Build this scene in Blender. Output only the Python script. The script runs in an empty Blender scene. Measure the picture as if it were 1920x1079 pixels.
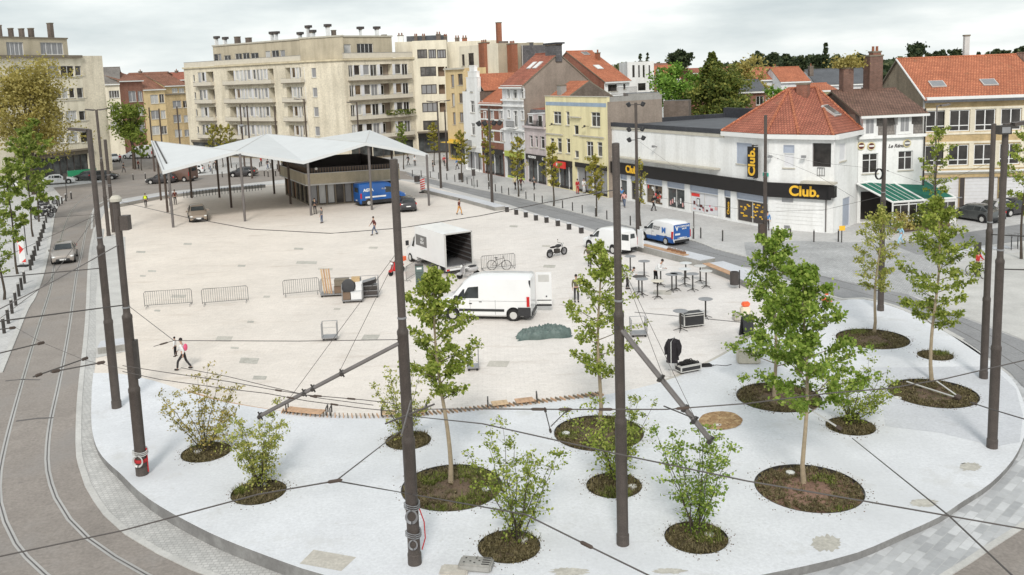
import bpy, bmesh, math, random
from mathutils import Vector, Matrix
from mathutils.geometry import tessellate_polygon
random.seed(7)
C = bpy.context.scene.collection
R = math.radians
PI = math.pi
CF, CP, CR, CX, CY, CH = 1660.2756, R(7.921068724), R(-2.14127201), 926.6923, 368.3027, 13.8386
FW = Vector((0, math.cos(CP), -math.sin(CP)))
_r = Vector((1, 0, 0)); _u = Vector((0, math.sin(CP), math.cos(CP)))
RT = _r * math.cos(CR) + _u * math.sin(CR)
UP = -_r * math.sin(CR) + _u * math.cos(CR)
CAM = Vector((0, 0, CH))
def G(x, y, z=0.0):
 d = FW + RT * ((x - CX) / CF) - UP * ((y - CY) / CF)
 return CAM + d * ((z - CH) / d.z)
def PXL(q):
 d = Vector(q) - CAM
 z = d.dot(FW)
 return CX + CF * d.dot(RT) / z, CY - CF * d.dot(UP) / z
def ZT(g, y):
 lo, hi = -5.0, 60.0
 for _ in range(40):
  m = (lo + hi) / 2
  if PXL((g[0], g[1], m))[1] > y: lo = m
  else: hi = m
 return lo
def smooth01(t):
 t = max(0.0, min(1.0, t)); return t * t * (3 - 2 * t)
def hz(x, y):
 """the street round the platform lies lower than the platform towards the near side"""
 a = 0.42 + (0.2 - 0.42) * max(0, min(1, (x + 5) / 17.0))
 return -a * smooth01((39 - y) / 13.0)
MATS = {}
def nt(name):
 m = bpy.data.materials.new(name); m.use_nodes = True
 n = m.node_tree.nodes; l = m.node_tree.links
 b = n['Principled BSDF']
 MATS[name] = m
 return m, n, l, b
def ramp(n, stops):
 r = n.new('ShaderNodeValToRGB'); e = r.color_ramp.elements
 while len(e) < len(stops): e.new(0.5)
 for k, (p, c) in enumerate(stops):
  e[k].position = p; e[k].color = (c[0], c[1], c[2], 1)
 return r
def mixc(n, l, kind, fac, a, b):
 x = n.new('ShaderNodeMix'); x.data_type = 'RGBA'; x.blend_type = kind
 if hasattr(fac, 'links'): l.new(fac, x.inputs[0])
 else: x.inputs[0].default_value = fac
 for s, v in ((x.inputs[6], a), (x.inputs[7], b)):
  if hasattr(v, 'links'): l.new(v, s)
  else: s.default_value = (v[0], v[1], v[2], 1)
 return x.outputs[2]
def noise(n, l, vec, scale, detail=4, rough=.6):
 t = n.new('ShaderNodeTexNoise'); t.inputs['Scale'].default_value = scale
 t.inputs['Detail'].default_value = detail; t.inputs['Roughness'].default_value = rough
 if vec is not None: l.new(vec, t.inputs['Vector'])
 return t.outputs['Fac']
def streaks(n, l, tc, o, k):
 """rain streaks and soot running down a wall or a mast"""
 mp = n.new('ShaderNodeMapping'); mp.inputs['Scale'].default_value = (.9, .9, .10); l.new(tc, mp.inputs[0])
 r = ramp(n, [(.36, (1 - k * 1.3, 1 - k * 1.35, 1 - k * 1.45)), (.55, (1, 1, 1)), (.75, (1 + k * .3,) * 3)]); l.new(noise(n, l, mp.outputs[0], 1.0, 6, .6), r.inputs[0])
 return mixc(n, l, 'MULTIPLY', 1.0, o, r.outputs[0])
def moss(n, l, o):
 tc = n.new('ShaderNodeTexCoord').outputs['Object']
 r = ramp(n, [(.58, (0, 0, 0)), (.72, (.5, .5, .5))]); l.new(noise(n, l, tc, 1.3, 7, .65), r.inputs[0])
 return mixc(n, l, 'MIX', r.outputs[0], o, (.17, .12, .07))
def flat(name, col, rough=.6, metal=0.0, var=.12, scale=1.5, bump=0.0, spec=.4, fine=0.0):
 """paint, plaster, metal: one colour, uneven through two sizes of noise"""
 m, n, l, b = nt(name)
 tc = n.new('ShaderNodeTexCoord').outputs['Object']
 f = noise(n, l, tc, scale, 5)
 lo = [c * (1 - var) for c in col]; hi = [min(1, c * (1 + var)) for c in col]
 r = ramp(n, [(.3, lo), (.7, hi)]); l.new(f, r.inputs[0]); o = r.outputs[0]
 if fine:
  f2 = noise(n, l, tc, scale * 14, 3)
  r2 = ramp(n, [(.3, (1 - fine,) * 3), (.7, (1 + fine,) * 3)]); l.new(f2, r2.inputs[0])
  o = mixc(n, l, 'MULTIPLY', 1.0, o, r2.outputs[0])
 if name.startswith(('plaster', 'cement', 'pole')): o = streaks(n, l, tc, o, .09 if 'white' in name else .13)
 l.new(o, b.inputs['Base Color'])
 b.inputs['Roughness'].default_value = rough; b.inputs['Metallic'].default_value = metal
 b.inputs['Specular IOR Level'].default_value = spec
 if bump:
  bp = n.new('ShaderNodeBump'); bp.inputs['Strength'].default_value = bump; bp.inputs['Distance'].default_value = .02
  l.new(noise(n, l, tc, scale * 20, 3), bp.inputs['Height']); l.new(bp.outputs[0], b.inputs['Normal'])
 return m
def bricky(name, c1, c2, mortar, bw, bh, ms=.01, rough=.85, offset=.5, var=.15, stain=.15, sscale=.35, bump=.3, bias=0.0, rot=0.0):
 """bricks, tiles, pavers laid in UV metres"""
 m, n, l, b = nt(name)
 uv = n.new('ShaderNodeTexCoord').outputs['UV']
 if rot:
  mp = n.new('ShaderNodeMapping'); mp.inputs['Rotation'].default_value = (0, 0, rot); l.new(uv, mp.inputs[0]); uv = mp.outputs[0]
 t = n.new('ShaderNodeTexBrick'); l.new(uv, t.inputs['Vector'])
 t.offset = offset
 t.inputs['Color1'].default_value = (*c1, 1); t.inputs['Color2'].default_value = (*c2, 1); t.inputs['Mortar'].default_value = (*mortar, 1)
 t.inputs['Scale'].default_value = 1; t.inputs['Mortar Size'].default_value = ms; t.inputs['Mortar Smooth'].default_value = .2
 t.inputs['Bias'].default_value = bias
 t.inputs['Brick Width'].default_value = bw; t.inputs['Row Height'].default_value = bh
 f = noise(n, l, n.new('ShaderNodeTexCoord').outputs['Object'], sscale, 6, .65)
 r = ramp(n, [(.3, (1 - stain,) * 3), (.7, (1 + stain * .7,) * 3)]); l.new(f, r.inputs[0])
 o = mixc(n, l, 'MULTIPLY', 1.0, t.outputs['Color'], r.outputs[0])
 f2 = noise(n, l, n.new('ShaderNodeTexCoord').outputs['Object'], 4, 4, .7)
 r2 = ramp(n, [(.3, (1 - var,) * 3), (.7, (1 + var,) * 3)]); l.new(f2, r2.inputs[0])
 o = mixc(n, l, 'MULTIPLY', 1.0, o, r2.outputs[0])
 if 'brick' in name: o = streaks(n, l, n.new('ShaderNodeTexCoord').outputs['Object'], o, .14)
 if 'tile' in name: o = moss(n, l, o)
 l.new(o, b.inputs['Base Color']); b.inputs['Roughness'].default_value = rough
 b.inputs['Specular IOR Level'].default_value = .25
 if bump:
  bp = n.new('ShaderNodeBump'); bp.inputs['Strength'].default_value = bump; bp.inputs['Distance'].default_value = .02
  inv = n.new('ShaderNodeMath'); inv.operation = 'SUBTRACT'; inv.inputs[0].default_value = 1; l.new(t.outputs['Fac'], inv.inputs[1])
  l.new(inv.outputs[0], bp.inputs['Height']); l.new(bp.outputs[0], b.inputs['Normal'])
 return m
def groundmat(name, col, spots=(), rough=.9, big=.06, mid=.1, fine=.12, bump=.15, sc=1.0):
 """slabs of concrete, gravel or asphalt: clouds of wear, dirty spots and grain"""
 m, n, l, b = nt(name)
 tc = n.new('ShaderNodeTexCoord').outputs['Object']
 o = None
 for s, v, det in ((.06 * sc, big, 5), (.5 * sc, mid, 7), (9, fine, 4)):
  f = noise(n, l, tc, s, det, .7)
  r = ramp(n, [(.28, (1 - v,) * 3), (.72, (1 + v,) * 3)]); l.new(f, r.inputs[0])
  o = mixc(n, l, 'MULTIPLY', 1.0, o if o else col, r.outputs[0])
 for (s, lo, hi, c, k) in spots:
  f = noise(n, l, tc, s, 6, .62)
  r = ramp(n, [(lo, (0, 0, 0)), (hi, (k, k, k))]); l.new(f, r.inputs[0])
  o = mixc(n, l, 'MIX', r.outputs[0], o, c)
 l.new(o, b.inputs['Base Color']); b.inputs['Roughness'].default_value = rough
 b.inputs['Specular IOR Level'].default_value = .2
 if bump:
  bp = n.new('ShaderNodeBump'); bp.inputs['Strength'].default_value = bump; bp.inputs['Distance'].default_value = .02
  l.new(noise(n, l, tc, 12, 4, .7), bp.inputs['Height']); l.new(bp.outputs[0], b.inputs['Normal'])
 return m
def leafmat(name, c1, c2, c3, trans=.35, cl=.8):
 m, n, l, b = nt(name)
 g = n.new('ShaderNodeNewGeometry')
 r = ramp(n, [(0, c1), (.55, c2), (1, c3)])
 l.new(g.outputs['Random Per Island'], r.inputs[0])
 tc = n.new('ShaderNodeTexCoord').outputs['Object']
 r2 = ramp(n, [(.3, (.72, .74, .7)), (.7, (1.2, 1.18, 1.1))]); l.new(noise(n, l, tc, cl, 3), r2.inputs[0])
 o = mixc(n, l, 'MULTIPLY', 1.0, r.outputs[0], r2.outputs[0])
 l.new(o, b.inputs['Base Color']); b.inputs['Roughness'].default_value = .6; b.inputs['Specular IOR Level'].default_value = .25
 tr = n.new('ShaderNodeBsdfTranslucent'); l.new(o, tr.inputs[0])
 mx = n.new('ShaderNodeMixShader'); mx.inputs[0].default_value = trans
 l.new(b.outputs[0], mx.inputs[1]); l.new(tr.outputs[0], mx.inputs[2])
 l.new(mx.outputs[0], n['Material Output'].inputs[0])
 return m
def glassmat(name, col, rough=.08, curtain=None):
 """window pane: dark room behind shiny glass, or a curtain drawn behind it"""
 m, n, l, b = nt(name)
 tc = n.new('ShaderNodeTexCoord').outputs['Object']
 if curtain:
  w = n.new('ShaderNodeTexWave'); w.wave_type = 'BANDS'; w.bands_direction = 'X'; w.inputs['Scale'].default_value = 2.2; w.inputs['Distortion'].default_value = 2.5
  l.new(tc, w.inputs['Vector'])
  o = mixc(n, l, 'MIX', w.outputs['Fac'], [c * .72 for c in curtain], curtain)
 else:
  r = ramp(n, [(.35, [c * .5 for c in col]), (.7, [c * 1.9 for c in col])]); l.new(noise(n, l, tc, .7, 3), r.inputs[0]); o = r.outputs[0]
 l.new(o, b.inputs['Base Color']); b.inputs['Roughness'].default_value = rough; b.inputs['Specular IOR Level'].default_value = .5
 if curtain: b.inputs['Roughness'].default_value = .25; b.inputs['Specular IOR Level'].default_value = .45
 return m
groundmat('concrete_white', (.66, .67, .695), [(.12, .48, .70, (.55, .56, .58), .9), (.45, .58, .72, (.50, .495, .48), .6), (2.2, .62, .74, (.46, .45, .43), .55), (7, .66, .72, (.38, .37, .35), .5)], big=.07, mid=.08, fine=.11)
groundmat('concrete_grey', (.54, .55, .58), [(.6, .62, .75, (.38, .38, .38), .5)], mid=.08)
groundmat('asphalt_left', (.275, .245, .222), [(.25, .52, .7, (.25, .235, .225), .7), (.9, .64, .72, (.11, .10, .10), .5)], big=.15, mid=.14, fine=.2)
groundmat('asphalt_right', (.26, .26, .265), [(.25, .52, .7, (.26, .26, .265), .6), (1.2, .66, .72, (.13, .13, .13), .5)], big=.12, mid=.14, fine=.2)
groundmat('asphalt_patch', (.13, .122, .12), [], big=.1, mid=.14, fine=.2)
groundmat('kerb_stone', (.50, .49, .47), [], mid=.15)
groundmat('kerb_dark', (.22, .215, .21), [(1.5, .5, .7, (.33, .33, .32), .7)], mid=.2)
groundmat('mulch', (.33, .21, .11), [(4, .5, .6, (.5, .36, .2), .8), (9, .55, .62, (.1, .06, .035), .7)], mid=.2, fine=.4, bump=1.)
groundmat('soil', (.17, .12, .085), [(1.6, .5, .64, (.06, .075, .03), .6), (3, .56, .68, (.22, .15, .10), .6), (9, .56, .62, (.035, .025, .02), .8)], mid=.25, fine=.4, bump=1.)
groundmat('soil_red', (.25, .155, .115), [(3, .56, .68, (.26, .17, .13), .6), (9, .56, .62, (.06, .035, .03), .6)], mid=.25, fine=.4, bump=1.)
groundmat('dirt_stain', (.47, .45, .405), [(3, .5, .6, (.36, .34, .30), .6)], mid=.2, fine=.2)
groundmat('paving_patch', (.50, .47, .42), [(2, .5, .6, (.42, .39, .35), .5)], mid=.1, fine=.2)
def beige():
 m, n, l, b = nt('paving_beige')
 uv = n.new('ShaderNodeTexCoord').outputs['UV']; tc = n.new('ShaderNodeTexCoord').outputs['Object']
 t = n.new('ShaderNodeTexBrick'); l.new(uv, t.inputs['Vector'])
 t.inputs['Color1'].default_value = (.74, .67, .60, 1); t.inputs['Color2'].default_value = (.705, .635, .565, 1); t.inputs['Mortar'].default_value = (.66, .595, .525, 1)
 t.inputs['Scale'].default_value = 1; t.inputs['Mortar Size'].default_value = .012; t.inputs['Brick Width'].default_value = .42; t.inputs['Row Height'].default_value = .21
 o = t.outputs['Color']
 for s, v, det in ((.035, .07, 4), (.25, .09, 8), (2.2, .07, 6), (9, .1, 4)):
  r = ramp(n, [(.28, (1 - v,) * 3), (.72, (1 + v * .8,) * 3)]); l.new(noise(n, l, tc, s, det, .7), r.inputs[0])
  o = mixc(n, l, 'MULTIPLY', 1.0, o, r.outputs[0])
 mp = n.new('ShaderNodeMapping'); mp.inputs['Scale'].default_value = (.35, 1.3, 1); mp.inputs['Rotation'].default_value = (0, 0, .1); l.new(tc, mp.inputs[0])
 r = ramp(n, [(.56, (0, 0, 0)), (.72, (.62, .62, .62))]); l.new(noise(n, l, mp.outputs[0], .8, 8, .68), r.inputs[0])
 o = mixc(n, l, 'MIX', r.outputs[0], o, (.52, .44, .365))
 sp = n.new('ShaderNodeSeparateXYZ'); l.new(tc, sp.inputs[0])
 mr = n.new('ShaderNodeMapRange'); l.new(sp.outputs[0], mr.inputs[0]); mr.inputs[1].default_value = -20; mr.inputs[2].default_value = 12
 o = mixc(n, l, 'MIX', mr.outputs[0], o, mixc(n, l, 'MULTIPLY', 1.0, o, (.97, 1.02, 1.10)))
 l.new(o, b.inputs['Base Color']); b.inputs['Roughness'].default_value = .9; b.inputs['Specular IOR Level'].default_value = .2
beige()
bricky('paving_walk', (.57, .56, .55), (.50, .49, .48), (.42, .415, .41), .30, .15, .012, var=.1, stain=.12, bump=.2)
bricky('paving_ring', (.54, .53, .51), (.45, .445, .43), (.38, .37, .36), .18, .14, .015, var=.12, stain=.14, bump=.4)
bricky('paving_mixed', (.58, .585, .595), (.36, .365, .375), (.44, .44, .44), .62, .26, .012, var=.08, stain=.1, bump=.3, rot=-.75)
bricky('cobble', (.50, .50, .505), (.40, .405, .41), (.33, .33, .33), .16, .12, .02, var=.15, stain=.25, sscale=.25, bump=.4)
bricky('brick_red', (.30, .105, .062), (.23, .08, .05), (.30, .22, .18), .24, .08, .012)
bricky('brick_brown', (.20, .155, .125), (.15, .118, .095), (.2, .17, .15), .24, .08, .012, stain=.3)
bricky('brick_tan', (.36, .29, .20), (.28, .225, .155), (.3, .25, .2), .24, .08, .012, stain=.25)
bricky('brick_ochre', (.62, .46, .24), (.56, .41, .21), (.50, .40, .26), .24, .08, .012)
bricky('brick_apartment', (.78, .71, .57), (.73, .665, .53), (.66, .60, .49), .24, .08, .01, stain=.14, sscale=.2)
bricky('brick_old', (.22, .115, .085), (.16, .085, .065), (.18, .14, .12), .24, .08, .012, stain=.25)
bricky('brick_chimney', (.40, .12, .055), (.30, .09, .04), (.3, .2, .15), .24, .08, .012)
bricky('slate', (.17, .165, .17), (.12, .118, .122), (.07, .07, .075), .3, .25, .012, stain=.3)
bricky('slate_pale', (.24, .22, .20), (.19, .175, .165), (.12, .11, .1), .3, .25, .015, stain=.25)
bricky('tile_orange', (.54, .205, .11), (.43, .15, .08), (.28, .095, .055), .24, .33, .035, stain=.2, sscale=.6, bump=.7)
bricky('tile_red', (.44, .165, .105), (.34, .12, .08), (.20, .07, .05), .24, .33, .035, stain=.25, sscale=.6, bump=.7)
bricky('tile_brown', (.24, .14, .105), (.175, .105, .08), (.09, .055, .045), .24, .33, .035, stain=.3, sscale=.6, bump=.7)
bricky('tile_dull', (.36, .17, .11), (.27, .125, .085), (.14, .07, .05), .24, .33, .035, stain=.3, sscale=.6, bump=.7)
flat('plaster_cream', (.79, .73, .59), .85, var=.07, scale=.4, fine=.06)
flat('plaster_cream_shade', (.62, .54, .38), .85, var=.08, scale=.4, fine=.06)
flat('plaster_attic', (.50, .44, .33), .85, var=.1, scale=.5, fine=.08)
flat('plaster_pale', (.76, .70, .57), .85, var=.08, scale=.4, fine=.06)
flat('plaster_yellow', (.80, .72, .44), .85, var=.05, scale=.5, fine=.05)
flat('plaster_white', (.82, .82, .81), .8, var=.05, scale=.35, fine=.05)
flat('plaster_white_old', (.66, .66, .67), .85, var=.1, scale=.8, fine=.1)
flat('plaster_pink', (.56, .49, .49), .85, var=.1, scale=.8, fine=.1)
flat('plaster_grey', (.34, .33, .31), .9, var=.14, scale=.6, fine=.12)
flat('plaster_ochre', (.68, .53, .30), .85, var=.07, scale=.5, fine=.06)
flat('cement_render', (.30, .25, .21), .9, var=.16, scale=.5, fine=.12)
flat('stone_trim', (.50, .47, .40), .85, var=.1, scale=1.5, fine=.1)
flat('stone_dark', (.20, .17, .13), .85, var=.15, scale=1.5, fine=.1)
flat('paint_blue_band', (.30, .38, .48), .7)
flat('frame_white', (.74, .74, .73), .5, var=.04)
flat('frame_dark', (.065, .055, .052), .5, var=.1)
flat('frame_brown', (.19, .13, .09), .5, var=.1)
flat('panel_lilac', (.60, .555, .47), .6, var=.08, scale=2)
flat('shutter_white', (.68, .68, .70), .6, var=.05, scale=3)
flat('shutter_blue', (.40, .44, .52), .6, var=.06, scale=3)
flat('door_wood', (.24, .12, .06), .6, var=.15, scale=3)
flat('door_grey', (.42, .45, .47), .6, var=.06)
flat('roof_black', (.045, .047, .055), .7, var=.25, scale=.4, fine=.2)
flat('roof_felt', (.10, .105, .115), .8, var=.2, scale=.5, fine=.2)
flat('metal_dark', (.060, .054, .050), .5, .3, var=.18, scale=3, fine=.12)
flat('pole_dark', (.085, .070, .062), .55, .1, var=.16, scale=2.5, fine=.25)
flat('pole_grey', (.17, .155, .15), .5, .2, var=.12, scale=3, fine=.1)
flat('pole_brown', (.085, .062, .050), .6, .1, var=.12, scale=3)
flat('steel_worn', (.20, .195, .19), .45, .4, var=.12, scale=6)
flat('metal_grey', (.33, .33, .34), .4, .6, var=.1, scale=4)
flat('steel_galvanised', (.36, .36, .365), .4, .5, var=.12, scale=6)
flat('metal_light', (.58, .57, .55), .45, .2, var=.06, scale=3)
flat('rail_steel', (.50, .48, .46), .35, .6, var=.12, scale=.6)
flat('wire_black', (.085, .075, .07), .6, var=.1)
flat('rubber', (.022, .021, .021), .8, var=.2)
flat('black_plastic', (.03, .03, .032), .5, var=.2)
flat('black_cloth', (.022, .019, .022), .95, var=.3, scale=5)
flat('white_plastic', (.72, .72, .72), .4, var=.04)
flat('sheet_white', (.60, .615, .62), .5, var=.04, scale=.5, fine=.02)
flat('wood_tan', (.50, .32, .20), .7, var=.2, scale=4, fine=.15)
flat('wood_pale', (.58, .42, .26), .7, var=.15, scale=4)
flat('cardboard', (.50, .36, .20), .8, var=.1)
flat('tarp_green', (.10, .14, .13), .55, var=.25, scale=4, spec=.5)
flat('sign_black', (.018, .016, .016), .4, var=.1)
flat('sign_yellow', (.86, .50, .04), .5, var=.03)
flat('sign_red', (.72, .05, .04), .5, var=.05)
flat('sign_white', (.78, .78, .77), .5, var=.03)
flat('sign_green', (.05, .42, .33), .5, var=.05)
flat('sign_blue', (.05, .18, .50), .5, var=.05)
flat('cone_orange', (.85, .16, .06), .5, var=.05)
flat('hi_vis', (.72, .86, .04), .6, var=.05)
flat('awning_green', (.012, .125, .085), .75, var=.12, scale=2)
flat('awning_yellow', (.74, .50, .08), .75, var=.1)
flat('lime_paint', (.42, .48, .10), .6, var=.1)
flat('green_sheet', (.04, .34, .16), .6, var=.12, scale=3)
flat('bark', (.19, .145, .105), .9, var=.25, scale=6, fine=.2, bump=.5)
flat('bark_pale', (.36, .29, .20), .9, var=.18, scale=6, fine=.15, bump=.3)
flat('bark_dark', (.07, .055, .042), .9, var=.25, scale=4, fine=.2, bump=.5)
flat('skin', (.48, .29, .21), .6, var=.05)
flat('hair_dark', (.020, .015, .013), .8, var=.2)
flat('hair_brown', (.10, .06, .035), .8, var=.2)
for nme, col in (('cloth_white', (.72, .72, .72)), ('cloth_grey', (.17, .165, .16)), ('cloth_dark', (.035, .033, .035)), ('cloth_jeans', (.09, .12, .19)), ('cloth_red', (.45, .03, .035)),
     ('cloth_maroon', (.12, .035, .03)), ('cloth_pink', (.72, .12, .22)), ('cloth_pale_pink', (.70, .38, .36)), ('cloth_orange', (.60, .30, .08)), ('cloth_olive', (.13, .12, .075)),
     ('cloth_blue', (.08, .22, .48)), ('cloth_sky', (.38, .60, .74)), ('cloth_cream', (.66, .58, .34)), ('cloth_black', (.016, .015, .017)), ('leather_shoe', (.02, .018, .017))):
 flat(nme, col, .85, var=.15, scale=7)
for nme, col, ro in (('car_white', (.76, .76, .76), .3), ('car_beige', (.30, .265, .235), .3), ('car_taupe', (.29, .235, .185), .3), ('car_silver', (.42, .41, .41), .3), ('car_dark', (.045, .042, .045), .25), ('car_graphite', (.085, .09, .09), .25),
      ('car_blue', (.012, .10, .36), .3), ('car_red', (.62, .02, .02), .3), ('car_brown', (.16, .10, .08), .3)):
 m = flat(nme, col, ro, .0, var=.04, scale=1, spec=.55)
 m.node_tree.nodes['Principled BSDF'].inputs['Coat Weight'].default_value = .4
flat('lamp_glass', (.72, .72, .70), .15, var=.02)
flat('tail_light', (.50, .02, .02), .25, var=.05)
flat('chrome', (.6, .6, .6), .2, .9, var=.02)
glassmat('pane_dark', (.035, .032, .030))
glassmat('pane_mid', (.10, .095, .09))
glassmat('pane_curtain', (.1, .1, .1), curtain=(.58, .58, .57))
glassmat('pane_net', (.1, .1, .1), curtain=(.33, .33, .34))
glassmat('pane_warm', (.12, .085, .055))
glassmat('pane_shop', (.06, .065, .065))
glassmat('car_glass', (.035, .040, .042), .05)
leafmat('leaf_tree', (.155, .215, .03), (.30, .37, .07), (.54, .57, .16), trans=.45)
leafmat('leaf_tree_dense', (.125, .21, .03), (.25, .36, .06), (.45, .53, .14), trans=.45)
leafmat('leaf_shrub', (0.210, 0.252, 0.056), (0.406, 0.434, 0.112), (0.588, 0.546, 0.196), trans=.45)
leafmat('leaf_shrub_bronze', (.24, .23, .06), (.44, .39, .12), (.56, .43, .16), trans=.45)
leafmat('leaf_street', (0.210, 0.210, 0.035), (0.350, 0.329, 0.063), (0.504, 0.406, 0.098), trans=.4)
leafmat('leaf_green', (.12, .18, .03), (.22, .29, .055), (.38, .42, .11), trans=.42)
leafmat('leaf_ochre', (.27, .23, .06), (.44, .37, .12), (.60, .53, .22), cl=.3, trans=.45)
leafmat('leaf_dark', (0.028, 0.046, 0.022), (0.050, 0.072, 0.033), (0.094, 0.110, 0.050), trans=.15, cl=.3)
leafmat('leaf_mid', (0.074, 0.115, 0.027), (0.149, 0.182, 0.041), (0.297, 0.297, 0.074), trans=.3, cl=.3)
leafmat('leaf_bright', (0.112, 0.225, 0.037), (0.200, 0.350, 0.056), (0.325, 0.475, 0.100), trans=.3, cl=.3)
leafmat('leaf_far', (0.060, 0.084, 0.048), (0.108, 0.132, 0.066), (0.204, 0.216, 0.096), trans=.2, cl=.2)
leafmat('grass_blade', (.10, .08, .045), (.19, .16, .08), (.30, .25, .15), trans=.3, cl=3)
leafmat('grass_blade_green', (.09, .12, .025), (.18, .21, .045), (.29, .30, .10), trans=.3, cl=3)
class MB:
 def __init__(s): s.v = []; s.f = []; s.m = []; s.s = []; s.mats = []
 def mi(s, mat):
  if mat not in s.mats: s.mats.append(mat)
  return s.mats.index(mat)
 def face(s, pts, mat, sm=False):
  k = len(s.v); s.v += [tuple(p) for p in pts]; s.f.append(tuple(range(k, k + len(pts)))); s.m.append(s.mi(mat)); s.s.append(sm); return s
 def faces(s, verts, faces, mat, sm=False):
  k = len(s.v); s.v += [tuple(p) for p in verts]; i = s.mi(mat)
  for f in faces: s.f.append(tuple(k + a for a in f)); s.m.append(i); s.s.append(sm)
  return s
 def box(s, c, d, mat, rz=0.0, M=None):
  x, y, z = d[0] / 2, d[1] / 2, d[2] / 2; cs, sn = math.cos(rz), math.sin(rz)
  vs = []
  for a, b, e in ((-x, -y, -z), (x, -y, -z), (x, y, -z), (-x, y, -z), (-x, -y, z), (x, -y, z), (x, y, z), (-x, y, z)):
   p = Vector((c[0] + a * cs - b * sn, c[1] + a * sn + b * cs, c[2] + e)) if M is None else M @ Vector((c[0] + a, c[1] + b, c[2] + e))
   vs.append(p)
  return s.faces(vs, [(0, 3, 2, 1), (4, 5, 6, 7), (0, 1, 5, 4), (1, 2, 6, 5), (2, 3, 7, 6), (3, 0, 4, 7)], mat)
 def bx(s, x0, x1, y0, y1, z0, z1, mat): return s.box(((x0 + x1) / 2, (y0 + y1) / 2, (z0 + z1) / 2), (x1 - x0, y1 - y0, z1 - z0), mat)
 def prism(s, poly, z0, z1, mat, top=True, bot=False):
  n = len(poly)
  a = sum(poly[i][0] * poly[(i + 1) % n][1] - poly[(i + 1) % n][0] * poly[i][1] for i in range(n))
  if a < 0: poly = poly[::-1]
  vs = [(p[0], p[1], z0) for p in poly] + [(p[0], p[1], z1) for p in poly]
  fs = [(i, (i + 1) % n, n + (i + 1) % n, n + i) for i in range(n)]
  if top: fs.append(tuple(range(n, 2 * n)))
  if bot: fs.append(tuple(range(n - 1, -1, -1)))
  return s.faces(vs, fs, mat)
 def tube(s, pts, r, mat, n=6, cap=True, sm=True):
  pts = [Vector(p) for p in pts]
  rs = r if isinstance(r, (list, tuple)) else [r] * len(pts)
  vs = []; ref = None
  for i, p in enumerate(pts):
   d = (pts[min(i + 1, len(pts) - 1)] - pts[max(i - 1, 0)])
   if d.length < 1e-9: d = Vector((0, 0, 1))
   d.normalize()
   if ref is None: ref = Vector((1, 0, 0)) if abs(d.x) < .9 else Vector((0, 1, 0))
   a = d.cross(ref)
   if a.length < 1e-5: a = d.cross(Vector((0, 1, .3)))
   a.normalize(); b = d.cross(a); ref = b.cross(d) * -1 if False else ref
   for k in range(n):
    t = 2 * PI * k / n
    vs.append(p + (a * math.cos(t) + b * math.sin(t)) * rs[i])
  fs = []
  for i in range(len(pts) - 1):
   for k in range(n):
    fs.append((i * n + k, i * n + (k + 1) % n, (i + 1) * n + (k + 1) % n, (i + 1) * n + k))
  s.faces(vs, fs, mat, sm)
  if cap:
   s.face(vs[:n][::-1], mat); s.face(vs[-n:], mat)
  return s
 def lathe(s, prof, c, mat, n=16, sm=True, M=None):
  vs = []
  for (r, z) in prof:
   for k in range(n):
    t = 2 * PI * k / n; p = Vector((c[0] + r * math.cos(t), c[1] + r * math.sin(t), c[2] + z))
    vs.append(p if M is None else M @ p)
  fs = [(i * n + k, i * n + (k + 1) % n, (i + 1) * n + (k + 1) % n, (i + 1) * n + k) for i in range(len(prof) - 1) for k in range(n)]
  s.faces(vs, fs, mat, sm)
  if prof[0][0] > 1e-4: s.face(vs[:n][::-1], mat)
  if prof[-1][0] > 1e-4: s.face(vs[-n:], mat)
  return s
 def ball(s, c, r, mat, n=10, m=7, M=None):
  r = (r, r, r) if not isinstance(r, (tuple, list)) else r
  vs = [];
  for j in range(m + 1):
   a = PI * j / m
   for k in range(n):
    t = 2 * PI * k / n; p = Vector((c[0] + r[0] * math.sin(a) * math.cos(t), c[1] + r[1] * math.sin(a) * math.sin(t), c[2] - r[2] * math.cos(a)))
    vs.append(p if M is None else M @ p)
  return s.faces(vs, [(j * n + k, j * n + (k + 1) % n, (j + 1) * n + (k + 1) % n, (j + 1) * n + k) for j in range(m) for k in range(n)], mat, True)
 def build(s, name, parent=None, uv=True, loc=None, sharp=35):
  me = bpy.data.meshes.new(name)
  me.from_pydata(s.v, [], s.f)
  for m in s.mats: me.materials.append(MATS[m])
  me.polygons.foreach_set('material_index', s.m)
  me.polygons.foreach_set('use_smooth', s.s)
  if uv:
   lay = me.uv_layers.new(name='UV'); buf = [0.0] * (2 * len(me.loops))
   vv = me.vertices
   for p in me.polygons:
    nx, ny, nz = p.normal
    h = math.hypot(nx, ny)
    if h < .05: u = (1, 0, 0); w = (0, 1, 0)
    else:
     u = (-ny / h, nx / h, 0); w = (-nz * nx / h, -nz * ny / h, h)
    for li in p.loop_indices:
     co = vv[me.loops[li].vertex_index].co
     buf[2 * li] = co.x * u[0] + co.y * u[1]; buf[2 * li + 1] = co.x * w[0] + co.y * w[1] + co.z * w[2]
   lay.data.foreach_set('uv', buf)
  if any(s.s) and sharp:
   try: me.set_sharp_from_angle(angle=R(sharp))
   except Exception: pass
  me.validate(); me.update()
  o = bpy.data.objects.new(name, me); C.objects.link(o)
  if parent is not None: o.parent = parent
  if loc is not None: o.location = loc
  return o
def tag(o, label=None, cat=None, group=None, kind=None):
 if label: o['label'] = label
 if cat: o['category'] = cat
 if group: o['group'] = group
 if kind: o['kind'] = kind
 return o
def thing(name, label, cat, loc=(0, 0, 0), rz=0.0, group=None):
 o = bpy.data.objects.new(name, None); C.objects.link(o); o.empty_display_size = .3
 o.location = loc; o.rotation_euler = (0, 0, rz)
 return tag(o, label, cat, group)
KIDS = {}
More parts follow.
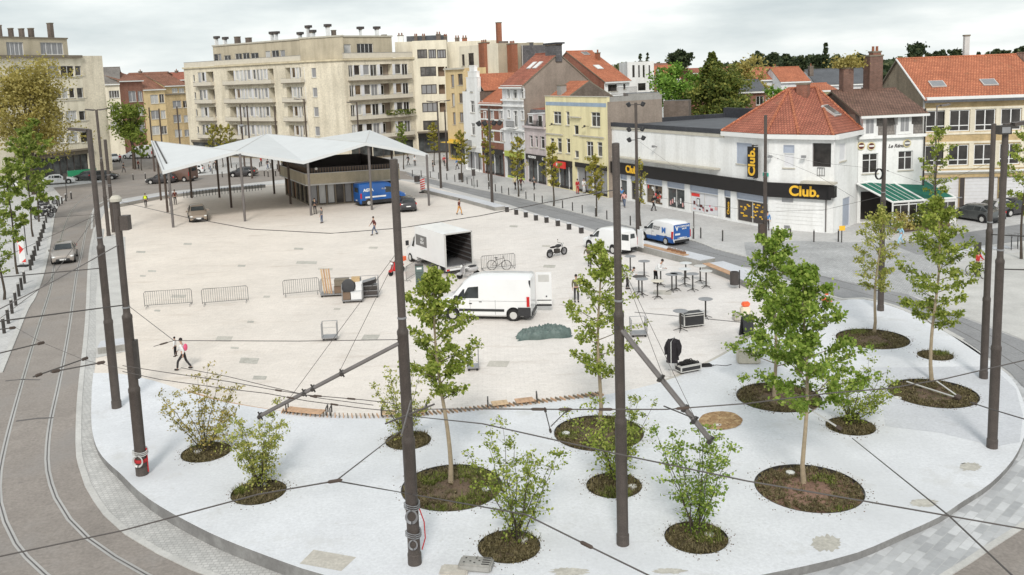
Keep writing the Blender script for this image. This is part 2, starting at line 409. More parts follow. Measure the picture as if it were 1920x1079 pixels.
def kids(o):
 return [c for c in bpy.data.objects if c.parent is o]
def dup(o, loc, rz=None, label=None, group=None, scale=None, _top=True):
 """a copy of a thing with copies of its parts and sub-parts (mesh data shared)"""
 key = o.name
 if key not in KIDS: KIDS[key] = kids(o)
 c = o.copy(); C.objects.link(c)
 if _top:
  c.location = loc
  if rz is not None: c.rotation_euler = (0, 0, rz)
  if scale: c.scale = (scale, scale, scale) if not isinstance(scale, tuple) else scale
  if label: c['label'] = label
  if group: c['group'] = group
 for ch in KIDS[key]:
  d = dup(ch, None, _top=False); d.parent = c
 return c
ORD = 'first second third fourth fifth sixth seventh eighth ninth tenth eleventh twelfth thirteenth fourteenth fifteenth sixteenth seventeenth eighteenth nineteenth twentieth'.split()
def V3(p, z=0.0): return Vector((p[0], p[1], z))
FONT = None
def text(txt, size, mat, parent, loc, rot, bold=0.0, name='lettering', ext=.015, align='CENTER', shear=0.0, space=1.0):
 cu = bpy.data.curves.new(name, 'FONT'); cu.body = txt; cu.size = size; cu.extrude = ext; cu.offset = bold
 cu.align_x = align; cu.align_y = 'CENTER'; cu.shear = shear; cu.space_character = space
 cu.materials.append(MATS[mat])
 tmp = bpy.data.objects.new(name, cu); C.objects.link(tmp)
 dg = bpy.context.evaluated_depsgraph_get(); me = bpy.data.meshes.new_from_object(tmp.evaluated_get(dg)); me.name = name
 bpy.data.objects.remove(tmp); bpy.data.curves.remove(cu)
 o = bpy.data.objects.new(name, me); C.objects.link(o); o.parent = parent; o.location = loc; o.rotation_euler = rot
 return o
def leafquad(mb, c, size, rr, mat, fold=True, up=.35):
 n = Vector((rr.gauss(0, 1), rr.gauss(0, 1), rr.gauss(0, 1) + up)).normalized()
 a = n.cross(Vector((rr.gauss(0, 1), rr.gauss(0, 1), rr.gauss(0, 1)))).normalized(); b = n.cross(a)
 s = size * rr.uniform(.65, 1.3)
 c = Vector(c)
 mb.f.append(tuple(range(len(mb.v), len(mb.v) + 5))); mb.m.append(mb.mi(mat)); mb.s.append(False)
 mb.v += [tuple(c - a * s * .5), tuple(c - a * s * .08 + b * s * .36), tuple(c + a * s * .32 + b * s * .26 - n * s * .1), tuple(c + a * s * .58 - n * s * .12), tuple(c - a * s * .02 - b * s * .38)]
def W(px, z=0.0):
 out = []
 for p in px:
  if p[0] == 'w': out.append((p[1], p[2]))
  else:
   zz = p[2] if len(p) > 2 else z
   g = G(p[0], p[1], zz); out.append((g.x, g.y))
 return out
def curve2(pts, step=1.0):
 """Catmull-Rom through ground points"""
 P = [Vector(p[:2]) for p in pts]; out = []
 for i in range(len(P) - 1):
  a = P[max(i - 1, 0)]; b = P[i]; c = P[i + 1]; d = P[min(i + 2, len(P) - 1)]
  n = max(1, int((c - b).length / step))
  for k in range(n):
   t = k / n
   out.append(tuple(.5 * ((2 * b) + (c - a) * t + (2 * a - 5 * b + 4 * c - d) * t * t + (3 * b - a - 3 * c + d) * t ** 3)))
 out.append(tuple(P[-1])); return out
def sheet(name, poly, z, mat, holes=(), kind='structure', thick=0):
 rings = [[Vector((p[0], p[1], 0)) for p in poly]] + [[Vector((p[0], p[1], 0)) for p in h] for h in holes]
 tris = tessellate_polygon(rings)
 allv = [v for r in rings for v in r]
 bm = bmesh.new(); bv = [bm.verts.new(v) for v in allv]
 for t in tris:
  try: bm.faces.new([bv[i] for i in t])
  except Exception: pass
 for yy in range(26, 40):
  bmesh.ops.bisect_plane(bm, geom=bm.verts[:] + bm.edges[:] + bm.faces[:], plane_co=(0, yy, 0), plane_no=(0, 1, 0))
 for xx in (-5, 0.5, 6, 12):
  bmesh.ops.bisect_plane(bm, geom=bm.verts[:] + bm.edges[:] + bm.faces[:], plane_co=(xx, 0, 0), plane_no=(1, 0, 0))
 bmesh.ops.recalc_face_normals(bm, faces=bm.faces[:])
 if sum(f.normal.z * f.calc_area() for f in bm.faces) < 0: bmesh.ops.reverse_faces(bm, faces=bm.faces[:])
 for v in bm.verts: v.co.z = hz(v.co.x, v.co.y) + z
 uvl = bm.loops.layers.uv.new('UV')
 for f in bm.faces:
  for l in f.loops: l[uvl].uv = (l.vert.co.x, l.vert.co.y)
 me = bpy.data.meshes.new(name); bm.to_mesh(me); bm.free(); me.materials.append(MATS[mat])
 o = bpy.data.objects.new(name, me); C.objects.link(o); tag(o, kind=kind)
 return o
def strip(name, line, w, z, mat, h=0.0, kind='structure', side=0, follow=True, parent=None):
 """a band along a line; h > 0 makes it a real step"""
 L = [Vector(p[:2]) for p in line]; mb = MB(); Ls = []; Rs = []
 for i, p in enumerate(L):
  d = (L[min(i + 1, len(L) - 1)] - L[max(i - 1, 0)]).normalized(); n = Vector((-d.y, d.x))
  Ls.append(p + n * (w / 2 + side * w / 2)); Rs.append(p - n * (w / 2 - side * w / 2))
 zz = lambda p: (hz(p.x, p.y) if follow else 0) + z
 for i in range(len(L) - 1):
  a, b, c, d = Ls[i], Ls[i + 1], Rs[i + 1], Rs[i]
  mb.face([(d.x, d.y, zz(d) + h), (c.x, c.y, zz(c) + h), (b.x, b.y, zz(b) + h), (a.x, a.y, zz(a) + h)], mat)
  if h:
   mb.face([(a.x, a.y, zz(a) + h), (b.x, b.y, zz(b) + h), (b.x, b.y, zz(b) - .05), (a.x, a.y, zz(a) - .05)], mat)
   mb.face([(c.x, c.y, zz(c) + h), (d.x, d.y, zz(d) + h), (d.x, d.y, zz(d) - .05), (c.x, c.y, zz(c) - .05)], mat)
 if h:
  for i in (0, -1):
   a, d = Ls[i], Rs[i]; mb.face([(a.x, a.y, zz(a) + h), (d.x, d.y, zz(d) + h), (d.x, d.y, zz(d) - .05), (a.x, a.y, zz(a) - .05)], mat)
 o = mb.build(name, parent)
 if parent is None: tag(o, kind=kind)
 return o
arc_px = [(1525, 570), (1480, 592), (1420, 626), (1360, 664), (1300, 694), (1250, 714), (1190, 730), (1130, 742), (1000, 757), (900, 768), (800, 778), (700, 782), (600, 780), (530, 772), (470, 763), (410, 752), (350, 735), (290, 715), (230, 702), (175, 700)]
front_px = [(172, 730), (171, 780), (174, 815), (184, 845), (202, 868), (225, 888), (260, 922), (300, 950), (350, 978), (420, 1012), (530, 1054), (608, 1079), ('w', -2.6, 22.1), ('w', 0, 21.6), ('w', 3, 21.5), ('w', 5, 21.9), (1428, 1079), (1511, 1062), (1608, 1037), (1691, 1002), (1760, 971), (1802, 943), (1857, 907), (1899, 863), (1920, 821), (1925, 790), (1919, 754), (1897, 711), (1849, 672), (1801, 639), (1700, 585), (1620, 562), (1580, 564)]
arc = W(arc_px); front = W(front_px)
arc_s = curve2(arc, .8); front_s = curve2(front, .6)
plaza_poly = front_s + arc_s
PITS = [(1516.4, 915, 1.72, 'r'), (1749.4, 737.6, 1.72, 'n'), (1635.8, 635.8, 1.72, 'n'), (847, 913.5, 1.72, 'g'), (1122.5, 812, 1.72, 'g'), (1460, 745, 1.72, 'n'),
  (954.5, 1025.3, .93, 'n'), (1305.4, 1008.5, .93, 'n'), (1151.3, 911, .93, 'n'), (386.8, 848.5, .93, 'n'), (485.2, 923.5, .93, 'n'), (765.5, 826.5, .88, 'n'), (1594.8, 800, .90, 'n'), (1753.5, 667, .78, 'n')]
PITC = [G(a, b) for a, b, _, _ in PITS]
def circle(c, r, n=48): return [(c[0] + r * math.cos(2 * PI * k / n), c[1] + r * math.sin(2 * PI * k / n)) for k in range(n)]
def build_platform():
 rings = [[Vector((p[0], p[1], 0)) for p in plaza_poly]] + [[Vector((p[0], p[1], 0)) for p in circle(c, q[2])] for c, q in zip(PITC, PITS)]
 tris = tessellate_polygon(rings); allv = [v for r in rings for v in r]
 mb = MB(); z0 = .012
 for t in tris:
  a, b, c = [allv[i] for i in t]
  if (b - a).cross(c - a).z < 0: b, c = c, b
  mb.face([(v.x, v.y, z0) for v in (a, b, c)], 'concrete_white')
 n = len(front_s)
 for i in range(n - 1):
  a, b = front_s[i], front_s[i + 1]
  mb.face([(a[0], a[1], -.8), (b[0], b[1], -.8), (b[0], b[1], z0), (a[0], a[1], z0)], 'kerb_dark')
 o = mb.build('plaza_platform', sharp=0); tag(o, kind='structure')
build_platform()
inner = []
N_ = len(plaza_poly); cx_ = sum(p[0] for p in plaza_poly) / N_; cy_ = sum(p[1] for p in plaza_poly) / N_
for p in plaza_poly:
 d = Vector((p[0] - cx_, p[1] - cy_)); inner.append((cx_ + d.x * .985, cy_ + d.y * .985))
sheet('ground', [(-2500, -200), (2500, -200), (2500, 4000), (-2500, 4000)], -.006, 'paving_walk', holes=[inner])
beige_px = [(168, 640), (176, 520), (180, 430), (200, 392), (270, 372), (400, 358), (500, 348), (620, 335), (745, 337), (800, 348), (860, 364), (943, 388), (1010, 404.5), (1077, 424.5), (1190, 461), (1309, 489), (1371, 505), (1405, 513), (1480, 538), (1525, 570)]
arc_b = [(a[0] + (a[0] - cx_) * -.002, a[1] - .06) for a in arc_s]
sheet('market_floor', W(beige_px) + arc_b[1:], .004, 'paving_beige')
left_w = [(178, 345), (150, 352), (125, 370), (105, 392), (97, 427), (92, 460), (81, 510), (64, 557), (50, 580), (25, 640), (0, 700), ('w', -31, 33), ('w', -27, 20), ('w', -15, 10), ('w', 6, 9), ('w', 22, 15), ('w', 25.5, 24)]
left_e = [(1990, 940, -.2), (1920, 985, -.2), (1850, 1030, -.2), (1774, 1079, -.2), ('w', 8.2, 20.2), ('w', 5, 19.6), ('w', 0, 19.6), (400, 1079, -.4), (360, 1064, -.4), (300, 1035, -.4), (240, 1000, -.4), (200, 964, -.38), (165, 908, -.25), (152, 870, -.2), (147, 830, -.1), (150, 740), (160, 640), (164, 585), (167, 510), (170, 468), (178, 427), (184, 392), (205, 378)]
road_left_poly = W(left_w) + W(left_e)
sheet('road', road_left_poly, .004, 'asphalt_left')
cross = W([(100, 352), (178, 343), (260, 338), (420, 326), (560, 314), (700, 314), (760, 322), (820, 336), (780, 338), (700, 333), (560, 334), (420, 349), (300, 361), (215, 376), (170, 385), (120, 375)])
sheet('road', cross, .008, 'asphalt_left')
sheet('road', W([(195, 345), (205, 322), (215, 300), (232, 290), (262, 286), (288, 285), (300, 300), (330, 312), (345, 330), (300, 340)]), .004, 'asphalt_left')
right_n = [(760, 322), (800, 334), (860, 348.5), (960, 368.5), (1077, 398.6), (1135, 413.6), (1200, 430), (1306, 454), (1340, 467), (1405, 484), (1480, 504), (1520, 512), (1610, 535), (1700, 552), (1790, 590), (1920, 640), (2150, 760)]
right_s = [(2150, 900), (1960, 760), (1925, 735), (1895, 700), (1851, 668), (1803, 635), (1700, 581), (1620, 558), (1580, 559.5), (1520, 540), (1405, 501), (1371, 498.6), (1309, 483), (1190, 455), (1077, 419), (1010, 402), (943, 380), (860, 358.5), (780, 338)]
RN, RS = W(right_n), W(right_s)
sheet('road', RN + RS, .012, 'asphalt_right')
sheet('street_cobbles', W([(1400, 481), (1395, 455), (1500, 452), (1600, 455), (1700, 452), (1780, 462), (1800, 470), (1770, 520), (1760, 570), (1700, 551), (1610, 534), (1520, 511), (1480, 503)]), .004, 'cobble')
sheet('road', W([(1680, 462), (1740, 446), (1800, 438), (1920, 420), (2050, 405), (2050, 430), (1920, 452), (1830, 462), (1780, 474), (1720, 478)]), .008, 'asphalt_right')
sheet('pavement', W([(1768, 505), (1850, 482), (1920, 472), (2060, 462), (2060, 690), (1960, 655), (1880, 622), (1800, 592), (1745, 560), (1735, 528)]), .010, 'kerb_stone')
def marks(name, quads, mat='sign_white', z=.020):
 mb = MB()
 for q in quads:
  w = W(q); mb.face([(x, y, hz(x, y) + z) for x, y in w][::-1], mat)
 o = mb.build(name)
 for p in o.data.polygons:
  if p.normal.z < 0: p.flip()
 return tag(o, kind='structure')
marks('road_marking', [[(1762 + 22 * k, 472 - 2 * k), (1776 + 22 * k, 471 - 2 * k), (1792 + 22 * k, 476 - 2 * k), (1778 + 22 * k, 477 - 2 * k)] for k in range(6)], 'concrete_grey')
ring_out = [(150, 740), (147, 830, -.1), (152, 870, -.2), (165, 908, -.25), (200, 964, -.38), (240, 1000, -.4), (300, 1035, -.4), (360, 1064, -.4), (400, 1079, -.4), ('w', 0, 19.6)]
ro = curve2(W([(178, 427), (170, 468), (167, 510), (164, 585), (160, 640)] + ring_out), 1)
fr_left = front_s[:[i for i, p in enumerate(front_s) if p[0] > 0][0]]
sheet('pavement', ro + [(p[0], p[1]) for p in fr_left[::-1]] + W([(178, 690), (182, 640), (184, 560), (190, 480), (196, 430)]), .010, 'paving_ring')
ro2 = curve2([(0, 19.6), (5, 19.6), (8.2, 20.2)] + W([(1774, 1079, -.2), (1850, 1030, -.2), (1920, 985, -.2), (1990, 940, -.2), (2040, 880, -.1), (2040, 820), (1990, 778), (1960, 750)]), 1)
fr_right = front_s[len(fr_left):]
fr_right = fr_right[:int(len(fr_right) * .80)]
sheet('pavement', ro2 + [(p[0], p[1]) for p in fr_right[::-1]], .012, 'paving_mixed')
strip('kerb', ro, .22, .012, 'kerb_stone', h=.02)
strip('kerb', ro2[:-4], .2, .014, 'kerb_stone', h=.02)
strip('kerb', curve2(W([(210, 372), (178, 390), (172, 430)]), 1), .2, .012, 'kerb_stone', h=.03)
strip('kerb', curve2(W(left_w[2:11]), 1), .25, .006, 'kerb_stone', h=.05)
strip('kerb', curve2(RN[:11], 1.2), .25, .01, 'kerb_stone', h=.06)
strip('kerb', curve2(W([(1803, 637), (1700, 583), (1620, 560), (1580, 561.5), (1525, 545), (1440, 520), (1405, 505)]), 1), .3, .012, 'kerb_stone', h=.02)
sheet('pavement', W([(180, 560), (184, 500), (190, 450), (203, 440), (235, 445), (236, 560), (236, 660), (180, 672)]), .016, 'kerb_stone')
def patch(poly_px, mat, z, name='paving_patch', world=False):
 pts = poly_px if world else W(poly_px)
 mb = MB(); vs = [(x, y, z) for x, y in pts]
 a = sum(pts[i][0] * pts[(i + 1) % len(pts)][1] - pts[(i + 1) % len(pts)][0] * pts[i][1] for i in range(len(pts)))
 mb.face(vs if a > 0 else vs[::-1], mat); return tag(mb.build(name), kind='structure')
rnd = random.Random(3)
def blob(cx, cy, rx, ry, n=44, j=.22):
 return [(cx + rx * (1 + rnd.uniform(-j, j)) * math.cos(2 * PI * k / n), cy + ry * (1 + rnd.uniform(-j, j)) * math.sin(2 * PI * k / n)) for k in range(n)]
def holesheet(poly, z, mat, name):
 ins = [circle(c, q[2] + .01) for c, q in zip(PITC, PITS) if inside(c, poly)]
 sheetz = sheet(name, poly, z, mat, holes=ins)
 for v in sheetz.data.vertices: v.co.z = z
 return sheetz
def inside(c, poly):
 r = False; n = len(poly)
 for i in range(n):
  a, b = poly[i], poly[(i + 1) % n]
  if (a[1] > c[1]) != (b[1] > c[1]) and c[0] < (b[0] - a[0]) * (c[1] - a[1]) / (b[1] - a[1]) + a[0]: r = not r
 return r
holesheet(W([(1655, 765), (1660, 800), (1760, 812), (1868, 838), (1912, 830), (1918, 780), (1905, 730), (1860, 688), (1795, 688), (1700, 690), (1640, 690), (1600, 700), (1600, 725)]), .0165, 'concrete_grey', 'paving_patch')
for bx_, by_, rx_, ry_, m_ in ((1550, 1020, 27, 15, 'dirt_stain'), (1732, 944, 26, 8, 'dirt_stain'), (1819, 876, 20, 8, 'dirt_stain'), (1068, 1073, 36, 7, 'dirt_stain'), (1255, 1072, 30, 5, 'dirt_stain')):
 patch(blob(bx_, by_, rx_, ry_), m_, .017, 'stain')
patch([(562, 1058), (588, 1032), (668, 1046), (640, 1072)], 'paving_patch', .0165, 'paving_patch')
patch(blob(1351, 790, 41, 17.5, 30, .03), 'mulch', .03, 'mulch_bed')
for k, (x, y, a, b, s) in enumerate([(420, 636, 17, 5, 5), (695, 633, 18, 5, 6), (467, 677, 19, 6, 4), (934, 683, 22, 6, 6), (487, 709, 14, 4, 3), (470, 604, 7, 2, 2), (335, 556, 15, 3, 3), (285, 509, 8, 2, 1), (268, 518, 6, 1.5, 1), (500, 557, 7, 2, 2), (575, 493, 20, 3, 2), (453, 499, 8, 2, 2), (632, 580, 7, 2, 2), (352, 458, 8, 2, 1), (264, 473, 9, 2, 1), (1024, 462, 8, 2, 1), (1030, 500, 12, 3, 2), (963, 425, 8, 2, 1), (610, 505, 14, 2.5, 1), (440, 653, 8, 2, 1), (560, 467, 9, 2, 1), (1242, 549, 18, 5, 2), (295, 583, 6, 2, 1), (845, 560, 10, 2, 1), (700, 465, 9, 2, 2), (990, 585, 9, 2, 1)]):
 patch([(x - a, y + b * .5 + s * .3), (x - a + s, y - b), (x + a, y - b * .6 - s * .3), (x + a - s, y + b)], 'dirt_stain' if k % 3 else 'paving_patch', .009, 'paving_patch')
for poly in ([(100, 400), (128, 398), (122, 470), (96, 500)], [(120, 620), (70, 640), (60, 700), (105, 690)], [(20, 790), (70, 780), (80, 830), (12, 850)]):
 pass
def rail(px, z=.020):
 w = curve2(W([(a, b, hz(*W([(a, b)])[0])) for a, b in px]), 1)
 strip('tram_rail', w, .19, z - .010, 'rail_steel');
 L = [Vector(p) for p in w]
 strip('tram_rail_groove', w, .045, z - .006, 'asphalt_patch')
rail([(205, 352), (178, 362), (150, 378), (132, 400), (119.5, 430), (108, 470), (100, 508), (95, 540), (75, 605), (55, 670), (30, 757), (10, 835), (0, 885), (-2, 915), (0, 945), (10, 980), (30, 1020), (50, 1045), (85, 1078), (150, 1125)])
rail([(215, 360), (195, 372), (175, 395), (162, 430), (153, 475), (145, 508), (140, 540), (131, 605), (120, 670), (107, 735), (95, 790), (89, 840), (90, 885), (105, 935), (130, 975), (165, 1010), (215, 1045), (275, 1079), (340, 1110)])
rail([(760, 328), (860, 354), (1000, 386), (1150, 425), (1300, 466), (1420, 497), (1560, 535), (1700, 575), (1800, 622), (1880, 668), (1960, 725)])
rail([(1420, 488), (1560, 524), (1700, 561), (1800, 604), (1900, 652), (2000, 715)])
for px in ([(10, 715), (40, 712), (75, 713)], [(30, 788), (70, 783), (100, 782)]):
 strip('asphalt_joint', W(px), .12, .010, 'asphalt_patch')
strip('drain_channel', curve2(arc[2:6], .6), .35, .008, 'paving_patch')
strip('drain_channel', curve2(arc[12:17], .6), .28, .008, 'wood_tan')
strip('drain_channel', W([(1190, 586), (1300, 596), (1400, 606)]), .12, .010, 'asphalt_patch')
def pit(c, r, kind, label, idx):
 t = thing('planting_pit', label, 'planting pit', (c.x, c.y, 0))
 mb = MB(); n = 48
 a = [(r * math.cos(2 * PI * k / n), r * math.sin(2 * PI * k / n)) for k in range(n)]
 for k in range(n):
  p, q = a[k], a[(k + 1) % n]
  mb.face([(q[0], q[1], .013), (p[0], p[1], .013), (p[0], p[1], -.2), (q[0], q[1], -.2)], 'metal_dark')
  i, j = (p[0] * .985, p[1] * .985), (q[0] * .985, q[1] * .985)
  mb.face([(p[0], p[1], .020), (q[0], q[1], .020), (j[0], j[1], .020), (i[0], i[1], .020)], 'metal_dark')
 mb.build('edging_ring', t)
 rr = random.Random(idx); mb = MB(); g = 14; vs = [(0, 0, -.04)]
 for j in range(1, g + 1):
  for k in range(n):
   rad = r * .99 * j / g
   vs.append((rad * math.cos(2 * PI * k / n), rad * math.sin(2 * PI * k / n), -.05 - .07 * (j / g) ** 3 + rr.uniform(-.025, .035)))
 fs = [(0, 1 + k, 1 + (k + 1) % n) for k in range(n)] + [(1 + (j - 1) * n + k, 1 + j * n + k, 1 + j * n + (k + 1) % n, 1 + (j - 1) * n + (k + 1) % n) for j in range(1, g) for k in range(n)]
 mb.faces(vs, fs, 'soil_red' if kind == 'r' else 'soil', True); mb.build('soil', t, sharp=0)
 mb = MB(); nt_ = int(1000 * r * r / 1.72 / 1.72 * (1.0 if r > 1.2 else 1.5))
 for _ in range(nt_):
  rad = r * .965 * math.sqrt(rr.random()); th = rr.uniform(0, 2 * PI)
  if r > 1.2 and rad < .42 * r and rr.random() < .85: continue
  x, y = rad * math.cos(th), rad * math.sin(th)
  green = (kind == 'g' and x > .1 * r) or (math.sin(x * 2.3 + idx) + math.sin(y * 2.9 + idx * 2) > 1.35)
  m = 'grass_blade_green' if green and rr.random() < .8 else 'grass_blade'
  hh = rr.uniform(.05, .15) * (1.35 if green else 1) * (1.3 if r < 1.2 else 1)
  for _b in range(rr.randint(2, 5)):
   leafquad(mb, (x + rr.gauss(0, .05), y + rr.gauss(0, .05), -.05 + rr.random() * hh * .8), .055, rr, m)
  for _b in range(rr.randint(3, 6)):
   a0 = rr.uniform(0, 2 * PI); ln = hh * rr.uniform(.6, 1.2); w = rr.uniform(.012, .03)
   dx, dy = math.cos(a0), math.sin(a0); o = (x + dx * rr.uniform(0, .05), y + dy * rr.uniform(0, .05), -.07)
   mb.face([(o[0] - dy * w, o[1] + dx * w, o[2]), (o[0] + dy * w, o[1] - dx * w, o[2]), (o[0] + dx * ln * .8 + dy * w * .5, o[1] + dy * ln * .8, o[2] + ln)], m)
 mb.build('low_plants', t, uv=False)
 return t
plab = ['large round planting pit with reddish soil round the front right tree', 'large round planting pit with guy rods and browned plants at the right',
  'large round planting pit at the far right of the platform beside the dark mast', 'large round planting pit with bare brown centre beside the tall front mast',
  'large round planting pit behind the middle mast', 'large round planting pit behind the leafy trees next to the mulch circle',
  'small round planting pit at the very front below a loose shrub', 'small round planting pit at the front right of the middle mast', 'small round planting pit half hidden behind the middle mast',
  'leftmost small round planting pit on the platform', 'small round planting pit under the second shrub from the left', 'small round planting pit behind the tall front mast near the slatted bench',
  'small round planting pit under the wide shrub between the two large pits at right', 'smallest planting pit behind the right hand tree trunk']
for i, (c, q) in enumerate(zip(PITC, PITS)):
 pit(c, q[2], q[3], plab[i], i)
def spot(px, py, lab, k):
 g = G(px, py, .02); t = thing('ground_lamp', lab, 'ground lamp', (g.x, g.y, -.08), 0, 'round lamps sunk in the planting pits')
 m = MB(); m.lathe([(.13, 0), (.15, .07), (.15, .115), (.12, .12), (.12, .105), (0.0, .105)], (0, 0, 0), 'metal_light', 20); m.build('housing', t)
 m = MB(); m.lathe([(.115, .108), (0.0, .112)], (0, 0, 0), 'lamp_glass', 20); m.build('lens', t)
for k, (x, y, w_) in enumerate([(1482, 886, 'front right reddish pit'), (1683, 746, 'right hand pit with guy rods'), (1592, 638, 'farthest right pit'), (912, 917, 'pit right of the tall front mast'), (1061, 812, 'big pit behind the middle mast'), (981, 1012, 'small front pit'), (1329, 1002, 'small pit right of the middle mast'),
        (1186, 912, 'small pit behind the middle mast'), (371, 846, 'leftmost small pit'), (492, 910, 'second small pit from the left'), (1345, 797, 'round bed of wood mulch')]):
 spot(x, y, 'white rimmed round lamp set in the ' + w_, k)
rs = random.Random(17); mb = MB()
for c, q in zip(PITC, PITS):
 for _ in range(int(70 * q[2])):
  a = rs.uniform(0, 2 * PI); d = q[2] + .03 + abs(rs.gauss(0, .16)); s_ = rs.uniform(.008, .028); x, y = c.x + d * math.cos(a), c.y + d * math.sin(a)
  mb.lathe([(s_, 0), (s_ * .7, s_ * .5), (0, s_ * .6)], (x, y, .013), 'soil', 5)
tag(mb.build('soil_crumbs', uv=False), 'dark crumbs of soil scattered round the planting pits', 'soil crumbs', kind='stuff')
def young_tree(name, label, base, H, fork, width, seed, leaf='leaf_tree', nl=2300, ls=.13, lean=(0, 0), trunk_r=.075, group='young trees planted on the platform', profile=None, cat='tree', ntw=26, bmat='bark'):
 """a nursery tree: clear stem, upswept branches, leaves in loose tufts along the twigs"""
 rr = random.Random(seed)
 t = thing(name, label, cat, (base[0], base[1], 0), 0, group)
 tm = MB(); z0 = -.1
 def axis(z):
  q = z / H; return Vector((lean[0] * q + .07 * math.sin(q * 7 + seed), lean[1] * q + .06 * math.sin(q * 6 + seed * 2), z))
 zs = [H * .97 * k / 12 for k in range(13)]
 tm.tube([axis(z) if z > 0 else Vector((0, 0, z0)) for z in zs], [trunk_r * (1.25 if k == 0 else 1) * (1 - .82 * (k / 12)) + .008 for k in range(13)], 'bark_pale' if trunk_r < .1 and bmat == 'bark' else bmat, 8)
 prof = profile or (lambda q: (math.sin(PI * min(1, (q * .86 + .12))) ** .75))
 tips = []
 for k in range(ntw):
  q = (k + rr.random() * .8) / ntw
  z = fork + (H - fork) * q * .93
  ln = width / 2 * prof(q) * rr.uniform(.7, 1.15) + .12
  th = k * 2.4 + rr.uniform(-.5, .5)
  o = axis(z); el = rr.uniform(.15, .6) + q * .7
  d = Vector((math.cos(th) * math.cos(el * .8), math.sin(th) * math.cos(el * .8), math.sin(el)))
  p1 = o + d * ln * .5 + Vector((0, 0, -.03)); p2 = o + Vector((d.x * ln * 1.08, d.y * ln * 1.08, d.z * ln * .85))
  tm.tube([o, p1, p2], [max(.008, trunk_r * .33 * (1 - q * .6)), trunk_r * .18, .004], bmat if bmat != 'bark' else 'bark', 4, cap=False)
  for s in range(5):
   f = .3 + .7 * (s + rr.random()) / 5
   c = o.lerp(p1, f * 2) if f < .5 else p1.lerp(p2, f * 2 - 1)
   a = rr.uniform(0, 2 * PI); l2 = ln * rr.uniform(.18, .4)
   e = c + Vector((math.cos(a) * l2, math.sin(a) * l2, rr.uniform(.0, .5) * l2 + .05))
   tm.tube([c, e], [.007, .003], 'bark', 3, cap=False); tips += [(c, e)]
 top = axis(H * .97); tips += [(top, top + Vector((rr.uniform(-.1, .1), rr.uniform(-.1, .1), .25))) for _ in range(4)]
 tm.build('trunk', t, uv=False, sharp=0)
 lm = MB(); per = max(3, nl // len(tips))
 for (c, e) in tips:
  for _ in range(rr.randint(int(per * .4), int(per * 1.6))):
   f = rr.random(); p = c.lerp(e, f) + Vector((rr.gauss(0, .085), rr.gauss(0, .085), rr.gauss(0, .085)))
   leafquad(lm, p, ls, rr, leaf)
 lm.build('crown', t, uv=False)
 return t
def shrub(label, base, H, width, seed, leaf='leaf_shrub', nl=1200, ls=.088):
 rr = random.Random(seed)
 t = thing('multi_stem_shrub', label, 'shrub', (base[0], base[1], 0), 0, 'multi stemmed shrubs in the small planting pits')
 tm = MB(); tips = []
 for k in range(11):
  th = k * 2.4 + rr.random(); sp = width / 2 * rr.uniform(.3, 1.05); hh = H * rr.uniform(.62, 1.0) * (1 - .25 * (sp / width * 2) ** 2)
  o = Vector((rr.uniform(-.12, .12), rr.uniform(-.12, .12), -.12))
  pts = [o]
  for j in range(1, 7):
   q = j / 6; r_ = sp * q ** 1.05
   pts.append(Vector((o.x + math.cos(th) * r_ + rr.uniform(-.05, .05), o.y + math.sin(th) * r_ + rr.uniform(-.05, .05), hh * q)))
  tm.tube(pts, [.022, .019, .016, .013, .010, .007, .004], 'bark_dark', 5, cap=False)
  for j in range(1, 7):
   for _ in range(4):
    a = rr.uniform(0, 2 * PI); l2 = rr.uniform(.15, .62) * (width / 3) * (1.1 - j * .08)
    c = pts[j]; e = c + Vector((math.cos(a) * l2, math.sin(a) * l2, rr.uniform(-.02, .35) * l2 + .03))
    if j == 1 and rr.random() < .6: continue
    tm.tube([c, e], [.006, .003], 'bark_dark', 3, cap=False); tips.append((c, e))
 tm.build('stems', t, uv=False, sharp=0)
 lm = MB(); per = nl / len(tips)
 for (c, e) in tips:
  for _ in range(int(rr.uniform(.2, 1.8) * per)):
   p = c.lerp(e, rr.uniform(.1, 1.1)) + Vector((rr.gauss(0, .065), rr.gauss(0, .06), rr.gauss(0, .06)))
   leafquad(lm, p, ls, rr, leaf)
 for _ in range(int(nl * .05)):
  a = rr.uniform(0, 2 * PI); r_ = abs(rr.gauss(0, .28)); leafquad(lm, (r_ * math.cos(a), r_ * math.sin(a), rr.uniform(-.02, .55)), ls, rr, leaf)
 lm.build('foliage', t, uv=False)
 return t
P_ = PITC
young_tree('young_tree', 'young tree with a dense green crown in the large reddish pit at front right', G(1507, 903), 7.3, 2.3, 4.1, 11, 'leaf_tree_dense', 9000, .125, profile=lambda q: max(.12, 1.0 - q * .85) ** .8 if q > .1 else .95, ntw=32)
young_tree('young_tree', 'tall leafy green tree behind the front right tree, its trunk hidden in the foliage', G(1452, 742), 7.0, 1.2, 3.6, 12, 'leaf_tree_dense', 9000, .125, profile=lambda q: max(.15, 1 - q * .8) ** .7, ntw=32)
young_tree('young_tree', 'slender young tree in the large pit right beside the tall front mast', G(845, 903), 7.4, 2.9, 2.5, 13, 'leaf_tree', 5200, .13, lean=(-.35, .1))
young_tree('young_tree', 'slender young tree with open crown behind the middle mast', G(1124, 790), 7.2, 1.7, 2.9, 14, 'leaf_tree', 4000, .13, lean=(.15, 0))
young_tree('young_tree', 'thin sparse young tree in front of the dark mast near the green awning', G(1639, 622), 6.4, 2.0, 2.6, 15, 'leaf_shrub', 3000, .12, lean=(.25, 0))
young_tree('young_tree', 'broad young tree held by guy rods in the right hand pit', G(1747, 712), 7.9, 2.2, 3.5, 16, 'leaf_tree', 6200, .13, lean=(.1, 0))
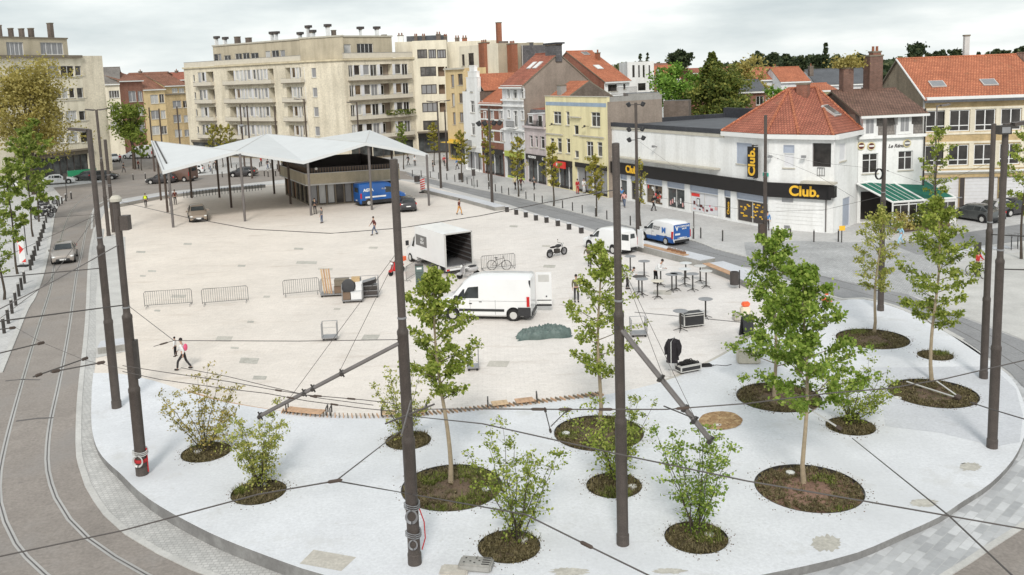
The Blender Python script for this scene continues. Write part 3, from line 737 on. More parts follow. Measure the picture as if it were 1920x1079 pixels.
shrub('leftmost loose shrub with bronze leaves on the platform', G(385, 845), 3.3, 3.3, 21, 'leaf_shrub_bronze', 2200)
shrub('second shrub from the left with many fine upright stems', G(487, 917), 3.3, 3.2, 22, 'leaf_shrub', 2800)
shrub('loose shrub behind the tall front mast beside the slatted bench', G(760, 824), 3.3, 2.5, 23, 'leaf_shrub', 2100)
shrub('tall spreading shrub at the very front of the platform', G(968, 1012), 4.0, 3.6, 24, 'leaf_tree', 2600)
shrub('shrub growing behind the middle mast and spreading past both sides of it', G(1155, 902), 3.4, 3.3, 25, 'leaf_tree', 2400)
shrub('shrub right of the middle mast, near the end of the lowered boom', G(1303, 1000), 3.7, 3.5, 26, 'leaf_tree_dense', 2800)
shrub('wide low shrub between the two large pits at the right', G(1595, 793), 2.7, 3.3, 27, 'leaf_tree', 2500)
def street(px, py, topy, label, w=2.0, seed=1, leaf='leaf_street', nl=1100, fork=.33, grp='narrow street trees along the shop pavement', ls=.22, ntw=20, prof=None):
 g = G(px, py); H = ZT(g, topy)
 return young_tree('street_tree', label, g, H, H * fork, w, seed, leaf, nl, ls, trunk_r=.08, group=grp, ntw=ntw, bmat='bark_dark', profile=prof or (lambda q: .55 + .45 * math.sin(PI * min(1, q * .9 + .05))))
street(1118, 406, 297, 'narrow street tree in front of the garage of the yellow house', 1.9, 31)
street(1038, 388, 272, 'narrow street tree in front of the dark shop with the red sign', 1.9, 32)
street(972, 369, 262, 'narrow street tree with ochre leaves in front of the pale twin bay house', 2.0, 33)
street(917, 350, 235, 'narrow street tree half behind the floodlight mast', 1.7, 34)
street(867, 342, 248, 'narrow ochre street tree in front of the white stepped gable', 2.1, 35)
street(815, 310, 233, 'slim poplar like tree before the dark shop front at the corner', 1.8, 36)
street(757, 318, 233, 'slim green tree rising behind the right end of the folded roof', 2.0, 37, 'leaf_green')
street(404, 316, 238, 'first of three slim trees behind the left wing of the folded roof', 2.3, 38)
street(418, 314, 236, 'middle one of three slim trees behind the left wing of the folded roof', 2.2, 39)
street(434, 315, 237, 'right one of three slim trees behind the left wing of the folded roof', 2.3, 40)
street(1201, 424, 300, 'thin bare young tree beside the floodlight mast by the bookshop', 1.0, 41, nl=60)
lg = 'green street trees on the left pavement'
street(33, 514, 318, 'green street tree on the left pavement beside the red arrow sign', 3.3, 42, 'leaf_green', 2900, .3, lg, .2)
street(62, 444, 262, 'tall bright green street tree on the left pavement, third from the front', 4.3, 43, 'leaf_green', 2600, .22, lg, .27)
street(73, 416, 240, 'farthest bright green street tree of the left pavement row', 5.0, 44, 'leaf_green', 2600, .2, lg, .30)
street(8, 562, 395, 'sparse street tree nearest the camera at the left edge', 2.2, 45, 'leaf_green', 1000, .3, lg, .18)
street(1753, 428, 246, 'slim green tree in front of the yellow brick building with garages', 2.9, 46, 'leaf_tree', 1700, .3, 'street trees near the green awning', .17)
street(1915, 486, 236, 'street tree at the right edge before the yellow brick building', 3.0, 47, 'leaf_tree', 1900, .33, 'street trees near the green awning', .17)
street(266, 320, 252, 'small green tree behind the far parked vans', 4.0, 49, 'leaf_green', 900, .35, 'street trees of the far side street', .35)
def big_tree(label, base, H, crown_z, rx, ry, seed, leaf, n, ls, group=None, name='tree', zc=None, trunk=.35, lobes=12, cat='tree', z0=0.0):
 """broad crown of leaf clumps carried on limbs"""
 rr = random.Random(seed); t = thing(name, label, cat, (base[0], base[1], z0), 0, group)
 tm = MB(); ch = (H - crown_z) / 2; cz = crown_z + ch
 tm.tube([(0, 0, -.2), (.1, 0, H * .25), (-.1, .1, H * .5), (0, 0, H * .8)], [trunk, trunk * .8, trunk * .5, trunk * .15], 'bark_dark', 8)
 cl = []
 for k in range(lobes):
  for _try in range(20):
   d = Vector((rr.uniform(-1, 1), rr.uniform(-1, 1), rr.uniform(-1, 1)))
   if .45 < d.length < 1: break
  c = Vector((d.x * rx * .72, d.y * ry * .72, cz + d.z * ch * .75)); r_ = rr.uniform(.28, .5) * min(rx, ch * 1.1)
  cl.append((c, r_)); b = Vector((0, 0, max(crown_z * .8, c.z - abs(c.x) - ch * .4)))
  tm.tube([b, b.lerp(c, .55) + Vector((0, 0, -.15 * r_)), c], [trunk * .35, trunk * .2, .03], 'bark_dark', 5, cap=False)
 tm.build('trunk', t, uv=False, sharp=0)
 lm = MB(); per = n // lobes
 for c, r_ in cl:
  subs = [(c + Vector((rr.gauss(0, .5), rr.gauss(0, .5), rr.gauss(0, .42))) * r_, r_ * rr.uniform(.18, .38)) for _ in range(12)]
  for _ in range(per):
   q, s = rr.choice(subs)
   leafquad(lm, q + Vector((rr.gauss(0, s), rr.gauss(0, s), rr.gauss(0, s * .8))), ls, rr, leaf, up=.8)
 lm.build('crown', t, uv=False); return t
def conifer(label, base, H, w, seed, leaf='leaf_dark', n=1600, ls=.6, group=None, z0=0.0):
 rr = random.Random(seed); t = thing('conifer', label, 'tree', (base[0], base[1], z0), 0, group)
 tm = MB(); tm.tube([(0, 0, -.2), (0, 0, H * .95)], [w * .05, .04], 'bark_dark', 6); tm.build('trunk', t, uv=False, sharp=0)
 lm = MB(); K = 26
 br = []
 for k in range(K):
  q = (k + rr.random()) / K; z = H * (.1 + .88 * q); ln = w / 2 * (1 - q) ** .8 * rr.uniform(.6, 1.15) + .2
  for j in range(5): th = rr.uniform(0, 2 * PI); br.append((z, ln, th))
 for _ in range(n):
  z, ln, th = rr.choice(br); f = rr.random() ** .6
  leafquad(lm, (math.cos(th) * ln * f + rr.gauss(0, .12 * ln), math.sin(th) * ln * f + rr.gauss(0, .12 * ln), z - .12 * ln * f + rr.gauss(0, .12 * ln + .1)), ls, rr, leaf, up=.8)
 lm.build('crown', t, uv=False); return t
def at(px, y, D):
 """ground point at image column px (row y used for the column) and forward distance D"""
 d = FW + RT * ((px - CX) / CF) - UP * ((y - CY) / CF); k = D / d.y
 return Vector((d.x * k, D, 0)), CH + d.z * k   # point, height of the ray there
def bigpx(px, top, bottom, wpx, D, label, seed, leaf, n, ls, group=None, kind='b', lobes=12):
 g, zt = at(px, top, D); _, zb = at(px, bottom, D); w = wpx / CF * D
 if kind == 'c': return conifer(label, g, max(3, zt), w, seed, leaf, n, ls, group)
 return big_tree(label, g, zt, max(.8, zb), w / 2, w / 2, seed, leaf, n, ls, group, lobes=lobes)
bigpx(36, 108, 300, 185, 118, 'large old tree with ochre spring foliage in front of the cream block at left', 51, 'leaf_ochre', 17000, .32, lobes=24)
bigpx(240, 187, 268, 74, 150, 'bushy green tree in the side street between the cream block and the brick houses', 48, 'leaf_green', 4500, .34, 'street trees of the far side street')
bigpx(1335, 96, 225, 150, 128, 'large dark evergreen tree behind the black flat roof', 52, 'leaf_mid', 10000, .42, kind='c')
bigpx(1345, 118, 225, 115, 127, 'dark bushy tree leaning against the large evergreen behind the black flat roof', 152, 'leaf_mid', 6000, .40)
bigpx(1268, 120, 210, 120, 132, 'bright green tree behind the concrete wall left of the evergreen', 53, 'leaf_bright', 6000, .40)
bigpx(1400, 108, 225, 95, 140, 'brownish green tree right of the large evergreen', 54, 'leaf_ochre', 4500, .42)
bigpx(1380, 175, 240, 80, 112, 'low olive green bushes between the evergreen and the hipped red roof', 55, 'leaf_mid', 2400, .35)
bigpx(1455, 155, 215, 60, 125, 'bright green garden bush behind the hipped red roof', 56, 'leaf_bright', 2000, .35)
bigpx(1273, 88, 130, 50, 210, 'dark spreading cedar on the skyline behind the roofs', 57, 'leaf_dark', 3000, .7)
bigpx(1200, 96, 130, 18, 200, 'small dark conifer left of the skyline cedar', 58, 'leaf_dark', 900, .5, kind='c')
bigpx(1214, 98, 130, 18, 205, 'small dark conifer next to the skyline cedar', 59, 'leaf_dark', 900, .5, kind='c')
sk = 'dark trees along the skyline'
SKX = (1422, 1447, 1478, 1500, 1548, 1532, 1568, 1598, 1612, 1714, 1740, 1763, 1790, 1811, 1835, 1857, 1880, 1905, 1925)
for k, (px, top, w, kk, lf) in enumerate([(1422, 98, 30, 'b', 'leaf_dark'), (1447, 97, 34, 'b', 'leaf_dark'), (1478, 101, 34, 'b', 'leaf_dark'), (1500, 107, 22, 'b', 'leaf_dark'), (1548, 78, 26, 'c', 'leaf_dark'), (1532, 102, 22, 'b', 'leaf_dark'),
          (1568, 104, 24, 'b', 'leaf_far'), (1598, 104, 30, 'b', 'leaf_far'), (1612, 98, 22, 'b', 'leaf_dark'), (1714, 82, 38, 'b', 'leaf_dark'), (1740, 95, 20, 'b', 'leaf_far'), (1763, 90, 36, 'b', 'leaf_dark'), (1790, 92, 30, 'b', 'leaf_dark'),
          (1811, 78, 20, 'c', 'leaf_dark'), (1835, 96, 20, 'c', 'leaf_dark'), (1857, 92, 32, 'b', 'leaf_far'), (1880, 86, 34, 'b', 'leaf_dark'), (1905, 92, 20, 'c', 'leaf_dark'), (1925, 90, 30, 'b', 'leaf_dark')]):
 o = bigpx(px, top, 128, w, 260 + 7 * (k % 4), 'x', 60 + k, lf, 2200, .85, sk, kk, lobes=8)
 sk_px = sorted(q for q in SKX); o['label'] = '%s from the left in the skyline row of trees, a %s' % (ORD[sk_px.index(px)], 'pointed conifer' if kk == 'c' else 'rounded dark one')
def woods(name, x0, x1, y, h, seed, lab, ls=4.2, lf='leaf_far'):
 rr = random.Random(seed); mb = MB()
 for _ in range(12000):
  x = rr.uniform(x0, x1); zt = h * (.75 + .2 * math.sin(x * .021) + .15 * math.sin(x * .067 + 1))
  leafquad(mb, (x, y + rr.uniform(-14, 14), rr.uniform(0, 1) ** .7 * zt), ls, rr, lf, up=.8)
 o = mb.build(name, uv=False); return tag(o, lab, 'woods', kind='stuff')
woods('distant_woods', -420, 520, 620, 16, 5, 'thin band of distant woods along the horizon')
woods('distant_woods', 78, 230, 300, 14.6, 6, 'dark band of trees closing the skyline above the roofs at the right', 1.7, 'leaf_dark')
def mast(label, px, py, topy, r0=.19, r1=.14, name='tram_mast', mat='pole_dark', step=True, group='tall dark overhead line masts', bands=True, topx=None):
 g = G(px, py); H = ZT(g, topy)
 t = thing(name, label, 'mast', (g.x, g.y, 0), 0, group)
 mb = MB(); hs = H * .31; h2 = H * .58; rm = r0 * .86
 pr = [(r0 * 1.12, 0), (r0 * 1.12, .32), (r0, .34), (r0, hs), (r0 * 1.05, hs + .02), (r0 * 1.05, hs + .14), (rm * 1.02, hs + .22), (rm, hs + .26), (rm, h2), (rm * 1.05, h2 + .02), (rm * 1.05, h2 + .12), (r1 * 1.05, h2 + .2), (r1, h2 + .3), (r1 * .97, H - .02), (r1 * .6, H), (0, H)] if step else [(r0, 0), (r0, .4), (r0 * .92, .42), (r1, H), (0, H)]
 mb.lathe(pr, (0, 0, 0), mat, 16); mb.build('shaft', t)
 if bands:
  mb = MB()
  for z in (H * .5, H * .515, H * .62):
   mb.lathe([(r1 + .004, z), (r1 + .018, z + .01), (r1 + .018, z + .05), (r1 + .004, z + .06)], (0, 0, 0), 'metal_grey', 16)
  mb.build('clamp', t)
 return t, g, H
def lamp_arm(t, H, ang, ln=1.3, tilt=.12, mat='pole_dark'):
 mb = MB(); d = Vector((math.cos(ang), math.sin(ang), 0))
 a = Vector((0, 0, H - .15)); b = a + d * ln + Vector((0, 0, tilt))
 mb.tube([a, a.lerp(b, .5) + Vector((0, 0, .1)), b], [.05, .045, .035], mat, 6); arm = mb.build('lamp_arm', t)
 mb = MB(); M = Matrix.Translation(b) @ Matrix.Rotation(ang, 4, 'Z') @ Matrix.Rotation(-.12, 4, 'Y')
 mb.box((.32, 0, 0), (.78, .30, .11), mat, M=M); mb.box((.30, 0, -.06), (.55, .22, .03), 'lamp_glass', M=M); mb.build('lamp_head', arm)
def floodlight(t, z, ang, off=.55, mat='black_plastic', s=1.0):
 mb = MB(); M = Matrix.Translation((off * math.cos(ang), off * math.sin(ang), z)) @ Matrix.Rotation(ang, 4, 'Z') @ Matrix.Rotation(.5, 4, 'Y')
 mb.tube([(0, 0, z), (off * math.cos(ang), off * math.sin(ang), z)], .03, mat, 5)
 mb.lathe([(.12 * s, -.2 * s), (.2 * s, -.12 * s), (.22 * s, .22 * s), (.19 * s, .24 * s)], (0, 0, 0), mat, 12, M=M); mb.lathe([(.185 * s, .20 * s), (0, .21 * s)], (0, 0, 0), 'lamp_glass', 12, M=M)
 mb.build('floodlight', t)
mA, gA, hA = mast('leftmost tall mast with one lamp arm standing on the edge of the platform', 219, 765, 243, .185, .112)
lamp_arm(mA, hA, PI, .12)
mA2, gA2, hA2 = mast('slimmer lamp mast with a double lamp head behind the leftmost tall mast', 204, 443, 206, .17, .12); lamp_arm(mA2, hA2, PI, .3); lamp_arm(mA2, hA2, 0.1, .3)
mA3, gA3, hA3 = mast('mast with cable brackets between the double lamp mast and the shorter capped mast', 214, 436, 262, .19, .15)
mA4, gA4, hA4 = mast('farther dark mast seen between the left group of masts', 200, 401, 225, .15, .12)
mB, gB, hB = mast('shorter mast with pale cap and red tape at its foot, left front of the platform', 267, 890, 378, .195, .12)
mb = MB(); mb.lathe([(.19, 0), (.2, .1), (.12, .2), (0, .22)], (0, 0, hB), 'stone_trim', 14); mb.build('cap', mB)
mb = MB(); mb.bx(.12, .40, -.16, .16, hB - 1.0, hB - .5, 'pole_dark'); mb.build('switch_box', mB)
mb = MB(); mb.bx(.10, .26, -.10, .10, 3.6, 5.0, 'metal_dark'); mb.build('cable_duct', mB)
mb = MB(); mb.box((.23, 0, .55), (.04, .03, .9), 'cloth_red', rz=.2); mb.lathe([(.225, .5), (.24, .52), (.24, .60), (.225, .62)], (0, 0, 0), 'cloth_red', 16); mb.build('red_tape', mB)
mC, gC, hC = mast('tall dark mast at the front left of centre with cable coils tied to its foot', 778, 1057, 298, .18, .115)
mD, gD, hD = mast('tall dark mast in the middle of the platform holding the right hand boom', 1168, 1021, 268, .168, .108)
mE, gE, hE = mast('nearer of the two tall masts at the right edge, topped with a lamp', 1860, 840, 232, .165, .105)
lamp_arm(mE, hE, .05, .3); mb = MB(); mb.box((-.12, -.1, hE - .2), (.4, .28, .3), 'metal_dark'); mb.box((-.12, -.25, hE - .2), (.28, .02, .2), 'metal_grey'); mb.build('lamp_box', mE)
mF, gF, hF = mast('farther of the two tall masts at the right edge, a level rod at half height', 1844, 710, 232, .155, .10)
mG, gG, hG = mast('dark mast standing beside the sparse tree at the rear edge of the platform', 1651, 583, 222, .16, .11)
mH, gH, hH = mast('dark mast with a control box in front of the corner bookshop', 1434, 497, 216, .15, .105)
mb = MB(); mb.bx(-.42, -.05, -.2, .2, 1.6, 2.9, 'pole_brown'); mb.build('control_box', mH)
mI, gI, hI = mast('floodlight mast by the road with five spot lamps, in front of the white bookshop wall', 1196, 456, 193, .155, .115, bands=False)
for k, (z, a) in enumerate([(hI - .15, .1), (hI - .15, PI), (hI - 2.1, .4), (hI - 2.1, 2.9), (hI - 2.8, .1), (hI - 2.9, 3.2)]): floodlight(mI, z, a, s=.8)
mJ, gJ, hJ = mast('spotlight mast with a cross bar of black floodlights at the end of the concrete ledge', 923, 381, 200, .15, .115, bands=False)
zJ = ZT(gJ, 232)
for a, o in ((0, 1.1), (PI, 1.1), (.2, .5), (2.9, .5)): floodlight(mJ, zJ, a, o, s=1.2)
mK, gK, hK = mast('thin lamp mast left of the right hand shop row, nearer one with twin lamps', 827, 353, 190, .14, .10, bands=False); lamp_arm(mK, hK, .2, .9); lamp_arm(mK, hK, PI + .2, .6)
mL, gL, hL = mast('thin dark mast just right of the twin lamp mast', 839, 321, 206, .14, .11, bands=False)
far = 'far masts rising behind the folded roof'
for k, (px, py, ty, lab) in enumerate([(676, 318, 192, 'far mast with a lamp behind the highest roof peak'), (579, 322, 186, 'far mast in front of the corner of the cream apartment block'), (523, 322, 200, 'far mast before the second balcony bay of the apartment block'),
          (473, 335, 198, 'far mast right of the one carrying a round lamp'), (460, 328, 196, 'far mast carrying a round lamp behind the left roof wing'), (342, 322, 200, 'far mast left of the apartment block'),
          (308, 318, 204, 'thin far mast in front of the ochre houses'), (290, 322, 202, 'far mast above the left tip of the folded roof'), (253, 318, 262, 'short thin post in the far street near the parked vans')]):
 o, g_, h_ = mast(lab, px, py, ty, .15, .11, step=False, bands=False, group=far, mat='pole_brown')
 if k in (0, 1): lamp_arm(o, h_, PI, .8)
 if k == 4:
  mb = MB(); mb.ball((0, 0, h_ - 3.2), (.4, .4, .25), 'metal_grey'); mb.build('lamp_head', o)
mb = MB(); mb.tube([(-.30 + .19 * math.cos(a), -.1, ZT(gG, 326) + .28 * math.sin(a)) for a in [2 * PI * i / 18 for i in range(19)]], .05, 'rubber', 6)
tag(mb.build('cable_coil', loc=(gG.x, gG.y, 0)), 'black cable ring hanging on the mast in front of the cafe', 'cable')
o, g_, h_ = mast('slim street lamp with a flat head in front of the yellow brick building', 1750, 415, 198, .09, .06, step=False, bands=False, mat='pole_grey', name='street_lamp', group='slim street lamps'); lamp_arm(o, h_, .1, .4, mat='pole_grey')
def coil(g, z, r, label, mat, n=3, side=(0, -1), mr=.2):
 mb = MB(); rr = random.Random(int(z * 100))
 for k in range(n):
  pts = [(r * (1 + .1 * k) * math.cos(a), -mr - .03 - .015 * k, z + r * (1.2 + .12 * k) * math.sin(a)) for a in [2 * PI * i / 18 for i in range(19)]]
  mb.tube(pts, .018, mat, 5, cap=False)
 for dz in (0, .06, .12):
  pts = [((mr + .02) * math.cos(a), (mr + .02) * math.sin(a), z + .18 + dz + .03 * math.sin(a * 2)) for a in [2 * PI * i / 16 for i in range(17)]]
  mb.tube(pts, .018, mat, 5, cap=False)
 o = mb.build('cable_coil', loc=(g.x, g.y, 0)); return tag(o, label, 'cable')
coil(gB, .62, .15, 'pale rope coil tied round the foot of the mast with red tape', 'metal_light', mr=.24)
coil(gC, 1.55, .14, 'grey cable coil tied high on the foot of the front mast', 'metal_grey', mr=.20)
coil(gC, .7, .11, 'lower grey cable loop tied to the foot of the front mast', 'metal_grey', 2, mr=.20)
mb = MB(); mb.tube([(.21, -.05, 1.7), (.33, -.06, 1.3), (.34, -.05, .8), (.23, -.05, .45)], .018, 'cloth_red', 5)
tag(mb.build('cable', loc=(gC.x, gC.y, 0)), 'red cable hanging down beside the coils on the front mast', 'cable')
def wire(name, label, pts, r=.018, sag=0.0, mat='wire_black', group='overhead line wires', extras=None, n=8):
 Ps = [Vector(p) if len(p) == 3 and isinstance(p, Vector) else G(p[0], p[1], p[2]) for p in pts]
 full = []
 for a, b in zip(Ps[:-1], Ps[1:]):
  for k in range(n):
   q = k / n; p = a.lerp(b, q); p.z -= sag * 4 * q * (1 - q); full.append(p)
 full.append(Ps[-1]); base = Ps[0].copy()
 t = thing(name, label, 'wire' if r < .03 else 'rod', base, 0, group)
 mb = MB(); mb.tube([p - base for p in full], r * .52, mat, 5); mb.build('strand', t)
 if extras:
  for f in extras:
   mb = MB(); i = f * (len(full) - 1); k = min(int(i), len(full) - 2); p = full[k].lerp(full[k + 1], i - k) - base
   d = (full[k + 1] - full[k]).normalized()
   mb.tube([p - d * .13, p - d * .09, p + d * .09, p + d * .13], [.010, max(.026, r * 1.25), max(.026, r * 1.25), .010], 'pole_brown', 6); mb.build('clamp', t)
 return t
def onmast(g, y): return Vector((g.x, g.y, ZT(g, y)))
ND = G(630, 902, 7.6)
wire('span_wire', 'span wire from the left edge across the second shrub to the knot', [(-40, 1052, 6.6), (230, 995, 6.8), (485, 927, 7.3), ND], .024, extras=[.995])
wire('span_wire', 'short span wire from the knot up to the right at the front mast', [ND, onmast(gC, 798)], .024)
wire('span_wire', 'short span wire from the knot to the lower part of the front mast', [ND, onmast(gC, 927)], .024)
wire('span_wire', 'span wire from the front mast down to the bottom edge of the picture', [onmast(gC, 927), (985, 965, 6.6), (1120, 1032, 6.5), (1290, 1115, 6.4)], .026, extras=[.62])
wire('span_wire', 'long span wire from the front mast past the middle mast to the lower right', [onmast(gC, 780), (905, 795, 8), (1160, 852, 8), (1400, 902, 8), (1620, 940, 7.8), (1780, 968, 7.6), (1980, 1003, 7.4)], .022)
wire('span_wire', 'diagonal span wire running from the wide right shrub to the bottom right corner', [(1598, 822, 3.5), (1780, 968, 7.6), (1920, 1100, 8)], .024)
wire('span_wire', 'level span wire with clamps from the front mast to the right hand boom', [onmast(gC, 768), (900, 767, 8), (1060, 768, 8), (1250, 768, 8), (1400, 757, 8)], .022, extras=[.04, .42, .5, .6, .8])
wire('span_wire', 'span wire continuing behind the dense trees to the right hand pit', [(1400, 757, 8), (1560, 737, 8), (1663, 729, 8), (1770, 711, 8), (1980, 662, 8)], .022)
wire('span_wire', 'span wire from the right pit past the near right mast to the right edge', [(1820, 755, 6.5), (1860, 768, 6.8), (1960, 798, 7)], .024, extras=[.1])
wire('span_wire', 'level chain like wire from the front mast to the walking pedestrian', [onmast(gC, 637), (560, 640, 6.6), (326, 639, 6.2)], .022, extras=[.01])
wire('span_wire', 'wire spur rising from the chain end to the shorter left mast', [(326, 639, 6.2), onmast(gB, 570)], .02)
wire('span_wire', 'short loose wire end left of the walking pedestrian', [(326, 639, 6.2), (288, 650, 6.1)], .02, extras=[.5])
tw = [(-30, 600, 5.9), (60, 640, 5.9), (180, 668, 5.9), (300, 694, 5.9), (430, 716, 5.9), (560, 741, 5.9), (640, 752, 5.9), (720, 757, 5.9), (860, 766, 5.9)]
wire('contact_wire', 'upper tram contact wire sweeping from the left road to the front mast', [(230, 686, 5.9), (300, 697, 5.9), (430, 716, 5.9), (500, 729, 5.9), (575, 741, 5.9), (680, 750, 5.9), (740, 757, 5.9)], .02, extras=[.55, .70, .8])
wire('contact_wire', 'lower tram contact wire running just below the first one', [(230, 697, 5.8), (300, 712, 5.8), (430, 730, 5.8), (500, 738, 5.8), (575, 752, 5.8), (680, 766, 5.8), (745, 772, 5.8)], .02, extras=[.6, .75])
wire('contact_wire', 'third contact wire joining the other two near the pole boom', [(340, 690, 5.9), (430, 707, 5.9), (500, 724, 5.9), (600, 747, 5.9), (700, 760, 5.9)], .018, extras=[.72])
wire('contact_wire', 'contact wire from the left road brackets down to the platform edge', [(25, 612, 5.8), (80, 643, 5.8), (160, 676, 5.8), (245, 695, 5.8)], .012)
wire('span_wire', 'long sagging span wire over the market floor from the left masts to the middle mast', [onmast(gA2, 372), (350, 408, 8.2), (470, 430, 8), (620, 438, 8), (750, 428, 8), (900, 405, 8.4), (1080, 369, 9.6), onmast(gD, 356)], .03)
wire('span_wire', 'faint span wire from the middle mast to the dark mast by the bookshop corner', [onmast(gI, 362), (1300, 383, 8.2), onmast(gH, 397)], .016)
wire('span_wire', 'faint span wire linking the bookshop corner mast to the mast beside the sparse tree', [onmast(gH, 397), (1545, 394, 7.6), onmast(gG, 368)], .016)
wire('span_wire', 'thin wire from the floodlight mast slanting down to the right along the white wall', [onmast(gI, 262), (1260, 310, 8), (1290, 322, 8)], .014)
wire('span_wire', 'thin high wire between the two dark masts before the bookshop and awning', [onmast(gH, 288), (1530, 328, 8), (1600, 370, 7.5)], .014, extras=[.15])
wire('span_wire', 'nearly level thin wire from the bookshop corner mast to the far right mast', [onmast(gH, 286), (1540, 306, 9), onmast(gG, 318), (1745, 350, 8)], .012, extras=[.7])
wire('span_wire', 'thin wire rising to the right from the awning toward the yellow brick building', [(1745, 352, 8), (1850, 308, 8.4)], .016)
wire('stay_rod', 'dark rod crossing level from the near right mast to the right edge', [onmast(gE, 505), G(1990, 508, 6.4)], .045, mat='metal_dark', group='rods on the right hand masts')
wire('stay_rod', 'dark rod crossing level from the far right mast to the right edge above the bicycles', [onmast(gF, 440), G(1990, 447, 6.8)], .045, mat='metal_dark', group='rods on the right hand masts')
lr = 'rods and brackets on the left masts'
wire('stay_rod', 'long dark rod from the shorter mast to the left edge at road level', [onmast(gB, 572), G(-40, 608, 7.2)], .045, group=lr)
wire('stay_rod', 'upper dark rod from the leftmost mast to the left edge below the car', [onmast(gA, 503), G(-40, 524, 7.5)], .04, group=lr)
wire('stay_rod', 'grey rod slanting down left from the shorter mast over the car', [onmast(gB, 458), (100, 528, 8), (-40, 600, 7.5)], .035, mat='pole_grey', group=lr)
wire('stay_wire', 'thin wire slanting from the leftmost mast down across the road to the left edge', [onmast(gA, 402), (90, 530, 8), (-30, 620, 7)], .018, group=lr)
wire('stay_wire', 'thin wire from the leftmost mast to the left pavement trees', [onmast(gA, 403), (80, 450, 8), (-30, 500, 7.8)], .018, group=lr)
wire('stay_wire', 'thin level wire from the leftmost mast to the left pavement', [onmast(gA, 402), (100, 408, 8), (60, 412, 7.5)], .018, group=lr)
for a, b, lab in (((-40, 672, 6), (80, 643, 5.9), 'dark trolley bracket at the left edge'), ((62, 707, 5.9), (162, 672, 5.8), 'dark trolley bracket over the left rail'), ((95, 698, 5.9), (192, 680, 5.8), 'dark trolley bracket right of the one over the left rail'), ((-40, 622, 6), (25, 615, 5.8), 'small bracket rod at the extreme left')):
 wire('trolley_bracket', lab, [a, b], .04, group=lr, extras=[.97, .1], n=2)
def boom(label, g, y0, end, r, n_tubes, clamps):
 a = onmast(g, y0); b = G(*end); t = thing('lowered_boom', label, 'boom', a, 0, 'lowered tubular booms')
 d = (b - a); u = d.normalized(); s = u.cross(Vector((0, 0, 1))).normalized(); v = s.cross(u).normalized()
 for k in range(n_tubes):
  o = s * (k - (n_tubes - 1) / 2) * r * 2.3
  mb = MB(); mb.tube([o, d + o], r, 'pole_grey', 10); mb.build('tube', t)
 mb = MB()
 for f in clamps:
  p = d * f; mb.tube([p - s * r * 3.2, p + s * r * 3.2], r * 1.25, 'metal_dark', 8); mb.tube([p - v * r * 2.8, p + v * r * 2.8], r * .5, 'metal_dark', 6)
 mb.build('clamp', t); return a, b
a1, b1 = boom('long grey tube boom lowered to the left from the tall front mast', gC, 640, (484, 782, 4.6), .045, 2, [.0, .42, .62, .68, .985])
a2, b2 = boom('long grey tube boom lowered to the right from the middle mast', gD, 612, (1334, 828, 3.6), .052, 2, [.0, .46, .72, .82, .99])
st = 'stay wires of the lowered booms'
wire('stay_wire', 'left stay wire from the front mast to the end of its boom', [onmast(gC, 470), a1.lerp(b1, .80)], .014, group=st)
wire('stay_wire', 'right stay wire from the front mast to the middle of its boom', [onmast(gC, 475), a1.lerp(b1, .45)], .014, group=st)
wire('stay_wire', 'left stay wire from the middle mast down to its boom', [onmast(gD, 480), a2.lerp(b2, .52)], .014, group=st)
wire('stay_wire', 'right stay wire from the middle mast to the lower part of its boom', [onmast(gD, 482), a2.lerp(b2, .86)], .014, group=st)
wire('stay_rod', 'short dark strut crossing under the right hand boom', [G(1245, 762, 6), a2.lerp(b2, .80)], .035, group=st)
wire('stay_rod', 'short dark strut crossing the front mast above the slatted bench', [G(722, 795, 7.4), G(815, 758, 7.6)], .035, group=st, n=2)
wire('stay_rod', 'short pale strut crossing behind the dark one on the front mast', [G(752, 818, 7.4), G(770, 752, 7.6)], .03, mat='pole_grey', group=st, n=2)
wire('stay_wire', 'left leg of the hanging wire loop above the big middle pit', [G(1022, 768, 8), G(1033, 812, 7)], .02, group=st, extras=[.02, .9], n=2)
wire('stay_wire', 'right leg of the hanging wire loop above the big middle pit', [G(1065, 768, 8), G(1033, 800, 7)], .02, group=st, extras=[.02], n=2)
def onl(A, B, px, py=330):
 """point of the line A-B seen in image column px"""
 lo, hi = -3.0, 4.0; f = lambda t: PXL((A.x + (B.x - A.x) * t, A.y + (B.y - A.y) * t, 0))[0]
 s = 1 if f(1) > f(0) else -1
 for _ in range(50):
  m = (lo + hi) / 2
  if (f(m) - px) * s > 0: hi = m
  else: lo = m
 return Vector((A.x + (B.x - A.x) * lo, A.y + (B.y - A.y) * lo, 0))
def yat(F, x, px):
 """how far behind the facet the party wall at x passes image column px"""
 lo, hi = 0.0, 40.0; b = F.t.location
 f = lambda y: PXL(tuple(b + F.P(x, y, 0)))[0]; s = 1 if f(20) > f(0) else -1
 for _ in range(40):
  m = (lo + hi) / 2
  if (f(m) - px) * s > 0: hi = m
  else: lo = m
 return lo
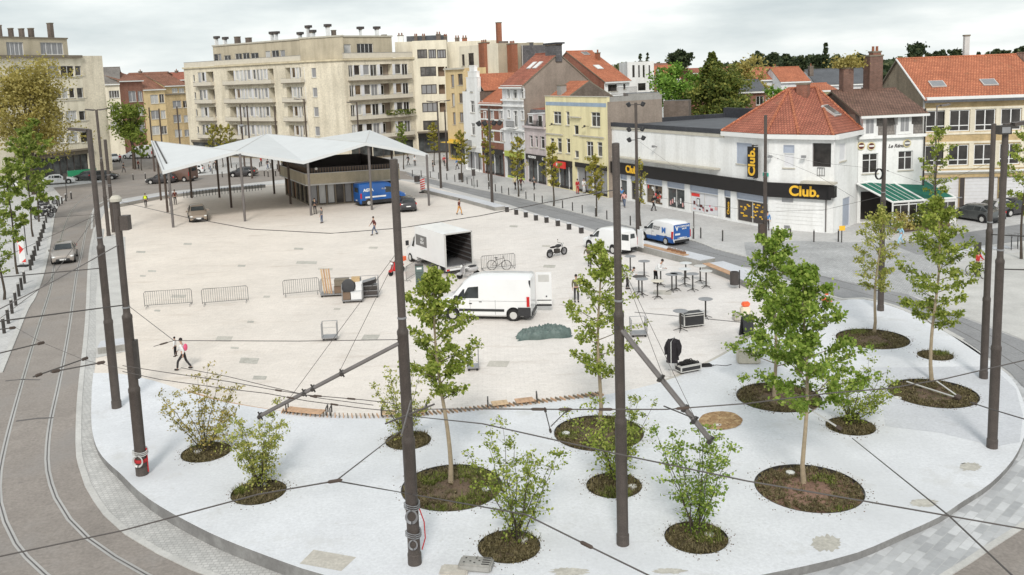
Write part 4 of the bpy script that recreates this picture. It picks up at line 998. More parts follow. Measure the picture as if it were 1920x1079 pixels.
class Facet:
 """one flat outer wall of a building, A to B from left to right as seen from outside"""
 def __init__(s, t, A, B, y=0.0):
  s.t = t; base = Vector(t.location); d = (B - A); s.L = Vector((d.x, d.y)).length; s.ang = math.atan2(d.y, d.x)
  s.A = Vector((A.x, A.y, 0)); s.u = Vector((math.cos(s.ang), math.sin(s.ang), 0)); s.n = Vector((-s.u.y, s.u.x, 0))
  if y: s.A = s.A + s.n * y
  s.M = Matrix.Translation(s.A - Vector((base.x, base.y, 0))) @ Matrix.Rotation(s.ang, 4, 'Z')
  s.ops = []
 def P(s, x, y, z): return s.M @ Vector((x, y, z))
 def hit(s, px, py):
  d = FW + RT * ((px - CX) / CF) - UP * ((py - CY) / CF); k = (s.A - CAM).dot(s.n) / d.dot(s.n); p = CAM + d * k
  return (p - s.A).dot(s.u), p.z
 def rect(s, x0, y0, x1, y1):
  a = s.hit(x0, (y0 + y1) / 2)[0]; b = s.hit(x1, (y0 + y1) / 2)[0]; zt = s.hit((x0 + x1) / 2, y0)[1]; zb = s.hit((x0 + x1) / 2, y1)[1]
  return a, zb, b - a, zt - zb
 def box(s, mb, x0, x1, y0, y1, z0, z1, mat):
  mb.box(((x0 + x1) / 2, (y0 + y1) / 2, (z0 + z1) / 2), (x1 - x0, y1 - y0, z1 - z0), mat, M=s.M)
 def quad(s, mb, pts, mat): mb.face([s.P(*p) for p in pts], mat)
 def open(s, x, z, w, h, depth=.2, back=None): s.ops.append((x, z, w, h, depth, back))
 def wall(s, mb, z0, z1, mat, rev=None, x0=0.0, x1=None):
  x1 = s.L if x1 is None else x1
  ops = [o for o in s.ops if o[1] + o[3] > z0 and o[1] < z1 and o[0] + o[2] > x0 and o[0] < x1]
  xs = sorted({x0, x1} | {min(max(v, x0), x1) for o in ops for v in (o[0], o[0] + o[2])})
  zs = sorted({z0, z1} | {min(max(v, z0), z1) for o in ops for v in (o[1], o[1] + o[3])})
  for k in range(len(zs) - 1):
   za, zb = zs[k], zs[k + 1]
   if zb - za < 1e-5: continue
   zc = (za + zb) / 2; run = None
   for i in range(len(xs) - 1):
    xc = (xs[i] + xs[i + 1]) / 2
    hole = any(o[0] < xc < o[0] + o[2] and o[1] < zc < o[1] + o[3] for o in ops)
    if not hole and run is None: run = xs[i]
    if hole and run is not None:
     s.quad(mb, [(run, 0, za), (xs[i], 0, za), (xs[i], 0, zb), (run, 0, zb)], mat); run = None
   if run is not None: s.quad(mb, [(run, 0, za), (xs[-1], 0, za), (xs[-1], 0, zb), (run, 0, zb)], mat)
  rv = rev or mat
  for (x, z, w, h, d, back) in ops:
   a, b, c, e = x, x + w, z, z + h
   s.quad(mb, [(a, 0, c), (b, 0, c), (b, d, c), (a, d, c)], rv); s.quad(mb, [(a, d, e), (b, d, e), (b, 0, e), (a, 0, e)], rv)
   s.quad(mb, [(a, 0, c), (a, d, c), (a, d, e), (a, 0, e)], rv); s.quad(mb, [(b, d, c), (b, 0, c), (b, 0, e), (b, d, e)], rv)
   if back: s.quad(mb, [(a, d, c), (b, d, c), (b, d, e), (a, d, e)], back)
 def window(s, x, z, w, h, pane='pane_dark', frame='frame_white', nx=2, tr=0.0, sill='stone_trim', depth=.2, fw=.07, name='window', surround=None, bars=True):
  s.open(x, z, w, h, depth)
  mb = MB(); y0, y1 = depth - .09, depth - .02
  for (a, b, c, e) in ((x, x + fw, z, z + h), (x + w - fw, x + w, z, z + h), (x + fw, x + w - fw, z, z + fw), (x + fw, x + w - fw, z + h - fw, z + h)): s.box(mb, a, b, y0, y1, c, e, frame)
  for k in range(1, nx): xc = x + w * k / nx; s.box(mb, xc - fw * .5, xc + fw * .5, y0 + .01, y1, z + fw, z + h - fw, frame)
  if tr: zc = z + h * tr; s.box(mb, x + fw, x + w - fw, y0 + .004, y1, zc - fw * .45, zc + fw * .45, frame)
  if sill: s.box(mb, x - .06, x + w + .06, -.09, depth - .1, z - .10, z - .002, sill)
  if surround:
   q = .12
   for (a, b, c, e) in ((x - q, x, z - .002, z + h + q), (x + w, x + w + q, z - .002, z + h + q), (x, x + w, z + h, z + h + q)): s.box(mb, a, b, -.035, .03, c, e, surround)
  f = mb.build(name, s.t, sharp=0)
  mb = MB(); s.quad(mb, [(x, depth - .03, z), (x + w, depth - .03, z), (x + w, depth - .03, z + h), (x, depth - .03, z + h)], pane)
  mb.build('pane', f, sharp=0)
  return f
 def rail(s, x0, x1, z, h, y, mat='metal_dark', step=.14, name='balcony_railing'):
  mb = MB(); s.box(mb, x0, x1, y - .02, y + .02, z + h - .04, z + h, mat); s.box(mb, x0, x1, y - .015, y + .015, z + .06, z + .09, mat)
  n = max(2, int((x1 - x0) / step))
  for k in range(n + 1): xc = x0 + (x1 - x0) * k / n; s.box(mb, xc - .012, xc + .012, y - .012, y + .012, z, z + h - .03, mat)
  return mb.build(name, s.t, sharp=0)
def zrects(ox, oy, sc, rects): return [(ox + a / sc, oy + b / sc, ox + c / sc, oy + d / sc) for a, b, c, d in rects]
Z1 = lambda r: zrects(0, 0, 3.597, r); Z2 = lambda r: zrects(340, 30, 4.317, r); Z3 = lambda r: zrects(600, 30, 4.317, r)
Z4 = lambda r: zrects(860, 60, 3.997, r); Z6 = lambda r: zrects(1560, 60, 3.997, r); Z7 = lambda r: zrects(1130, 260, 4.465, r)
def shell(F, mb, D, z1, side, x0=0.0, x1=None, z0=0.0, top='roof_felt'):
 """side walls, back wall and flat top behind a facet"""
 x1 = F.L if x1 is None else x1
 F.quad(mb, [(x0, D, z0), (x0, 0, z0), (x0, 0, z1), (x0, D, z1)], side); F.quad(mb, [(x1, 0, z0), (x1, D, z0), (x1, D, z1), (x1, 0, z1)], side)
 F.quad(mb, [(x1, D, z0), (x0, D, z0), (x0, D, z1), (x1, D, z1)], side)
 if top: F.quad(mb, [(x0, 0, z1 - .002), (x1, 0, z1 - .002), (x1, D, z1 - .002), (x0, D, z1 - .002)], top)
def slab(F, mb, quad, th, mat, edge=None):
 """a roof plane with thickness; quad counter-clockwise from above"""
 p = [F.P(*q) for q in quad]; n = (p[1] - p[0]).cross(p[2] - p[0]).normalized(); b = [v - n * th for v in p]
 mb.face(p, mat); mb.face(b[::-1], edge or mat)
 for i in range(len(p)): j = (i + 1) % len(p); mb.face([b[i], b[j], p[j], p[i]], edge or mat)
def gable_x(F, D, ze, zr, mat, wall, over=.35, yr=None, th=.14, x0=0.0, x1=None, gutter='frame_white', name='roof', walls=True, mb_wall=None, over_x=.12):
 """pitched roof with its ridge parallel to the street"""
 x1 = F.L if x1 is None else x1; yr = D / 2 if yr is None else yr; s = (zr - ze) / yr; s2 = (zr - ze) / (D - yr)
 mb = MB(); a, b = x0 - over_x, x1 + over_x
 slab(F, mb, [(a, -over, ze - over * s + th), (b, -over, ze - over * s + th), (b, yr, zr + th), (a, yr, zr + th)], th, mat, 'stone_dark')
 slab(F, mb, [(a, yr, zr + th), (b, yr, zr + th), (b, D + over, ze - over * s2 + th), (a, D + over, ze - over * s2 + th)], th, mat, 'stone_dark')
 mb.tube([F.P(a, yr, zr + th), F.P(b, yr, zr + th)], .11, mat, 6)
 r = mb.build(name, F.t, sharp=0)
 if gutter:
  mb = MB(); F.box(mb, a, b, -over - .10, -over + .04, ze - over * s - .10, ze - over * s + .10, gutter); mb.build('gutter', r)
 if mb_wall is not None:
  for x, fl in ((x0, 1), (x1, 0)):
   pts = [(x, 0, ze), (x, D, ze), (x, yr, zr)]
   F.quad(mb_wall, pts if not fl else pts[::-1], wall)
 return r
def gable_y(F, D, ze, zr, mat, x0=0.0, x1=None, over=.2, th=.14, name='roof', y0=.15):
 """ridge running back from the street"""
 x1 = F.L if x1 is None else x1; xc = (x0 + x1) / 2
 mb = MB()
 slab(F, mb, [(x0 - over, y0, ze), (xc, y0, zr), (xc, D, zr), (x0 - over, D, ze)], th, mat, 'stone_dark')
 slab(F, mb, [(xc, y0, zr), (x1 + over, y0, ze), (x1 + over, D, ze), (xc, D, zr)], th, mat, 'stone_dark')
 return mb.build(name, F.t, sharp=0)
def chimney(F, x, y, z0, z1, w, d, mat, pots=2, parent=None, potmat='brick_chimney', name='chimney'):
 mb = MB(); F.box(mb, x - w / 2, x + w / 2, y - d / 2, y + d / 2, z0, z1, mat); F.box(mb, x - w / 2 - .05, x + w / 2 + .05, y - d / 2 - .05, y + d / 2 + .05, z1 - .12, z1 + .02, 'stone_dark')
 o = mb.build(name, parent or F.t, sharp=0)
 if pots and parent is None:
  mb = MB()
  for k in range(pots):
   xc = x - w / 2 + w * (k + .5) / pots
   mb.lathe([(.13, 0), (.11, .35), (.13, .38), (.10, .42)], F.P(xc, y, z1 + .02), potmat, 8)
  mb.build('chimney_pots', o)
 return o
def pxchim(F, px, ytop, ybot, wpx, mat, y=4.0, d=.9, pots=2, name='chimney'):
 """chimney whose outline is measured on the photograph, standing y metres behind the facet"""
 G2 = Facet.__new__(Facet); G2.__dict__.update(F.__dict__); G2.A = F.A + F.n * y
 a, zt = G2.hit(px - wpx / 2, ytop); b, zb = G2.hit(px + wpx / 2, ybot)
 return chimney(F, (a + b) / 2, y + d / 2, zb - .8, zt - (.4 if pots else 0), b - a, d, mat, pots, name=name)
def skylight(F, x, y, z, w, l, slope, parent, mat='pane_mid'):
 M = F.M @ Matrix.Translation((x, y, z)) @ Matrix.Rotation(slope, 4, 'X')
 mb = MB(); mb.box((0, 0, .05), (w, l, .10), 'metal_light', M=M); mb.box((0, 0, .105), (w - .16, l - .16, .02), mat, M=M); return mb.build('skylight', parent, sharp=0)
def shopfront(F, x0, x1, z1, mat='sign_black', pane='pane_shop', n=3, base=.3, name='shop_front', pier='plaster_white_old', depth=.35, fas=.7):
 """glazed ground floor under a fascia"""
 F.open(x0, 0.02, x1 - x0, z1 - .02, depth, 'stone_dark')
 mb = MB(); F.box(mb, x0 - .05, x1 + .05, -.10, .06, z1 - .02, z1 + fas, mat)
 for k in range(n + 1): xc = x0 + (x1 - x0) * k / n; F.box(mb, xc - .05, xc + .05, depth - .16, depth - .03, .02, z1 - .03, 'frame_dark' if k % 2 else pier)
 F.box(mb, x0 + .06, x1 - .06, depth - .14, depth - .04, .02, base, mat)
 f = mb.build(name, F.t, sharp=0)
 mb = MB(); F.quad(mb, [(x0, depth - .05, base), (x1, depth - .05, base), (x1, depth - .05, z1 - .03), (x0, depth - .05, z1 - .03)], pane); mb.build('pane', f, sharp=0)
 return f
A, B = G(-60, 357.8), G(172, 325); A = onl(A, B, -60)
t = thing('apartment_block', 'cream apartment block with grey attic at the far left, ochre tree in front of it', 'apartment block', (A.x, A.y, 0))
F = Facet(t, A, B); B2 = G(212, 320)
rr = random.Random(1)
panes = ['pane_dark', 'pane_curtain', 'pane_net', 'pane_mid', 'pane_curtain']
for k, (a, b, c, d) in enumerate(Z1([(60, 450, 140, 525), (150, 450, 228, 522), (235, 445, 320, 520), (325, 445, 400, 520), (410, 445, 500, 520), (508, 445, 585, 512), (150, 605, 230, 675), (240, 600, 330, 670), (340, 597, 415, 668), (420, 597, 460, 665), (468, 595, 505, 662), (520, 592, 598, 662),
        (150, 765, 240, 830), (255, 760, 345, 825), (360, 755, 432, 820), (445, 748, 520, 818), (535, 748, 612, 812), (150, 905, 240, 975), (250, 900, 340, 970), (350, 898, 440, 968), (450, 895, 530, 965), (545, 890, 600, 962)])):
 x, z, w, h = F.rect(a, b, c, d); F.window(x, z, w, h, rr.choice(panes), nx=1 if w < 1.6 else 2 if w < 3 else 3)
zt = F.hit(100, 107)[1]; zg = F.hit(130, 286)[1]; za = F.hit(100, 72)[1]
x0 = F.hit(30, 330)[0]; shopfront(F, x0 + 1.5, F.L - .4, zg - .5, 'stone_dark', n=9, pier='frame_dark')
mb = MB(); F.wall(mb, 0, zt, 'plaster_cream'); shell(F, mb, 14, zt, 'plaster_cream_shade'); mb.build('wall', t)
mb = MB()
for (_, yy) in ((0, 525), (0, 680), (0, 828)):
 zz = F.hit(120, yy / 3.597)[1]; F.box(mb, 0, F.L, -.07, .03, zz - .12, zz, 'stone_trim')
F.box(mb, -.1, F.L + .05, -.5, .05, zt - .15, zt + .25, 'stone_dark'); F.box(mb, x0, F.L + .3, -.55, .02, zg + .12, zg + .4, 'stone_dark'); mb.build('cornice', t)
A3 = A; F3 = Facet(t, A, onl(A, B, 161), y=1.2)
for (a, b, c, d) in Z1([(45, 285, 160, 375), (275, 288, 428, 370)]): x, z, w, h = F3.rect(a, b, c, d); F3.window(x, z, w, h, 'pane_net', nx=4)
mb = MB(); F3.wall(mb, zt, za, 'plaster_attic'); shell(F3, mb, 11, za, 'plaster_attic', z0=zt); F3.box(mb, -.1, F3.L + .1, -.15, .1, za - .02, za + .18, 'stone_dark'); mb.build('attic', t)
for cx, yt, w in ((10, 170, 26), (85, 190, 32), (157, 192, 34), (221, 190, 38), (352, 155, 46)): pxchim(F3, cx / 3.597, yt / 3.597, 250 / 3.597, w / 3.597 * .68, 'brick_brown', 2, .8, 0)
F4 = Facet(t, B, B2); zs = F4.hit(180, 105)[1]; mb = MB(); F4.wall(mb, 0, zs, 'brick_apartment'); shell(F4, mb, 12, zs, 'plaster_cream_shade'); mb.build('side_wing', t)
pts = [G(203, 292), G(236, 290), G(278, 285), G(318, 281), G(361, 276)]
def simple(name, lab, A, B, D, top_px, top_y, wallmat, wins, roof=None, frame='frame_white', nx=2, cat='house', trim='stone_trim', pane=None, tr=0.0):
 t = thing(name, lab, cat, (A.x, A.y, 0)); F = Facet(t, A, B); r_ = random.Random(len(lab))
 for (a, b, c, d) in wins: x, z, w, h = F.rect(a, b, c, d); x = max(.15, x); w = min(w, F.L - .15 - x); F.window(x, z, w, h, pane or r_.choice(panes), frame, nx=nx if w > 1 else 1, tr=tr)
 zt = F.hit(top_px, top_y)[1]
 return t, F, zt
def finish(t, F, zt, D, wallmat, side=None, cornice='stone_trim', top='roof_felt'):
 mb = MB(); F.wall(mb, 0, zt, wallmat); shell(F, mb, D, zt, side or wallmat, top=top)
 if cornice: F.box(mb, -.03, F.L + .03, -.22, .02, zt - .22, zt + .06, cornice)
 return mb
t, F, zt = simple('town_house', 'narrow beige town house with grey mansard in the far side street', pts[0], pts[1], 12, 218, 157, '', Z1([(735, 612, 835, 662), (745, 715, 800, 780), (745, 820, 820, 870)]), nx=4)
m = finish(t, F, zt, 12, 'plaster_pale'); m.build('wall', t); gable_x(F, 12, zt, F.hit(215, 136)[1] + 1.0, 'slate_pale', 'plaster_pale')
t, F, zt = simple('town_house', 'red brick town house with orange roof in the far side street', pts[1], pts[2], 12, 255, 151.5, '', Z1([(868, 615, 920, 688), (930, 615, 985, 685), (930, 722, 990, 780), (868, 722, 915, 785), (870, 830, 985, 900)]), nx=2)
m = finish(t, F, zt, 12, 'brick_red'); m.build('wall', t); r = gable_x(F, 12, zt, F.hit(245, 140)[1] + .4, 'tile_dull', 'brick_red')
t, F, zt = simple('town_house', 'ochre town house with dull red roof, second from the right in the far side street', pts[2], pts[3], 12, 298, 167, '', Z1([(1015, 640, 1070, 700), (1075, 635, 1135, 695), (1020, 745, 1080, 805), (1085, 745, 1140, 800), (1025, 850, 1080, 910), (1088, 850, 1140, 905)]), nx=2)
m = finish(t, F, zt, 12, 'plaster_ochre'); gable_x(F, 12, zt, F.hit(298, 144)[1] + .5, 'tile_dull', 'plaster_ochre', mb_wall=m); m.build('wall', t)
t, F, zt = simple('town_house', 'ochre brick town house with brown top floor beside the big apartment block', pts[3], pts[4], 12, 340, 160, '', Z1([(1160, 597, 1200, 628), (1207, 597, 1245, 628), (1252, 595, 1285, 627), (1165, 680, 1225, 730), (1235, 680, 1285, 727), (1170, 775, 1225, 828), (1240, 778, 1290, 825), (1180, 875, 1230, 925), (1245, 875, 1295, 920)]), nx=2)
m = finish(t, F, zt, 12, 'brick_ochre', 'brick_ochre'); F.box(m, 0, F.L, -.25, -.02, F.hit(340, 176.5)[1] - .1, F.hit(340, 176.5)[1] + .15, 'stone_dark'); gable_x(F, 12, zt, F.hit(340, 140)[1] + .2, 'tile_dull', 'brick_ochre', mb_wall=m); m.build('wall', t)
A, C1, C2, D_ = G(358, 292), G(575, 302), G(655, 303), G(783, 289)
t = thing('apartment_block', 'large cream apartment block with balcony rows and a rounded blank corner, behind the folded roof', 'apartment block', (A.x, A.y, 0))
FA, FB, FC = Facet(t, A, C1), Facet(t, C1, C2), Facet(t, C2, D_)
ZTOP = 16.85; fl = [3.6 + 3.3 * k for k in range(4)]
rr = random.Random(8)
def bay(F, spans, slab_span, names=('w',)):
 xs = F.hit(slab_span[0], 165)[0], F.hit(slab_span[1], 165)[0]
 for k, z in enumerate(fl):
  for (a, b, kind) in spans:
   xa, xb = F.hit(a, 150)[0], F.hit(b, 150)[0]
   if kind == 'l':
    F.open(xa, z, xb - xa, 2.55, 1.3, 'cement_render')  # loggia back darker than the facade, the recess shade put into its colour
    mb = MB(); dx = xa + (xb - xa) * .15; F.box(mb, dx, dx + min(1.0, (xb - xa) * .6), 1.22, 1.28, z + .05, z + 2.3, 'frame_white'); F.box(mb, dx + .1, dx + min(.9, (xb - xa) * .55), 1.20, 1.23, z + .7, z + 2.2, 'pane_dark'); mb.build('balcony_door', t, sharp=0)
   elif kind == 'd': F.window(xa, z + .05, xb - xa, 2.45, rr.choice(['pane_net', 'pane_dark', 'pane_mid', 'pane_curtain']), nx=2, sill=None)
   else: F.window(xa, z + .8, xb - xa, 1.7, rr.choice(['pane_net', 'pane_dark', 'pane_mid', 'pane_curtain', 'pane_warm']), nx=1, sill=None)
  mb = MB(); ed_ = sorted((F.hit(a, 150)[0], F.hit(b, 150)[0]) for a, b, kk in spans)
  for (p0, p1), (q0, q1) in zip(ed_[:-1], ed_[1:]):
   if q0 - p1 > .05: mb = MB(); F.box(mb, p1 + .01, q0 - .01, -.03, -.001, z, z + 2.5, 'shutter_white'); mb.build('wall_panel', t, sharp=0)
  mb = MB(); F.box(mb, xs[0], xs[1], -.8, -.002, z - .16, z - .02, 'stone_dark'); b_ = mb.build('balcony', t, sharp=0)
  mb = MB(); F.box(mb, xs[0], xs[1], -.8, -.76, z - .02, z + .62, 'panel_lilac'); F.box(mb, xs[0], xs[1], -.81, -.75, z + .72, z + .76, 'metal_grey')
  F.box(mb, xs[0], xs[0] + .05, -.75, -.01, z - .02, z + .62, 'panel_lilac'); F.box(mb, xs[1] - .05, xs[1], -.75, -.01, z - .02, z + .62, 'panel_lilac'); mb.build('balcony_parapet', b_, sharp=0)
q2 = lambda v: 340 + v / 4.317
q3 = lambda v: 600 + v / 4.317
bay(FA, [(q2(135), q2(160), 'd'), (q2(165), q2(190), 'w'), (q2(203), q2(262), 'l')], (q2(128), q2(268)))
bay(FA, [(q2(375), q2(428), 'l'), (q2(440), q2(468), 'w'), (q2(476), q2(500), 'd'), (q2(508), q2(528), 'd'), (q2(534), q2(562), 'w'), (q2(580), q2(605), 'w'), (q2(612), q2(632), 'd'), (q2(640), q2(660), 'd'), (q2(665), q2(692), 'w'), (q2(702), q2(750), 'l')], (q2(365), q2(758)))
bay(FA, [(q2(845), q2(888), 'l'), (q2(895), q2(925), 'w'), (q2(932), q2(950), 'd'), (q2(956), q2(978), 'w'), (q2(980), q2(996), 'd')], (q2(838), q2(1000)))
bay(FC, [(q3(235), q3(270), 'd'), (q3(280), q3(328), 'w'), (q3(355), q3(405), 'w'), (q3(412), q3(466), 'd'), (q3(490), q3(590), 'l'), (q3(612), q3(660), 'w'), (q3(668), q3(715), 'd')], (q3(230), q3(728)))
for z in fl:
 x = FA.hit(q2(94), 150)[0]; FA.window(max(.2, x), z + .8, .6, 1.3, 'pane_dark', nx=1)
 x = FB.hit(589, 150)[0]; FB.window(x - .5, z + .7, 1.0, 1.6, 'pane_net', nx=1)
for F_, n_ in ((FA, 9), (FC, 6)): shopfront(F_, .6, F_.L - .6, 2.7, 'stone_dark', n=n_, fas=.4, pier='plaster_cream')
mb = MB()
for F_ in (FA, FB, FC): F_.wall(mb, 0, ZTOP, 'brick_apartment', 'plaster_cream')
Bk = [FA.P(0, 0, 0), FA.P(0, 14, 0), FC.P(FC.L, 14, 0), FC.P(FC.L, 0, 0), FB.P(FB.L, 0, 0), FB.P(0, 0, 0)]
mb.face([(p.x, p.y, ZTOP - .01) for p in Bk[::-1]], 'roof_felt')
for i in (0, 1, 2):
 p, q = Bk[i], Bk[i + 1]; mb.face([(q.x, q.y, 0), (p.x, p.y, 0), (p.x, p.y, ZTOP), (q.x, q.y, ZTOP)], 'brick_apartment')
mb.build('wall', t, sharp=0)
mb = MB()
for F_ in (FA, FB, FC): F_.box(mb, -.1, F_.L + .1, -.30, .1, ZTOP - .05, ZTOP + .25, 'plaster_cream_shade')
mb.build('cornice', t)
mb = MB()
for F_, a, b in ((FA, 0, FA.L), (FC, 0, FC.L)):
 F_.box(mb, a, b, .12, .16, ZTOP + .3, ZTOP + 1.15, 'panel_lilac'); F_.box(mb, a, b, .09, .19, ZTOP + 1.15, ZTOP + 1.2, 'metal_grey')
mb.build('terrace_parapet', t)
zp = 20.8
x0p = FA.hit(384, 105)[0]
PA = Facet(t, FA.A + FA.u * x0p, FA.A + FA.u * (FA.L + .9), y=1.9); PB = Facet(t, C1 + Vector((0, 0, 0)), C2, y=.25); PC = Facet(t, C2, FC.A + FC.u * (FC.L - 3), y=1.9)
for F_, rs in ((PA, Z2([(200, 315, 235, 395), (240, 310, 300, 390), (345, 320, 400, 362), (435, 305, 490, 360), (495, 300, 552, 358), (560, 300, 625, 350), (680, 285, 720, 352), (730, 280, 790, 348), (800, 278, 840, 345), (930, 245, 1085, 325)])), (PC, Z3([(195, 230, 250, 305), (300, 225, 430, 335), (495, 240, 590, 340)]))):
 for (a, b, c, d) in rs:
  x, z, w, h = F_.rect(a, b, c, d); x = max(x, .1)
  if x + w < F_.L: F_.window(x, max(z, ZTOP + .3), w, h, rr.choice(['pane_net', 'pane_dark', 'pane_curtain']), nx=1 if w < 1.6 else 2 if w < 3.2 else 4, sill=None)
mb = MB()
for F_ in (PA, PB, PC): F_.wall(mb, ZTOP, zp, 'plaster_attic')
pk = [PA.P(0, 0, 0), PA.P(0, 11, 0), PC.P(PC.L, 11, 0), PC.P(PC.L, 0, 0), PC.P(0, 0, 0), PB.P(PB.L, 0, 0), PB.P(0, 0, 0), PA.P(PA.L, 0, 0)]
mb.face([(p.x, p.y, zp) for p in pk[::-1]], 'roof_felt')
for i in (0, 1, 2): p, q = pk[i], pk[i + 1]; mb.face([(q.x, q.y, ZTOP), (p.x, p.y, ZTOP), (p.x, p.y, zp), (q.x, q.y, zp)], 'plaster_attic')
for F_ in (PA, PB, PC): F_.box(mb, -.1, F_.L + .1, -.18, .08, zp - .05, zp + .2, 'stone_trim')
mb.build('attic', t, sharp=0)
for (X, yt, yb, w, m_) in ((272, 184, 262, 24, 'w'), (342, 190, 258, 26, 'w'), (443, 170, 248, 42, 'b'), (533, 178, 242, 42, 'b'), (722, 148, 215, 22, 'w'), (755, 146, 212, 22, 'w'), (948, 152, 200, 22, 'w'), (1014, 98, 195, 28, 'w'), (1050, 135, 190, 44, 'w')):
 c = pxchim(PA, q2(X), 30 + yt / 4.317, 30 + yb / 4.317, w / 4.317 * (.55 if m_ == 'w' else .8), 'plaster_white' if m_ == 'w' else 'brick_brown', 3, .7, 0)
 if m_ == 'w':
  p = PA; G2 = Facet(t, PA.A, PA.A + PA.u, y=3); xx, zz = G2.hit(q2(X), 30 + yt / 4.317); mb = MB(); p.box(mb, xx - .55, xx + .55, 3, 3.8, zz + .02, zz + .45, 'frame_dark'); mb.build('chimney_cap', c, sharp=0)
for (X, yt, yb, w, m_) in ((72, 88, 175, 40, 'w'), (120, 115, 175, 34, 'b'), (337, 108, 175, 20, 'w'), (470, 106, 178, 36, 'w'), (528, 152, 180, 34, 'b')):
 F_ = PC; c = pxchim(F_, q3(X), 30 + yt / 4.317, 30 + yb / 4.317, w / 4.317 * (.55 if m_ == 'w' else .8), 'plaster_white' if m_ == 'w' else 'brick_brown', 3, .7, 0)
 if m_ == 'w':
  G2 = Facet(t, F_.A, F_.A + F_.u, y=3); xx, zz = G2.hit(q3(X), 30 + yt / 4.317); mb = MB(); F_.box(mb, xx - .55, xx + .55, 3, 3.8, zz + .02, zz + .45, 'frame_dark'); mb.build('chimney_cap', c, sharp=0)
mb = MB(); z = fl[1] + .9
for k in range(260):
 x = FC.hit(q3(505 + 240 * rr.random()), 205)[0]; leafquad(mb, FC.P(x, -1.0 + rr.uniform(-.2, .2), z + rr.uniform(-.5, .35)), .3, rr, 'leaf_mid')
mb.build('balcony_plants', t, uv=False)
A = D_; B = G(845, 286.5); B = onl(A, B, 846)
t = thing('apartment_block', 'cream apartment building with dark framed window bands, right of the large block', 'apartment block', (A.x, A.y, 0)); F = Facet(t, A, B)
for (a, b, c, d) in Z3([(787, 272, 868, 345), (878, 272, 940, 345), (948, 272, 1052, 343), (812, 412, 940, 490), (820, 556, 945, 634), (828, 702, 955, 780), (835, 848, 955, 925)]):
 x, z, w, h = F.rect(a, b, c, d); F.window(max(.1, x), z, min(w, F.L - .15 - max(.1, x)), h, rr.choice(['pane_net', 'pane_mid']), 'frame_dark', nx=3, fw=.14, sill=None)
for (a, b, c, d) in Z3([(955, 412, 1008, 490), (962, 556, 1012, 634), (968, 702, 1018, 780)]):
 x, z, w, h = F.rect(a, b, c, d); F.open(x, z, w, h, 1.0, 'frame_brown')
for (a, b, c, d) in Z3([(1016, 412, 1030, 490), (1020, 556, 1036, 634), (1024, 702, 1040, 780)]):
 x, z, w, h = F.rect(a, b, c, d); F.window(x, z, w, h, 'pane_dark', 'frame_dark', nx=1, sill=None)
zt = F.hit(770, 77.5)[1]; zt = max(zt, F.hit(790, 78)[1]); shopfront(F, .3, F.L - .3, 2.8, 'metal_dark', n=5, fas=.9, pier='frame_dark')
mb = MB(); F.wall(mb, 0, zt, 'plaster_cream', x0=0); shell(F, mb, 14, zt, 'plaster_pale', x1=F.L); mb.build('wall', t, sharp=0)
mb = MB(); F.box(mb, F.L + .002, F.L + 9, 4, 14, 0, zt - .2, 'plaster_pale'); F.box(mb, -3.2, -.003, 2.2, 12, ZTOP + .3, zt, 'plaster_pale'); mb.build('rear_wing', t)
mb = MB(); F.box(mb, .2, F.L - .2, -1.6, -.12, 3.75, 4.0, 'stone_dark'); mb.build('canopy', t)
for (X, yt, w, m_) in ((650, 140, 50, 'plaster_white'), (775, 146, 30, 'brick_brown'), (838, 146, 30, 'brick_brown'), (958, 130, 40, 'brick_brown'), (1015, 148, 30, 'brick_brown'), (1110, 160, 40, 'brick_brown'), (1170, 160, 44, 'brick_chimney')): pxchim(F, q3(X), 30 + yt / 4.317, 78, w / 4.317, m_, 5, 1.0, 2)
G2 = Facet(t, F.A, F.A + F.u, y=5); xa, zb = G2.hit(q3(700), 78); xb, _ = G2.hit(q3(1030), 78); mb = MB(); F.box(mb, xa, xb, 5.5, 8, zt - .1, zt + 1.1, 'roof_felt'); mb.build('roof_house', t)
A, B = G(842, 299), G(877, 303)
t, F, zt = simple('town_house', 'narrow ochre apartment house between the cream block and the white stepped gable', A, B, 12, 856, 128.5, '', Z3([(1060, 477, 1085, 578), (1115, 470, 1155, 560), (1066, 628, 1090, 735), (1125, 628, 1160, 705), (1075, 782, 1098, 880), (1130, 782, 1165, 862)]), frame='frame_brown', nx=2, cat='apartment house')
m = finish(t, F, zt, 6, 'plaster_ochre', 'plaster_ochre'); shp = shopfront(F, .3, F.L - .3, 2.7, 'awning_yellow', n=3)
m = MB(); F.wall(m, 0, zt, 'plaster_ochre'); shell(F, m, 6, zt, 'plaster_ochre'); F.box(m, -.1, F.L + .1, -.3, .02, zt - .2, zt + .08, 'stone_trim'); m.build('wall', t)
F5 = Facet(t, A, onl(A, B, 897), y=4.5)
for (a, b, c, d) in Z3([(1147, 312, 1170, 405), (1200, 302, 1245, 400)]): x, z, w, h = F5.rect(a, b, c, d); F5.window(x, z, w, h, 'pane_dark', 'frame_dark', nx=2)
z5 = F5.hit(880, 86)[1]; mb = MB(); x5 = F5.hit(861, 110)[0]; F5.wall(mb, 0, z5, 'plaster_pale', x0=x5); shell(F5, mb, 9, z5, 'plaster_attic', x0=x5); mb.build('set_back_floor', t)
mb = MB(); F.box(mb, .3, F.L - .2, -1.6, -.12, 2.9, 3.0, 'awning_yellow'); mb.build('awning', t)
LA, LB = G(865, 316.2), G(1139, 370.8)
def rowpt(px): return onl(LA, LB, px)
def rowhouse(name, lab, x0, x1):
 A, B = rowpt(x0), rowpt(x1); t = thing(name, lab, 'town house', (A.x, A.y, 0)); return t, Facet(t, A, B)
t, F = rowhouse('town_house', 'white town house with a stepped gable and orange roof', 873, 905.5)
